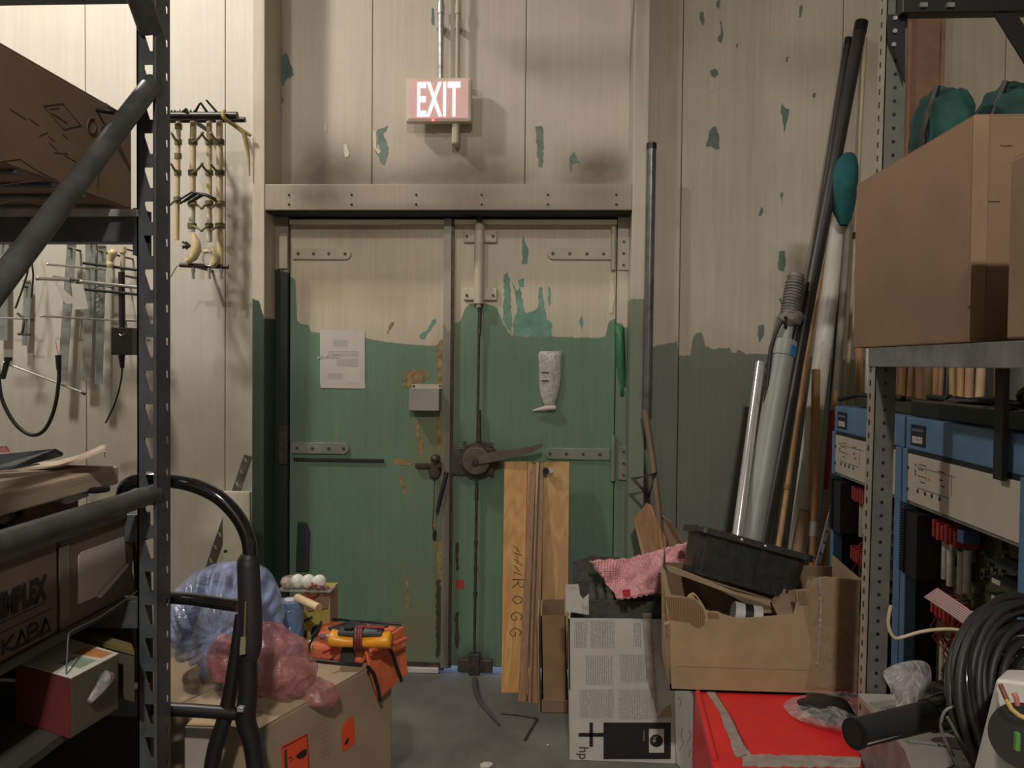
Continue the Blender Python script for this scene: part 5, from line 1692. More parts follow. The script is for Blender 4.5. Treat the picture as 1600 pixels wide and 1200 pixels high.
gA = patch([(921, 876), (1052, 868), (1036, 925), (967, 938)], 26, 18, lambda s_, t_: YH + .12 - .14 * t_ - .05 * math.sin(s_ * 3.1), .012, 5)
gB = patch([(986, 872), (1078, 846), (1076, 905), (1020, 893)], 22, 16, lambda s_, t_: YH + .16 - .12 * t_ - .06 * math.sin(s_ * 3.1), .012, 9)
for gr in (gA, gB):
    bub = MB()
    part('film', MB().sheet(gr), m_bubble, bw, solid=.004)
    R, Cc = len(gr), len(gr[0])
    for i in range(1, R - 1):
        for j in range(1, Cc - 1):
            c = gr[i][j] if i % 2 else (gr[i][j] + gr[i][j + 1]) / 2
            bub.ball(c + V((0, -.004, .002)), (.0075, .006, .0075), 6, 4)
    o = part('bubbles', bub, film_mat('pink_bubbles', (.78, .40, .43, 1), .75, .06, .2, 30), bw)
    o['kind'] = 'stuff'
part('red_label', MB().prism([at(972, 922, YH - .12), at(984, 920, YH - .12), at(985, 932, YH - .12), at(974, 933, YH - .12)], (0, -.002, 0)), M('red_mark', (.5, .03, .05, 1), .4), bw)
# brown board scraps behind
t = thing('brown_board', 'brown board scrap leaning behind the pink bubble wrap', 'board', at(1040, 940, 3.8))
part('board', MB().prism([at(990, 812, 3.9), at(1011, 786, 3.95), at(1032, 826, 3.85), at(1038, 940, 3.75), at(1020, 940, 3.75)], (0, .015, 0)), m_brownwood, t)
part('edge', MB().prism([at(1011, 786, 3.945), at(1018, 790, 3.945), at(1040, 840, 3.84), at(1042, 940, 3.745), at(1036, 940, 3.745), at(1032, 826, 3.845)], (0, .012, 0)), m_tan, t)
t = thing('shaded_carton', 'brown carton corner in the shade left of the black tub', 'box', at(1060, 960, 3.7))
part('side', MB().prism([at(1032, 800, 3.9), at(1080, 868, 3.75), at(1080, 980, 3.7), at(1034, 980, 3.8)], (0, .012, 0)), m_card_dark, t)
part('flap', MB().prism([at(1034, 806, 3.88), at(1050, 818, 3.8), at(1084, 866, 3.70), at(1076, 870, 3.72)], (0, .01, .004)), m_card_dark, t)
# clear bag on the red case
g = []
P = [[(1222, 1094), (1260, 1084), (1300, 1080), (1346, 1080)], [(1224, 1108), (1262, 1100), (1304, 1096), (1346, 1098)], [(1240, 1122), (1270, 1120), (1306, 1116), (1346, 1116)], [(1262, 1132), (1290, 1136), (1316, 1134), (1346, 1132)], [(1276, 1137), (1296, 1141), (1320, 1142), (1346, 1141)]]
H = [[.004, .03, .03, .02], [.008, .05, .06, .03], [.006, .055, .06, .03], [.004, .03, .03, .015], [.002, .004, .004, .003]]
t = thing('clear_bag', 'clear plastic bag with black things inside lying on the red case', 'bag', atz(1290, 1115, ZR + .004))
part('film', MB().sheet([[atz(P[i][j][0], P[i][j][1], ZR + .004 + H[i][j] * .8) for j in range(4)] for i in range(5)]), m_clearfilm, t, subsurf=2)
part('black_content', MB().ball(atz(1292, 1104, ZR + .028), (.085, .09, .024), 16, 8, lambda d: 1 + .12 * math.sin(6 * d.x + 4 * d.y)), m_black, t)

# planks leaning at the right door
PT, PB = 4.12, 3.98


def plank(lb, nm, pl_top, pl_bot, Yt, Yb, th, mat, sub=None):
    (a, b), (c, d) = pl_top, pl_bot    # left/right top px, left/right bottom px
    A, B = at(a[0], a[1], Yt), at(b[0], b[1], Yt)
    C, D = at(c[0], c[1], Yb), at(d[0], d[1], Yb)
    t = thing(nm, lb, 'plank', (C + D) / 2)
    o = V((0, th, .0))
    part('board', MB().hexa([C, D, D + o, C + o, A, B, B + o, A + o]), mat, t, bevel=.003)
    return t, A, B, C, D


t, A, B, C, D = plank('yellow pine plank with handwriting leaning on the right door', 'pine_plank', ((788, 722), (824, 722)), ((783, 1083), (818, 1083)), 4.20, 4.03, .035, m_plank)
yd = (A - C).normalized()
x_ = V((1, 0, 0))
GL = {'R': [[(0, 0), (0, 1), (.55, .9), (.5, .55), (0, .5)], [(.2, .5), (.6, 0)]], 'O': [[(.3, .12), (.12, .25), (.06, .5), (.15, .78), (.32, .88), (.52, .75), (.6, .5), (.5, .22), (.3, .12)]], 'G': [[(.6, .8), (.3, .95), (.05, .5), (.3, .08), (.6, .2), (.6, .5), (.35, .48)]], 'H': [[(0, 0), (0, 1)], [(.5, 0), (.5, 1)], [(0, .5), (.5, .5)]]}
hw_ = MB()
o_ = A.lerp(C, .515) + x_ * .048 + V((0, -.001, 0))
for k_, ch in enumerate('ROGG'):
    for st_ in GL[ch]:
        hw_.tube([o_ - yd * (.078 * (k_ + a_ * .85)) + x_ * (b_ * .062 - .004 * k_) for a_, b_ in st_], .0021, 5)
o = part('handwriting', hw_, m_pencil, t)
o['kind'] = 'stuff'
sq = MB()
for k in range(9):
    f0 = .37 + k * .014
    c0 = A.lerp(C, f0) + x_ * (.055 + .012 * (k % 2)) + V((0, -.002, 0))
    c1 = A.lerp(C, f0 + .012) + x_ * (.075 + .01 * (k % 3)) + V((0, -.002, 0))
    sq.tube([c0, c1], .0016, 5)
o = part('pencil_scribble', sq, m_pencil, t)
o['kind'] = 'stuff'
part('side_face', MB().hexa([D + V((.002, -.012, 0)), D + V((.022, -.012, 0)), D + V((.022, .03, 0)), D + V((.002, .03, 0)), B + V((.002, -.012, 0)), B + V((.026, -.012, 0)), B + V((.026, .03, 0)), B + V((.002, .03, 0))]), m_tan, t)
t, A, B, C, D = plank('wide plywood board with wavy grain leaning on the right door', 'plywood_board', ((848, 722), (890, 722)), ((846, 1080), (886, 1080)), 4.20, 4.02, .02, m_ply)
p = at(853, 735, 4.175)
kb_ = part('knob', MB().tube([p, p + V((0, -.03, 0))], .016, 12), m_black, t, label='small black knob')
part('white_cap', MB().disc(p + V((.024, -.004, 0)), (0, -1, 0), .013, .01, 12), m_white, kb_)
t, A, B, C, D = plank('narrow brown wooden strip standing between plank and plywood', 'wooden_strip', ((828, 724), (838, 724)), ((809, 1100), (822, 1100)), 4.19, 3.93, .03, m_brownwood)
t, A, B, C, D = plank('brown grooved moulding leaning beside the plywood board', 'wooden_moulding', ((838, 722), (850, 722)), ((825, 1100), (842, 1100)), 4.19, 3.92, .03, m_brownwood)
part('groove', MB().hexa([C + V((.012, -.003, .0)), C + V((.020, -.003, 0)), C + V((.020, .002, 0)), C + V((.012, .002, 0)), A + V((.012, -.003, .0)), A + V((.020, -.003, 0)), A + V((.020, .002, 0)), A + V((.012, .002, 0))]), M('groove_dark', (.10, .055, .03, 1), .7), t)
part('light_edge', MB().hexa([C.lerp(A, .82) + V((.002, -.004, .0)), C.lerp(A, .82) + V((.010, -.004, 0)), C.lerp(A, .82) + V((.010, .002, 0)), C.lerp(A, .82) + V((.002, .002, 0)), A + V((.0, -.004, .0)), A + V((.014, -.004, 0)), A + V((.014, .002, 0)), A + V((.0, .002, 0))]), m_tan, t)
# narrow open carton beside the planks
YN2 = 3.82
A, B = at(845, 962, YN2), at(884, 962, YN2)
C, D = at(848, 1106, YN2), at(886, 1106, YN2)
t = thing('narrow_carton', 'tall narrow brown carton between the planks and the white printed box', 'box', ((C.x + D.x) / 2, YN2 + .1, 0))
zb2 = .003
part('front_wall', MB().hexa([V((C.x, YN2, zb2)), V((D.x, YN2, zb2)), V((D.x, YN2 + .005, zb2)), V((C.x, YN2 + .005, zb2)), A, B, B + V((0, .005, 0)), A + V((0, .005, 0))]), m_card_dark if False else M('brown_carton', (.27, .165, .085, 1), .8), t)
part('left_wall', MB().hexa([V((C.x, YN2, zb2)), V((C.x + .005, YN2, zb2)), V((C.x + .005, YN2 + .16, zb2)), V((C.x, YN2 + .16, zb2)), A, A + V((.005, 0, 0)), A + V((.005, .16, .03)), A + V((0, .16, .03))]), m_card, t)
part('back_wall', MB().hexa([V((C.x, YN2 + .155, zb2)), V((D.x, YN2 + .155, zb2)), V((D.x, YN2 + .16, zb2)), V((C.x, YN2 + .16, zb2)), A + V((0, .155, .03)), B + V((0, .155, .03)), B + V((0, .16, .03)), A + V((0, .16, .03))]), m_card_dark, t)
part('right_wall', MB().hexa([V((D.x - .005, YN2, zb2)), V((D.x, YN2, zb2)), V((D.x, YN2 + .16, zb2)), V((D.x - .005, YN2 + .16, zb2)), B + V((-.005, 0, 0)), B, B + V((0, .16, .03)), B + V((-.005, .16, .03))]), m_card, t)
part('base_fold', MB().box(C.x - .004, D.x + .002, YN2 - .006, YN2, zb2, .06), m_card_dark, t)
part('left_flap', MB().hexa([A + V((-.004, 0, -.46)), A + V((0, 0, -.46)), A + V((0, .16, -.44)), A + V((-.004, .16, -.44)), A + V((-.016, -.01, .0)), A + V((-.010, -.01, 0)), A + V((-.010, .16, .03)), A + V((-.016, .16, .03))]), m_card, t)

# bits on the floor by the door
solo('rubber_hose', MB().tube([atz(a, b, .008) for a, b in ((742, 1062), (744, 1080), (750, 1095), (760, 1108), (772, 1122), (780, 1132))], [.016, .015, .013, .011, .008, .005], 8), M('old_hose', (.06, .055, .05, 1), .6), 'dark curved hose end on the floor under the door bolt', 'hose')
solo('floor_stick', MB().tube([atz(a, b, .006) for a, b in ((783, 1114), (812, 1117), (838, 1122), (836, 1128), (826, 1145), (820, 1156))], .005, 6), m_iron, 'thin dark bent strip lying on the floor before the planks', 'strip')
solo('white_scrap', MB().prism([atz(a, b, .003) for a, b in ((750, 1197), (757, 1193), (768, 1194), (770, 1197), (763, 1201), (751, 1201))], (0, 0, .008)), m_white, 'small white paper scrap on the floor at the bottom edge', 'paper')
solo('floor_pebble', MB().ball(atz(856, 1164, .004), (.006, .006, .004), 8, 5), m_white, 'tiny pale crumb on the floor left of the white printed box', 'crumb')

# ================================================================ RIGHT FOREGROUND
ec = thing('grey_equipment_case', 'pale grey metal case at the foot of the shelf post', 'case', (.985, 1.9, 0))
zc_ = at(1370, 1092, 2.36).z
part('body', MB().box(.885, 1.10, 1.45, 2.395, .003, zc_ - .02), m_greymetal, ec, bevel=.006)
part('lid', MB().box(.875, 1.105, 1.44, 2.400, zc_ - .02, zc_), M('pale_lid', (.36, .34, .30, 1), .5, var=.12), ec, bevel=.004)


def onlid(px, py, h=0.0):
    return atz(px, py, zc_ + h)


# black coil leaning against the cabinet
cw = thing('black_cable_coil', 'big coil of black cable leaning on the near blue cabinet', 'cable', (1.0, 1.87, zc_))
cc = at(1618, 1098, 1.74)
rr_ = random.Random(21)
for k in range(30):
    R_ = .178 + .03 * rr_.random() - (.05 if k > 12 else 0) - (.045 if k > 22 else 0)
    ax = V((.45 + rr_.uniform(-.15, .15), -1, .35 + rr_.uniform(-.15, .15)))
    cn = cc + V((rr_.uniform(-.02, .02), rr_.uniform(-.02, .02), rr_.uniform(-.008, .012)))
    part('turn', MB().ring(cn, ax, R_, .0085, 40, 7), m_blackgloss if k % 3 == 0 else m_rubber, cw)
for k in range(3):
    y0 = 1005 + k * 22
    part('tail', MB().tube([at(1478, 1050 + k * 8, 1.83), at(1500, y0 + 5, 1.80), at(1545, y0 - 6, 1.78), at(1610, y0 - 12 + 14 * k, 1.76)], .011, 8), m_blackgloss, cw)
# black torch-like tube
bt_ = thing('black_tube_light', 'thick black tube like a torch lying across the grey case', 'torch', (at(1390, 1150, 1.86).x, 1.86, zc_))
A, B = at(1337, 1146, 1.84), at(1452, 1118, 1.95)
part('barrel', MB().tube([A, B], [.031, .034], 24), m_blackplastic, bt_, bevel=.003)
part('front_ring', MB().tube([A + (A - B).normalized() * .006, A], .034, 24), m_black, bt_)
part('lens', MB().disc(A + (A - B).normalized() * .007, (A - B), .026, .001, 24), m_blackgloss, bt_)
C = B + (B - A).normalized() * .06
part('collar', MB().tube([B, C], [.040, .046], 24), m_blackgloss, bt_, bevel=.003)
part('tail_block', MB().bar(C, C + (B - A).normalized() * .12, .10, .11), m_black, bt_, bevel=.01)
part('knob', MB().ball(C + V((0, -.03, .05)), (.02, .02, .015), 10, 6), m_blackgloss, bt_)
part('side_line', MB().tube([A + V((.01, -.028, -.012)), A.lerp(B, .6) + V((0, -.032, -.010))], .002, 6), m_galv, bt_)
# clear bag draped
gq = [[(1376, 1048), (1400, 1036), (1430, 1030), (1452, 1034)], [(1384, 1064), (1408, 1054), (1436, 1048), (1456, 1052)], [(1394, 1082), (1414, 1074), (1440, 1070), (1456, 1074)], [(1402, 1098), (1420, 1096), (1436, 1092), (1450, 1092)], [(1398, 1110), (1416, 1116), (1432, 1112), (1446, 1108)]]
t = thing('grey_film_bag', 'translucent grey plastic bag slumped beside the grey shelf post', 'bag', onlid(1420, 1120))
part('film', MB().sheet([[at(gq[i][j][0], gq[i][j][1], 2.10 - .03 * i + .02 * math.sin(i + 2 * j)) for j in range(4)] for i in range(5)]), film_mat('grey_film', (.34, .32, .31, 1), .62, .2, .8, 22), t, subsurf=2)
part('inner_pad', MB().ball(at(1428, 1080, 2.12), (.05, .03, .05), 14, 8), M('mauve_pad', (.14, .12, .14, 1), .8), t)
t = thing('crumpled_film', 'shiny crumpled clear film lying on the pale lid of the grey case', 'film', onlid(1395, 1122, .002))
cgr = MB().ball(onlid(1395, 1120, .012), (.030, .045, .014), 16, 8, lambda d: 1 + .22 * math.sin(9 * d.x + 5 * d.y) * math.cos(7 * d.y))
part('film', cgr, m_clearfilm, t)
# thin cables
CAB = [([(1590, 1160), (1560, 1170), (1530, 1172), (1500, 1170), (1460, 1163), (1420, 1158)], 'pale thin cable running right along the lid of the grey case'),
       ([(1490, 1182), (1478, 1160), (1470, 1135), (1476, 1112), (1492, 1104), (1512, 1106), (1535, 1118), (1550, 1130)], 'grey thin cable in an arch in front of the black coil'),
       ([(1480, 1120), (1495, 1148), (1512, 1170), (1535, 1188), (1556, 1198)], 'grey thin cable crossing down under the arched one')]
for i, (pl, lb) in enumerate(CAB):
    Yc = 1.70 - .03 * i
    solo('thin_cable', MB().tube([at(a, b, Yc) for a, b in pl], .0032, 8), M('grey_cable_%d' % i, (.16 - .02 * i, .155 - .02 * i, .145 - .02 * i, 1), .4), lb, 'cable', 'thin grey cables at the lower right')
solo('beige_wire', MB().tube([at(a, b, 1.98) for a, b in ((1392, 946), (1388, 968), (1390, 985), (1398, 997), (1412, 995), (1440, 987), (1475, 983), (1505, 986), (1535, 1000))], .0042, 8), M('beige_wire', (.45, .38, .24, 1), .5), 'beige wire bowing out from the near blue cabinet', 'wire')
rib = MB()
for k in range(7):
    rib.tube([at(1445 + k * 3, 932 - k * 2, 2.0), at(1490 + k * 3, 962 - k * 2, 1.98), at(1535 + k * 2, 994 - k * 2, 1.95)], .0035, 6)
o = solo('wire_ribbon', rib, M('pink_grey_wire', (.34, .22, .21, 1), .5), 'flat pinkish ribbon of wires sloping down to the coil', 'wires')
t = thing('translucent_tray', 'pale translucent plate behind the pinkish wire ribbon', 'plate', at(1520, 985, 2.06))
part('plate', MB().prism([at(1492, 957, 2.06), at(1546, 956, 2.06), at(1546, 986, 2.06), at(1510, 984, 2.06)], (0, .006, 0)), M('pale_plate', (.42, .38, .35, 1), .3), t, bevel=.001)
part('rim', MB().tube([at(1492, 957, 2.058), at(1546, 956, 2.058)], .003, 6), m_white, t)
# white box at the lower right with black opening and leads
xw = at(1556, 1100, 1.42)
wbx = thing('white_box', 'white metal box with a black round opening at the lower right corner', 'box', (xw.x + .09, 1.48, zc_))
TL, TR = at(1570, 1048, 1.47), at(1640, 1056, 1.47)
part('body', MB().hexa([V((at(1552, 1195, 1.42).x, 1.42, zc_ + .002)), V((at(1552, 1195, 1.42).x + .2, 1.36, zc_ + .002)), V((at(1552, 1195, 1.42).x + .2, 1.6, zc_ + .002)), V((at(1552, 1195, 1.42).x + .02, 1.6, zc_ + .002)),
                        at(1556, 1060, 1.42), at(1556, 1060, 1.42) + V((.2, -.06, 0)), at(1572, 1046, 1.6) + V((.2, 0, 0)), at(1572, 1046, 1.6)]), m_white, wbx, bevel=.006)
part('round_opening', MB().tube([at(1600, 1150, 1.405) + V((0, -.0, 0)), at(1600, 1150, 1.385)], .052, 28), m_blackgloss, wbx)
part('green_detail', MB().box(at(1586, 1145, 1.38).x, at(1592, 1170, 1.38).x, 1.376, 1.384, at(1590, 1172, 1.38).z, at(1590, 1145, 1.38).z), M('green_bit', (.1, .25, .06, 1), .4), wbx)
part('red_lead', MB().tube([at(1563, 1070, 1.40), at(1568, 1082, 1.39), at(1574, 1095, 1.385)], .004, 8), M('maroon_lead', (.14, .03, .03, 1), .5), wbx)
part('red_lead', MB().tube([at(1584, 1083, 1.385), at(1588, 1090, 1.38), at(1590, 1102, 1.38)], .004, 8), M('pink_lead', (.4, .12, .1, 1), .5), wbx)
part('yellow_lead', MB().tube([at(1572, 1092, 1.386), at(1580, 1108, 1.38), at(1592, 1118, 1.378), at(1610, 1126, 1.376)], .004, 8), M('yellow_lead', (.5, .36, .12, 1), .5), wbx)
t = solo('white_sheet', MB().prism([onlid(a, b, .0015) for a, b in ((1412, 1168), (1475, 1160), (1490, 1196), (1455, 1212), (1425, 1205))], (0, 0, .002)), m_whitepaper, 'white sheet on the grey case at the bottom edge below the black tube', 'paper')

# ================================================================ LEFT: BLUE-BLACK RACK WITH ITS BOXES
YR = 1.82
xa = at(214, 500, YR).x
xb_ = at(243.5, 500, YR).x
ZR1 = 3.6
rk = thing('pallet_rack', 'dark blue slotted steel rack on the left with shelves of boxes', 'rack', ((xa + xb_) / 2, 1.4, 0))
PITCH_ = .0762
zs0 = at(240, 101, YR).z       # top edge of one slot


def slotted(name, o, u, thick, width, wl, wr, top_l, bot_l, right, h):
    """plate in the u / Z plane with one row of slots; a slot spans from top_l (top) or bot_l (bottom) to right"""
    mb = MB()
    o, u, th = V(o), V(u), V(thick)
    z = zs0 - PITCH_ * int(zs0 / PITCH_)
    z -= PITCH_

    def quad(a0, z0, a1, z1, b0, b1):
        # a0/b0 bottom-left/right at z0, a1/b1 top-left/right at z1
        pts = [o + u * a0 + V((0, 0, z0)), o + u * b0 + V((0, 0, z0)), o + u * b1 + V((0, 0, z1)), o + u * a1 + V((0, 0, z1))]
        mb.prism(pts, th)
    while z < ZR1 - .01:
        zt, zb = min(z, ZR1), z - h
        nz_ = min(z - h, ZR1)
        if zb > 0:
            quad(0, zb, 0, zt, bot_l, top_l)
            quad(right, zb, right, zt, width, width)
        lo = max(0, zt)
        hi = min(ZR1, z + PITCH_ - h)
        if hi > lo:
            quad(0, lo, 0, hi, width, width)
        z += PITCH_
    return mb


def upright(parent, xl, xr, y0, holes=True):
    wdt = xr - xl
    dep = .070
    if holes:
        part('post_front', slotted('f', (xl, y0, 0), (1, 0, 0), (0, .002, 0), wdt, 0, 0, wdt * .36, wdt * .70, wdt * .86, .046), m_rackblue, parent)
        part('post_side', slotted('s', (xr, y0, 0), (0, 1, 0), (-.002, 0, 0), dep, 0, 0, dep * .70, dep * .74, dep * .86, .017), m_rackblue, parent)
        part('post_lip', MB().box(xl, xl + .004, y0, y0 + .03, 0, ZR1), m_rackblue, parent)
        part('post_edge', MB().box(xr - .006, xr + .0015, y0 - .0015, y0 + .006, 0, ZR1), m_rackblue, parent, bevel=.001)
    else:
        part('post_front', MB().box(xl, xr, y0, y0 + dep, 0, ZR1), m_rackblue, parent)
    part('foot_plate', MB().box(xl - .03, xr + .03, y0 - .02, y0 + dep + .03, 0, .006), m_rackblue, parent)


upright(rk, xa, xb_, YR)
upright(rk, xa, xb_, .62, False)
upright(rk, -2.75, -2.70, YR, False)
upright(rk, -2.75, -2.70, .62, False)
xr = xb_
# side frame: strut and diagonals lie in the frame plane between the two right posts
xm = (xa + xr) / 2 + .006
m_strut = M('worn_grey_strut', (.055, .060, .058, 1), .45, var=.25, scale=14, dirt=(.14, .14, .13, 1), dirt_amt=.35, dirt_scale=9)
zs_ = at(236, 771, YR).z
part('frame_strut', MB().tube([(xm, YR + .02, zs_ - .004), (xm, .66, zs_ - .004)], .022, 16), m_strut, rk)
for zz in (.35,):
    part('frame_strut', MB().tube([(xm, YR + .02, zz), (xm, .66, zz)], .022, 16), m_strut, rk)
p0 = at(243, 132, YR)
p1 = atX(2, 440, xm)
d_ = (V((xm, p1.y, p1.z)) - V((xm, YR + .01, p0.z)))
part('diagonal_brace', MB().tube([V((xm, YR + .01, p0.z)) - d_ * .02, V((xm, YR + .01, p0.z)) + d_ * ((YR + .01 - .67) / (YR + .01 - p1.y))], .0215, 18), m_strut, rk)
part('brace_lug', MB().prism([atX(182, 172, xm - .012), atX(206, 186, xm - .012), atX(183, 208, xm - .012)], (.01, 0, 0)), m_rackblue, rk)
p2 = at(240, 45, YR)
part('diagonal_brace', MB().tube([V((xm, YR + .01, p2.z)), V((xm, .67, p2.z + YR - .66))], .0265, 18), m_strut, rk)
# load beams along X (far side) and decks
zb1, zb0 = at(120, 343, YR + .04).z, at(120, 381, YR + .04).z
part('load_beam', MB().box(-2.72, xa + .004, YR + .012, YR + .055, zb0, zb1), m_rackblue, rk, bevel=.003)
part('load_beam', MB().box(-2.72, xa + .004, .63, .67, zb0, zb1), m_rackblue, rk, bevel=.003)
part('beam_end', MB().box(xa - .012, xa + .004, YR + .005, YR + .06, zb0 - .03, zb1 + .02), m_rackblue, rk)
zt_b = at(100, 4, YR + .04).z
part('load_beam', MB().box(-2.72, xa + .004, YR + .012, YR + .055, zt_b, zt_b + .10), m_rackblue, rk, bevel=.003)
part('load_beam', MB().box(-2.72, xa + .004, .63, .67, zt_b, zt_b + .10), m_rackblue, rk)
zd = zb1 + .028                                    # upper deck underside of the big box
nw = 0
for k in range(10):
    y = .70 + k * .112
    part('deck_wire', MB().tube([(-2.70, y, zd - .006), (-1.0, y, zd - .006)], .005, 8), m_rackblue, rk)
part('deck_rail', MB().box(-2.72, xa + .004, YR - .004, YR + .05, zb1, zd - .012), m_galv, rk, label='pale edge rail of the upper deck')
for zz in (1.285, 1.085, .88):
    part('deck', MB().box(-2.70, xa - .03, .66, YR + .01, zz - .018, zz), M('deck_board_%d' % int(zz * 100), (.05, .045, .04, 1), .8), rk)
    part('load_beam', MB().box(-2.72, xa + .004, YR + .012, YR + .055, zz - .075, zz - .01), m_rackblue, rk, bevel=.003)

part('deck', MB().box(-2.70, xa - .03, .66, YR + .01, zt_b + .10, zt_b + .118), m_card_dark, rk)
for (x0_, x1_, h_, lb_) in ((-1.78, -.96, 1.08, 'right-hand unseen carton added on the top rack level for its shade'), (-2.66, -1.82, 1.0, 'left-hand unseen carton added on the top rack level for its shade')):  # unseen cartons added to shade the lower wall behind the rack
    t = thing('shade_carton', lb_, 'box', ((x0_ + x1_) / 2, 1.26, zt_b + .12), 'added shade cartons on the top rack level')
    part('carton_body', MB().box(x0_, x1_, .72, 1.80, zt_b + .12, zt_b + .12 + h_), m_card, t, bevel=.004)
    part('top_flap', MB().box(x0_ + .004, x1_ - .004, .724, 1.25, zt_b + .12 + h_, zt_b + .124 + h_), m_card, t)
    part('top_flap', MB().box(x0_ + .004, x1_ - .004, 1.254, 1.796, zt_b + .12 + h_, zt_b + .124 + h_), m_card, t)

# upper carton (dark, in its own shade)
XB = -1.0
yf = atX(206, 250, XB).y
yn = .72
ztop_f = at(206, 187, yf).z
bc = thing('long_carton', 'long brown carton with black markings on the top rack deck', 'box', (XB - .4, (yf + yn) / 2, zd))
part('carton_body', MB().box(XB - .75, XB, yn, yf, zd, ztop_f), M('upper_carton_card', (.23, .15, .10, 1), .8, var=.10, scale=5), bc, bevel=.004)
part('top_flap', MB().box(XB - .37, XB - .002, yn + .002, yf - .002, ztop_f, ztop_f + .004), m_card_dark, bc)
part('top_flap', MB().box(XB - .748, XB - .375, yn + .002, yf - .002, ztop_f, ztop_f + .004), m_card_dark, bc)


m_inkfaint = M('very_faded_ink', (.115, .072, .048, 1), .8, var=.2, scale=30)


def onX(px, py, X, dx=.0008):
    p = atX(px, py, X)
    return p + V((dx, 0, 0))


def strokes(lines, X, r, mat, parent, name='marking'):
    for ln in lines:
        part(name, MB().tube([onX(a, b, X, r * .3) for a, b in ln], r, 5), mat, parent)


strokes([[(67, 165), (97, 161), (126, 196), (99, 202), (67, 165)], [(76, 170), (92, 168)], [(80, 176), (104, 192)]], XB, .0011, m_inkfaint, bc, 'diamond_mark')
for (cx_, cy_, rx, ry) in ((142.5, 197, 6.5, 12), (160, 207, 5, 9)):
    strokes([[(cx_ + rx * math.cos(t_ * .6), cy_ + ry * math.sin(t_ * .6)) for t_ in range(11)]], XB, .0022 if cx_ < 150 else .0016, m_inkfaint, bc, 'ring_mark')
strokes([[(160, 214), (160, 222)], [(75, 212), (84, 220)], [(76, 222), (90, 236)], [(84, 238), (105, 240)], [(100, 242), (124, 256)], [(97, 210), (106, 216)], [(15, 170), (40, 186)], [(44, 184), (60, 196)], [(60, 212), (74, 206)], [(150, 292), (154, 270), (153, 300)]], XB, .0009, m_inkfaint, bc)
strokes([[(0, 252), (30, 248), (60, 268), (90, 282)], [(0, 290), (70, 281), (110, 288)], [(20, 286), (50, 298), (100, 296)], [(0, 318), (30, 312), (60, 320), (100, 316)]], XB, .0009, m_inkfaint, bc, 'crease')
# a small rod poking out above it
t = solo('poking_rod', MB().tube([at(164, 163, 1.75), at(185, 178, 1.75), V((-1.2, 1.74, ztop_f + .008))], .004, 8), m_iron, 'thin rod poking up over the far end of the long carton', 'rod')

# ---- papers on the middle shelf
ZP = 1.285
XP = -1.0
pl_ = thing('paper_stack', 'stack of brown sheets and curled white papers on the rack shelf', 'papers', (-1.4, 1.5, ZP))
m_kraft = M('kraft_sheets', (.46, .36, .28, 1), .8, var=.12, scale=6, stretch=(1, 1, 14))
ya = atX(186, 735, -.99).y
zk1, zk0 = atX(186, 728, -.99).z, atX(186, 756, -.99).z
part('sheets', MB().box(-1.7, -.99, .9, ya, zk0, zk1), m_kraft, pl_, bevel=.004)
part('sheets', MB().hexa([V((-1.7, .9, zk1)), V((-1.02, .9, zk1)), V((-1.02, ya - .02, zk1)), V((-1.7, ya - .02, zk1)), V((-1.7, .9, zk1 + .030)), V((-1.03, .9, zk1 + .025)), V((-1.03, ya - .05, zk1 + .006)), V((-1.7, ya - .05, zk1 + .02))]), m_kraft, pl_)
part('support', MB().box(-1.6, -1.05, .95, ya - .06, ZP, zk0), m_card_dark, pl_)
g = [[at(a, b, Y_) for a, b in ((40, 731 + d_), (90, 727 + d_), (125, 718 + d_), (148, 708 + d_), (160, 702 + d_), (166, 703 + d_), (164, 712 + d_))] for Y_, d_ in ((1.66, 3), (1.72, 0), (1.78, -4), (1.84, -7))]
part('curled_sheet', MB().sheet(g), M('curled_paper', (.50, .40, .31, 1), .7), pl_, solid=.002)
t = thing('dark_folder', 'dark glossy folder lying on the paper stack at the left edge', 'folder', (-1.2, 1.5, zk1 + .03))
fq = [at(-30, 718, 1.52), at(84, 706, 1.62), at(97, 713, 1.64), at(20, 733, 1.52), at(-30, 740, 1.48)]
part('cover', MB().prism(fq, (0, .006, .006)), M('dark_slate_gloss', (.055, .065, .075, 1), .2), t)
part('glint', MB().prism([p + V((0, -.001, -.002)) for p in (at(10, 731, 1.515), at(60, 722, 1.575), at(64, 724, 1.58), at(14, 733, 1.52))], (0, -.001, 0)), M('slate_glint', (.22, .24, .25, 1), .3), t)  # pale sliver, a highlight painted on the folder
part('red_tab', MB().prism([at(-20, 700, 1.56), at(8, 697, 1.58), at(14, 706, 1.58), at(-20, 710, 1.56)], (0, .004, 0)), M('dull_red_tab', (.22, .05, .05, 1), .6), t)
t = thing('white_packet', 'white packet poking out under the brown sheets', 'packet', at(115, 790, 1.66))
part('packet', MB().prism([at(97, 773, 1.66), at(138, 770, 1.72), at(140, 775, 1.72), at(108, 788, 1.67), at(98, 787, 1.66)], (-.05, .02, 0)), m_white, t, bevel=.002)
part('black_strap', MB().tube([at(78, 774, 1.62), at(110, 766, 1.66), at(150, 766, 1.72), at(168, 764, 1.76)], .007, 8), m_rubber, t)
t = thing('bright_label', 'yellow and orange printed label under the brown sheets', 'label', at(58, 787, 1.58))
part('yellow_half', MB().prism([at(38, 780, 1.57), at(60, 777, 1.59), at(58, 784, 1.59), at(42, 787, 1.57)], (-.01, .004, 0)), M('label_yellow', (.75, .55, .03, 1), .5), t)
part('orange_half', MB().prism([at(60, 777, 1.59), at(80, 776, 1.61), at(72, 780, 1.61), at(58, 784, 1.59)], (-.01, .004, 0)), M('label_orange', (.75, .16, .03, 1), .5), t)
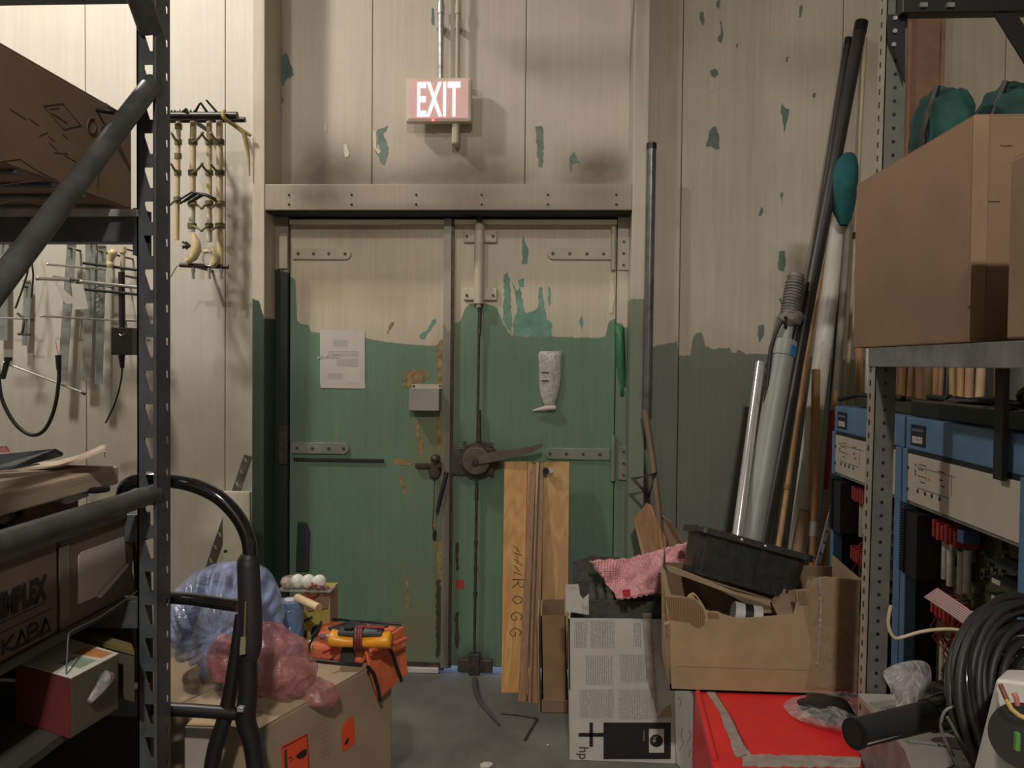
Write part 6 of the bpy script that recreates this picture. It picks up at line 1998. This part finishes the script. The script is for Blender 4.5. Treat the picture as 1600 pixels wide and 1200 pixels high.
t = thing('cable_ring', 'grey cable ring hanging at the shelf edge on the far left', 'cable', at(5, 830, 1.5))
part('ring', MB().tube([at(-20, 815, 1.5), at(2, 823, 1.5), at(18, 812, 1.5), at(25, 790, 1.52), at(22, 768, 1.54), at(10, 755, 1.55)], .006, 8), M('grey_hose', (.22, .19, .15, 1), .5), t)
part('ring', MB().tube([at(-20, 822, 1.48), at(10, 826, 1.48), at(32, 808, 1.5), at(35, 785, 1.52)], .007, 8), m_rubber, t)
part('end_plug', MB().ball(at(4, 815, 1.5), (.02, .02, .02), 12, 8), M('olive_plug', (.26, .23, .15, 1), .5), t)

# ---- printed carton (SIMPLEX / KABA) and the open carton beside it
XK = -.985
yk = atX(90, 900, XK).y
zkb = atX(90, 988, XK).z
ZD2 = 1.085
zkb = ZD2 + .001
kb_ = thing('printed_carton', 'brown carton with two lines of bold black lettering on the rack shelf', 'box', (XK - .2, yk - .3, zkb))
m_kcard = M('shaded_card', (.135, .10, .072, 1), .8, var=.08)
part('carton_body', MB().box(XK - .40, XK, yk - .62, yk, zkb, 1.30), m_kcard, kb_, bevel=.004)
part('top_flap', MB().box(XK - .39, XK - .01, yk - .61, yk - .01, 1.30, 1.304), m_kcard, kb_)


def ontext(px, py):
    return onX(px, py, XK)


up = V((0, 0, 1))
yv = V((0, 1, 0))
hgt = .043
yX = onX(72.5, 930, XK).y
zS = onX(72, 933, XK).z
wS = .298
wS = (yX - onX(1, 930, XK).y) / .86
text('SIMPLEX', hgt * 1.44, V((XK + .001, yX - wS, zS)), yv, up, m_ink, kb_, bold=.0035, lift=.0003, fit=wS)
for (a, b) in ((71, 941), (80, 951)):
    e_ = onX(a, b, XK)
    part('rule_line', MB().box(XK, XK + .0008, e_.y - .5, e_.y, e_.z - .001, e_.z + .001), m_ink, kb_)
KG = [[[(0, 0), (0, 1)], [(.8, 1), (0, .45), (.85, 0)]], [[(0, 0), (.42, 1), (.84, 0), (0, 0)]], [[(0, 0), (0, 1), (.65, .95), (.7, .6), (.15, .52), (.75, .45), (.8, .08), (0, 0)]], [[(0, 0), (.42, 1), (.84, 0), (0, 0)]]]
yk1, yk0 = onX(79, 975, XK).y, onX(4, 1000, XK).y
zK = onX(79, 984, XK).z
cell = (yk1 - yk0) / 3.9
for k, gl in enumerate(KG):
    for ln in gl:
        part('lettering', MB().tube([(XK + .0005, yk0 + cell * (k + a), zK + b * .027) for a, b in ln], .0034, 5), m_ink, kb_)
# open carton
yo = atX(207, 850, XK).y
zo_t = atX(150, 826, XK).z
oc = thing('open_carton', 'open brown carton with a torn white label, next to the printed one', 'box', (XK - .15, (yk + yo) / 2, ZD2))
y0_, y1_ = yk + .012, min(yo, YR + .16)
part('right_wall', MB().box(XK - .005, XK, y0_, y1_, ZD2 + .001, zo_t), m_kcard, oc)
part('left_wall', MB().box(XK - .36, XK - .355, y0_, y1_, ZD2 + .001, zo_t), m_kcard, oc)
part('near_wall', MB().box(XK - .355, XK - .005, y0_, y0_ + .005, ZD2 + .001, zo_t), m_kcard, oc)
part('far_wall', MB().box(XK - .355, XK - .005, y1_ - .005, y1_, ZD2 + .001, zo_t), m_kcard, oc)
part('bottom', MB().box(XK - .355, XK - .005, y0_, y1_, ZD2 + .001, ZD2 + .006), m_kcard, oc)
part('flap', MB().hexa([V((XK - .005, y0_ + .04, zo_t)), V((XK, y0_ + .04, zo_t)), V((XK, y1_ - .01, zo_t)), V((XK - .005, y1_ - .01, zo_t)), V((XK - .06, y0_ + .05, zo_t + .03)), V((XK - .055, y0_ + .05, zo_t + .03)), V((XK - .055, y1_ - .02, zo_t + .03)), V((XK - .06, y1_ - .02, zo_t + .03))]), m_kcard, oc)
part('white_label', MB().prism([onX(a, b, XK, .0004) for a, b in ((122, 868), (128, 862), (193, 838), (196, 882), (178, 900), (162, 918), (158, 920), (150, 932), (121, 944))], (.0012, 0, 0)), M('dim_white_label', (.50, .45, .42, 1), .6), oc)
part('curled_corner', MB().prism([onX(a, b, XK, .002) for a, b in ((150, 930), (160, 917), (196, 880), (194, 886), (164, 921), (152, 934))], (.006, 0, 0)), m_white, oc)
part('gray_strip', MB().prism([onX(a, b, XK, .0004) for a, b in ((92, 856), (108, 850), (108, 960), (94, 972))], (.0010, 0, 0)), M('grey_tape_strip', (.17, .14, .12, 1), .5), oc)
solo('pale_tuft', MB().ball((XK - .10, y1_ - .06, zo_t + .008), (.03, .03, .018), 12, 8, lambda d: 1 + .1 * math.sin(8 * d.x)), M('olive_tuft', (.22, .19, .11, 1), .8), 'small olive lump showing above the rim of the open carton', 'lump')
# wire hanging below
wr_ = solo('thin_hanging_wire', MB().tube([onX(206, 924, XK, .012), onX(150, 962, XK, .012), onX(104, 985, XK, .012), onX(96, 996, XK, .014), onX(93, 1020, XK, .016), onX(90, 1052, XK, .018), onX(92, 1075, XK, .016)], .0017, 6), M('pale_wire', (.13, .125, .115, 1), .4), 'thin pale wire sagging under the open carton and hanging down', 'wire')

# ---- white-lidded package on the bottom shelf
zq = 1.0
q = [atz(25, 1036, zq), atz(111, 1061, zq), atz(185, 1022, zq), atz(95, 994, zq)]
m_pkg = M('package_dark_card', (.085, .07, .05, 1), .8)
pk = thing('labelled_package', 'small package with white printed top and dark red end', 'package', ((q[0] + q[2]) / 2) * 1.0 - V((0, 0, .115)))
lo_ = [V((p.x, p.y, zq - .118)) for p in q]
part('body', MB().hexa(lo_ + q), m_pkg, pk, bevel=.002)
part('red_end', MB().prism([q[0] + V((0, -.0008, 0)), q[1] + V((0, -.0008, 0)), lo_[1] + V((0, -.0008, 0)), lo_[0] + V((0, -.0008, 0))], (0, -.001, 0)), M('dark_red_card', (.12, .022, .022, 1), .7), pk)
part('white_top', MB().prism([p + V((0, 0, .0006)) for p in q], (0, 0, .0012)), print_mat('package_print', (.86, .84, .76, 1), (.45, .52, .45, 1), 90, 'Y', .5), pk)
mq = lambda s_, t_: q[0].lerp(q[1], s_).lerp(q[3].lerp(q[2], s_), t_) + V((0, 0, .002))
part('orange_patch', MB().prism([mq(a, b) for a, b in ((.5, .62), (.92, .72), (.95, .95), (.55, .92))], (0, 0, .0006)), M('orange_patch', (.62, .27, .10, 1), .6), pk)
part('green_patch', MB().prism([mq(a, b) for a, b in ((.55, .25), (.9, .3), (.92, .62), (.6, .58))], (0, 0, .0006)), M('green_patch', (.33, .42, .33, 1), .6), pk)
part('crushed_plastic', MB().tube([q[1].lerp(q[2], .3) + V((.01, -.005, -.06)), q[1].lerp(q[2], .5) + V((.014, -.005, -.04)), q[1].lerp(q[2], .62) + V((.016, -.005, -.025)), q[1].lerp(q[2], .75) + V((.012, -.005, -.03))], [.006, .012, .015, .006], 8), m_clearfilm, pk)
t = thing('olive_board', 'thin olive board lying behind the small labelled package', 'board', (-1.03, 1.95, .96))
part('board', MB().prism([atz(92, 992, .99), atz(210, 1024, .99), atz(205, 1012, .99), atz(110, 985, .99)], (0, 0, .01)), M('olive_card', (.17, .13, .05, 1), .8), t)
part('edge', MB().prism([atz(92, 994, .985), atz(210, 1026, .985), atz(210, 1024, .985), atz(92, 992, .985)], (0, 0, -.10)), m_pkg, t)
# dark goods filling the bottom of the rack; the sack is added to darken the gap
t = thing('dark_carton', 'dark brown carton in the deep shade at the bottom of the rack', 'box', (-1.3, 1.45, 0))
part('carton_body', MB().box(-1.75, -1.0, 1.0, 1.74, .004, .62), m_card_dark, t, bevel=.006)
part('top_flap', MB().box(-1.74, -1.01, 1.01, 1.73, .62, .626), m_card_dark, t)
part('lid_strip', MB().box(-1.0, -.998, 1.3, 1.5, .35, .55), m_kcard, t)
t = thing('filler_sack', 'added black cloth sack that keeps the gap behind the rack shelves dark', 'sack', (-1.42, 2.045, 0))
part('sack', MB().ball((-1.42, 2.045, .62), (.36, .095, .62), 28, 20, lambda d: min(1.22, max(abs(d.x), abs(d.z)) ** -.6) * (1 + .02 * math.sin(6 * d.x + 3 * d.z) + .02 * math.sin(9 * d.y + 7 * d.z))), M('black_cloth', (.02, .02, .02, 1), .9), t)
part('drawcord', MB().tube([(-1.7, 1.96, 1.2), (-1.42, 1.95, 1.22), (-1.15, 1.96, 1.2)], .008, 8), m_rubber, t)

# ================================================================ hand truck
YH2 = 1.93
ht = thing('hand_truck', 'black tubular hand truck with a looped handle behind the rack post', 'hand truck', (-.85, 1.93, 0))
rb = .0175
loop = [(222, 880), (206, 830), (196, 795), (192, 775), (198, 758), (215, 751), (240, 749), (265, 751), (290, 755), (315, 763), (340, 776), (362, 796), (379, 820), (389, 848), (391, 880)]
part('loop_handle', MB().tube([at(a, b, YH2) for a, b in loop], rb, 14), m_blackgloss, ht)
R0, R1 = at(389, 870, YH2), at(386, 1126, YH2 - .02)
gr = MB()
part('hand_grip', MB().tube([at(387, 864, YH2), at(388, 872, YH2), at(388, 885, YH2), at(391, 960, YH2 - .01), at(391, 1010, YH2 - .01), at(389, 1030, YH2 - .01)], [.016, .024, .0265, .0275, .027, .020], 18), m_blackplastic, ht, bevel=.002)
Lb = [(388, 1025), (388, 1080), (384, 1125), (394, 1160), (402, 1230), (408, 1330), (410, 1450)]
part('right_rail', MB().tube([at(a, b, YH2 - .01) for a, b in Lb], [.020, .023, .024, .022, .020, .020, .020], 16), m_black, ht)
part('left_rail', MB().tube([at(222, 878, YH2), at(226, 1000, YH2), at(226, 1200, YH2), at(228, 1440, YH2)], .0195, 16), m_black, ht)
part('inner_brace', MB().tube([at(374, 960, YH2 + .01), at(366, 1040, YH2 + .01), at(352, 1120, YH2 + .01), at(336, 1170, YH2 + .01), at(328, 1240, YH2 + .01), at(326, 1400, YH2 + .01)], [.010, .016, .019, .019, .019, .019], 14), m_black, ht)
part('cross_bar', MB().tube([at(224, 930, YH2), at(300, 936, YH2), at(372, 947, YH2)], .0155, 12), m_blackgloss, ht)
part('cross_bar', MB().tube([at(226, 1106, YH2), at(300, 1110, YH2), at(384, 1116, YH2)], .016, 12), m_black, ht)
part('bolt', MB().box(at(371, 1103, YH2 - .04).x, at(381, 1103, YH2 - .04).x, YH2 - .045, YH2 - .03, at(376, 1112, YH2 - .04).z, at(376, 1104, YH2 - .04).z), m_galv, ht, bevel=.002)
part('pale_sticker', MB().prism([at(376, 996, YH2 - .045), at(384, 996, YH2 - .045), at(383, 1022, YH2 - .045), at(374, 1024, YH2 - .045)], (0, .004, 0)), M('olive_sticker', (.22, .20, .13, 1), .5), ht)
part('groove', MB().tube([at(384, 940, YH2 - .04), at(382, 995, YH2 - .04)], .0025, 6), M('olive_line', (.16, .13, .07, 1), .5), ht)
zt_p = 0.0
part('toe_plate', MB().box(-1.02, -.68, 1.70, 1.95, .004, .012), m_black, ht)
for sx in (-1.03, -.66):
    part('wheel', MB().tube([(sx - .02, 1.90, .105), (sx + .02, 1.90, .105)], .10, 24), m_rubber, ht, bevel=.01)
part('axle', MB().tube([(-1.05, 1.90, .105), (-.64, 1.90, .105)], .01, 10), m_galv, ht)

# ================================================================ big labelled carton with bags
ZC1 = .68
kA = atz(396, 1146, ZC1)      # near right corner
kB = atz(613, 1023, ZC1)      # far right corner
e1 = kB - kA
e1.z = 0
e2 = V((-e1.y, e1.x, 0)).normalized() * .60
big = thing('labelled_carton', 'large brown carton with two orange labels under the plastic bags', 'box', (kA + kB + e2) / 2 - V((0, 0, ZC1)))
lo4 = [V((p.x, p.y, .004)) for p in (kA, kB, kB + e2, kA + e2)]
hi4 = [V((p.x, p.y, ZC1)) for p in (kA, kB, kB + e2, kA + e2)]
part('carton_body', MB().hexa(lo4 + hi4), m_card_grey, big, bevel=.005)
nrm = V((e1.y, -e1.x, 0)).normalized()
gA_ = kA + e2 * .0
gq_ = [kA.lerp(kB, f) for f in (0, .02)]
part('grey_corner', MB().prism([V((kA.x, kA.y, .01)) + nrm * .0008, V((kA.x, kA.y, ZC1 - .004)) + nrm * .0008, V((kA.lerp(kB, .075).x, kA.lerp(kB, .075).y, ZC1 - .004)) + nrm * .0008, V((kA.lerp(kB, .075).x, kA.lerp(kB, .075).y, .01)) + nrm * .0008], nrm * .0008), M('grey_green_tape', (.16, .165, .14, 1), .6), big)
for sgn, a in ((0, .0), (1, .503)):
    o_ = kA + e2 * (a + .002)
    part('top_flap', MB().fbox(o_ + V((0, 0, .0005)), e1, e2 * .495, (0, 0, .004)), m_card_grey, big)


def onface(px, py, lift=.001):
    # intersect the pixel ray with the right face plane of the carton
    d = ray(px, py)
    k = (kA - CAM).dot(nrm) / d.dot(nrm)
    return CAM + d * k + nrm * lift


L1 = part('orange_label', MB().prism([onface(a, b) for a, b in ((439, 1166), (479, 1146), (484, 1215), (442, 1235))], nrm * .0008), m_redink, big)
part('label_frame', MB().tube([onface(a, b, .002) for a, b in ((440.5, 1168), (478.5, 1148), (483, 1213))], .0012, 5), m_ink, L1)
part('label_symbol', MB().prism([onface(a, b, .0022) for a, b in ((461, 1182), (466, 1176), (474, 1171), (478, 1169), (478, 1178), (474, 1183), (466, 1186))], nrm * .0006), m_ink, L1)
part('label_text', MB().prism([onface(a, b, .0022) for a, b in ((443, 1172), (447, 1170), (449, 1210), (444, 1212))], nrm * .0005), m_inkbrown, L1)
strokes_ = MB().tube([onface(a, b, .002) for a, b in ((450, 1186), (453, 1182), (456, 1186), (452, 1190))], .0012, 5)
part('label_tick', strokes_, m_ink, L1)
L2 = part('orange_label', MB().prism([onface(a, b) for a, b in ((533, 1142), (538, 1128), (552, 1118), (554, 1160), (545, 1168), (534, 1175))], nrm * .0008), m_redink, big)
part('label_symbol', MB().prism([onface(a, b, .0022) for a, b in ((537, 1162), (541, 1154), (544, 1152), (543, 1160), (539, 1164))], nrm * .0006), m_ink, L2)
part('faint_print', MB().prism([onface(a, b) for a, b in ((500, 1126), (510, 1120), (514, 1176), (503, 1182))], nrm * .0005), print_mat('carton_print', (.33, .25, .165, 1), (.19, .135, .085, 1), 70, 'Z', .5), big)


def pleat_bag(name, lb, cat, c, rad, knot, mat, seed, pleats=22, amp=.11, fn=None):
    """air-filled bag: round body, pleats gathered towards a knot direction"""
    t = thing(name, lb, cat, V((c[0], c[1], c[2] - rad[2])))
    kd = V(knot).normalized()
    a = kd.cross(V((0, 0, 1))).normalized()
    b = kd.cross(a)
    r = random.Random(seed)
    phs = [r.uniform(0, 6.28) for _ in range(4)]

    def f(d):
        ct = d.dot(kd)
        an_ = math.atan2(d.dot(b), d.dot(a))
        near = max(0, (ct + .25) / 1.25)
        pl = (math.sin(an_ * pleats + phs[0]) + .6 * math.sin(an_ * pleats * .53 + phs[1])) * amp * near * min(1, math.sqrt(max(0, 1 - ct * ct)) * 2.2)
        lump = .05 * math.sin(4 * d.x + phs[2]) * math.sin(5 * d.z + phs[3])
        dent = -.22 * max(0, ct - .86) / .14
        return 1 + pl + lump + dent + (fn(d) if fn else 0)
    part('film', MB().ball(c, rad, 120, 60, f), mat, t)
    kc = V(c) + V((kd.x * rad[0], kd.y * rad[1], kd.z * rad[2])) * .80
    part('gathered_neck', MB().tube([kc - kd * .02, kc + kd * .02, kc + kd * .05], [.010, .012, .028], 12), mat, t)
    return t


bcx = at(352, 962, 2.42)
pleat_bag('blue_bag', 'big air-filled bluish plastic bag behind the hand truck', 'bag', (bcx.x, 2.44, ZC1 + .172), (.165, .17, .168), (.36 * .86 - .93 * .2, -.89 * .86 - .37 * .2, .28 * .86 - .42), m_bluefilm, 4)
# blue inner lining and the small blue roll beside it
pk0 = at(420, 1060, 2.22)
t = thing('pink_bag', 'pink plastic bag slumped on the labelled carton in front of the blue one', 'bag', (pk0.x, 2.2, ZC1 + .005))
pc = at(408, 1044, 2.22)


def pf(d):
    k = 1 + .055 * math.sin(5 * d.x + 2 * d.z) + .035 * math.sin(8 * d.z - 4 * d.x + 2 * d.y) + .03 * math.sin(15 * d.x + 11 * d.y) + .012 * math.sin(26 * d.x - 19 * d.z)
    if d.x > 0 and d.z < .3:
        k += .25 * d.x * (.3 - d.z)
    return k


part('film', MB().ball((pc.x, 2.26, ZC1 + .105), (.135, .10, .098), 48, 30, pf), m_pinkfilm, t)
part('corner', MB().ball(at(488, 1072, 2.30) + V((0, 0, -.02)), (.075, .06, .038), 28, 16, pf), m_pinkfilm, t)
part('upper_fold', MB().ball(at(350, 1030, 2.17), (.045, .03, .065), 24, 16, pf), m_pinkfilm, t)
part('white_tip', MB().prism([at(401, 1030, 2.08), at(409, 1046, 2.08), at(396, 1054, 2.08)], (0, .004, 0)), m_white, t)
t = thing('blue_roll', 'blue film roll standing between the blue bag and the yellow box', 'roll', at(455, 1010, 2.62))
A, B = at(454, 938, 2.62), at(454, 1012, 2.62)
B.z = ZC1 + .006
part('roll', MB().tube([A, B], .042, 24), film_mat('blue_roll_film', (.14, .24, .42, 1), .95, .2, .5, 20), t)
part('core', MB().tube([A + V((0, 0, .004)), A - V((0, 0, .02))], .02, 14), m_white, t)
# yellow box with bulbs on top
YY = 2.76
A, B = at(466, 925, YY), at(516, 925, YY)
yb = thing('yellow_box', 'yellow and brown cardboard box standing behind the orange case', 'box', ((A.x + B.x) / 2, YY + .06, ZC1 + .006))
zy0, zy1 = ZC1 + .006, at(490, 922, YY).z
part('box_body', MB().box(A.x, B.x - .012, YY - .002, YY + .10, zy0, zy1), m_yellowcard, yb, bevel=.002)
part('brown_side', MB().box(B.x - .012, B.x, YY - .002, YY + .10, zy0, zy1), m_card, yb)
part('flap', MB().prism([at(478, 950, YY - .01), at(512, 915, YY - .005), at(516, 920, YY - .005), at(512, 950, YY - .01), at(482, 955, YY - .01)], (0, .003, 0)), m_card_dark, yb)
for pl in ([(485, 992), (488, 980), (496, 975), (499, 984), (494, 995)], [(473, 1005), (476, 985), (479, 985), (478, 1008)], [(472, 970), (488, 962), (489, 966), (473, 974)]):
    part('print', MB().prism([at(a, b, YY - .003) for a, b in pl], (0, -.0008, 0)), m_ink, yb)
rwm = M('red_string', (.32, .05, .05, 1), .6)
part('red_cord', MB().ring(at(487, 922, YY - .012), (.3, 1, .2), .025, .0035, 20, 6), rwm, yb)
part('red_cord', MB().ring(at(494, 926, YY - .014), (-.2, 1, .3), .03, .0035, 20, 6), rwm, yb)
ty = thing('plastic_tray', 'clear plastic blister tray of white balls on the yellow box', 'tray', at(475, 915, YY))
zty = zy1 + .002
x0t, x1t = at(438, 913, YY).x, at(520, 913, YY).x
part('tray', MB().box(x0t, x1t, YY - .035, YY + .04, zty, zty + .003), m_clearfilm, ty)
part('lid_film', MB().ball((x0t + .035, YY, zty + .024), (.035, .03, .024), 16, 10), m_clearfilm, ty)
for i, (px, m) in enumerate(((462, M('pinkish_ball', (.55, .40, .34, 1), .2)), (464 + 1, None), (482, None), (499, None))):
    if m is None:
        r = .0245
        c = V((at(px, 902, YY).x, YY, zty + .003 + r))
        solo('white_ball', MB().ball(c, r, 20, 12), M('white_gloss', (.72, .72, .66, 1), .12, coat=.5, var=.03) if i == 1 else bpy.data.materials['white_gloss'], ['', 'leftmost white ball in the clear blister tray', 'middle white ball in the clear blister tray', 'rightmost white ball in the clear blister tray'][i], 'ball', 'white balls in the tray')
    else:
        c = V((at(449, 902, YY).x, YY - .004, zty + .022))
        solo('pink_clear_ball', MB().ball(c, .019, 16, 10), m, 'dull pinkish ball at the left end of the tray', 'ball')
t = thing('wooden_stub', 'short pale wooden stub lying across the blue roll', 'stub', at(483, 945, 2.6))
A, B = at(464, 934, 2.62), at(498, 950, 2.54)
part('stub', MB().tube([A, B], .0135, 12), M('pale_stub', (.62, .48, .29, 1), .6), t)
part('end_grain', MB().disc(B, (B - A), .0125, .001, 12), m_tan, t)
# orange case with multimeter
oz = ZC1 + .006


def ontop(px, py, h=.0):
    return atz(px, py, oz + h)


orc = thing('orange_case', 'orange nylon tool case with black edging draped over the carton corner', 'case', ontop(560, 1030))
c0, c1, c2, c3 = ontop(484, 1032), ontop(566, 1040), ontop(626, 1000), ontop(505, 990)
hh = .05
top_ = [p + V((0, 0, hh)) for p in (c0, c1, c2, c3)]
part('main_pocket', MB().hexa([c0, c1, c2, c3] + [p.lerp((c0 + c1 + c2 + c3) / 4 + V((0, 0, hh)), .04) for p in top_]), m_orange, orc, bevel=.012)
part('front_binding', MB().tube([c0 + V((0, -.006, .004)), c0.lerp(c1, .5) + V((0, -.008, .004)), c1 + V((0, -.006, .004))], .006, 8), m_black, orc)
part('side_binding', MB().tube([c0 + V((-.004, -.004, .006)), c0 + V((-.002, 0, hh)), c3 + V((0, 0, hh + .004))], .005, 8), m_blackgloss, orc)
part('top_binding', MB().tube([c3 + V((0, 0, hh + .003)), c2 + V((0, 0, hh + .003)), c2 + V((.008, -.006, -.02)), onface(627, 1050, .012)], .0045, 8), m_black, orc)
sm_ = c0.lerp(c1, .68)
part('black_strap', MB().prism([sm_ + V((-.02, -.010, .0)), sm_ + V((.03, -.010, .0)), sm_ + V((.035, .01, hh + .006)), sm_ + V((-.01, .01, hh + .006))], (0, -.004, .002)), M('black_webbing', (.02, .02, .02, 1), .8), orc)
part('inner_shadow_flap', MB().prism([p + V((0, 0, hh + .003)) for p in (c0.lerp(c3, .55).lerp(c2, .12), c1.lerp(c2, .25).lerp(c0, .3), c1.lerp(c2, .6), c3.lerp(c2, .4))], (0, 0, .004)), M('shadow_black', (.02, .018, .018, 1), .8), orc)  # near-black sheet stands in for the shadow inside the case
# hanging flap over the carton edge
hang = [c1 + V((0, 0, hh)) + nrm * .004, c2 + V((0, 0, hh)) + nrm * .004, onface(628, 1050, .016), onface(612, 1064, .014), onface(584, 1092, .012), onface(571, 1052, .014)]
part('hanging_flap', MB().prism(hang, nrm * .010), m_orange, orc, bevel=.004)
part('flap_binding', MB().tube([onface(566, 1040, .02), onface(573, 1050, .025), onface(580, 1072, .024), onface(585, 1092, .022)], .0065, 8), m_black, orc)
part('flap_strap', MB().tube([onface(594, 1006, .03), onface(602, 1022, .030), onface(610, 1044, .028), onface(617, 1062, .026)], .006, 8), m_black, orc)
part('flap_crease', MB().tube([onface(566, 1014, .03), onface(585, 1008, .035), onface(600, 1004, .035), onface(622, 996, .03)], .007, 8), m_orange, orc)
gpn = thing('silver_pen', 'silver pen lying on the orange case beside the meter', 'pen', ontop(520, 990, hh))
A, B = ontop(500, 994, hh + .012), ontop(542, 995, hh + .012)
part('barrel', MB().tube([A, B], .006, 10), m_galv, gpn)
part('cap', MB().tube([A, A.lerp(B, .25)], .007, 10), m_greymetal, gpn)
# multimeter
mm = thing('multimeter', 'yellow handheld meter with red and black leads wrapped round it', 'meter', ontop(563, 985, hh))
mY = 2.50
P0, P1 = at(517, 971, mY), at(612, 975, mY)
base_z = oz + hh + .012
ax = (P1 - P0)
ax.z = 0
ln = ax.length
ax.normalize()
sd = V((-ax.y, ax.x, 0))
mb = MB()
prof_ = [(0, .033, .022), (.02, .036, .026), (.10, .034, .024), (.30, .028, .019), (.55, .027, .019), (.75, .031, .023), (.95, .034, .026), (1.0, .03, .022)]
rings = []
for (f, hw_, hh2) in prof_:
    c = V((P0.x, mY, base_z + hh2)) + ax * (ln * f)
    rings.append([c + sd * (hw_ * math.cos(t_)) + V((0, 0, hh2 * math.sin(t_))) for t_ in [2 * math.pi * k / 16 for k in range(16)]])
mb.add([p for r in rings for p in r], [(i * 16 + k, i * 16 + (k + 1) % 16, (i + 1) * 16 + (k + 1) % 16, (i + 1) * 16 + k) for i in range(len(rings) - 1) for k in range(16)] + [tuple(range(15, -1, -1)), tuple((len(rings) - 1) * 16 + k for k in range(16))], True)
part('holster', mb, m_yellow, mm)
ct_ = V((P0.x, mY, base_z + .040))
part('dark_body', MB().fbox(ct_ + ax * (ln * .14) - sd * .024, ax * (ln * .72), sd * .048, (0, 0, .014)), M('meter_grey', (.055, .06, .065, 1), .4), mm, bevel=.004)
part('screen', MB().fbox(ct_ + ax * (ln * .55) - sd * .018 + V((0, 0, .0142)), ax * (ln * .22), sd * .036, (0, 0, .0015)), M('screen_grey', (.16, .20, .22, 1), .2), mm)
part('dial', MB().disc(ct_ + ax * (ln * .30) + V((0, 0, .014)), (0, 0, 1), .016, .008, 16), m_black, mm)
for k in range(6):
    cc_ = V((P0.x, mY, base_z + .026)) + ax * (ln * (.40 + .022 * k))
    part('red_lead' if k % 2 else 'black_lead', MB().ring(cc_, ax + sd * .15, .036, .0036, 24, 6), M('lead_red', (.26, .025, .03, 1), .4) if k % 2 else m_rubber, mm)
part('probe', MB().tube([ct_ + ax * (ln * .45) + V((0, 0, .024)), ct_ + ax * (ln * .88) + V((0, 0, .022))], [.004, .0055], 8), M('probe_red', (.25, .02, .03, 1), .4), mm)
part('probe', MB().tube([ct_ + ax * (ln * .62) + sd * .012 + V((0, 0, .022)), ct_ + ax * (ln * .93) + sd * .012 + V((0, 0, .024))], [.004, .0055], 8), m_rubber, mm)
part('loose_lead', MB().tube([ontop(505, 1020, hh + .008), ontop(522, 1012, hh + .014), ontop(540, 1002, hh + .012), ontop(556, 994, hh + .012)], .004, 8), bpy.data.materials['lead_red'], mm)

# pale carton scraps behind the truck at the bottom left
t = thing('pale_carton', 'pale cardboard carton low behind the hand truck', 'box', (at(308, 1190, 2.02).x, 2.07, 0))
A, B = at(288, 1136, 2.03), at(334, 1140, 2.03)
part('carton_body', MB().box(A.x, B.x, 2.03, 2.13, .004, A.z), M('pale_mauve_card', (.33, .29, .27, 1), .7), t, bevel=.003)
part('top_edge', MB().box(A.x + .002, B.x - .002, 2.035, 2.125, A.z, A.z + .003), m_card, t)
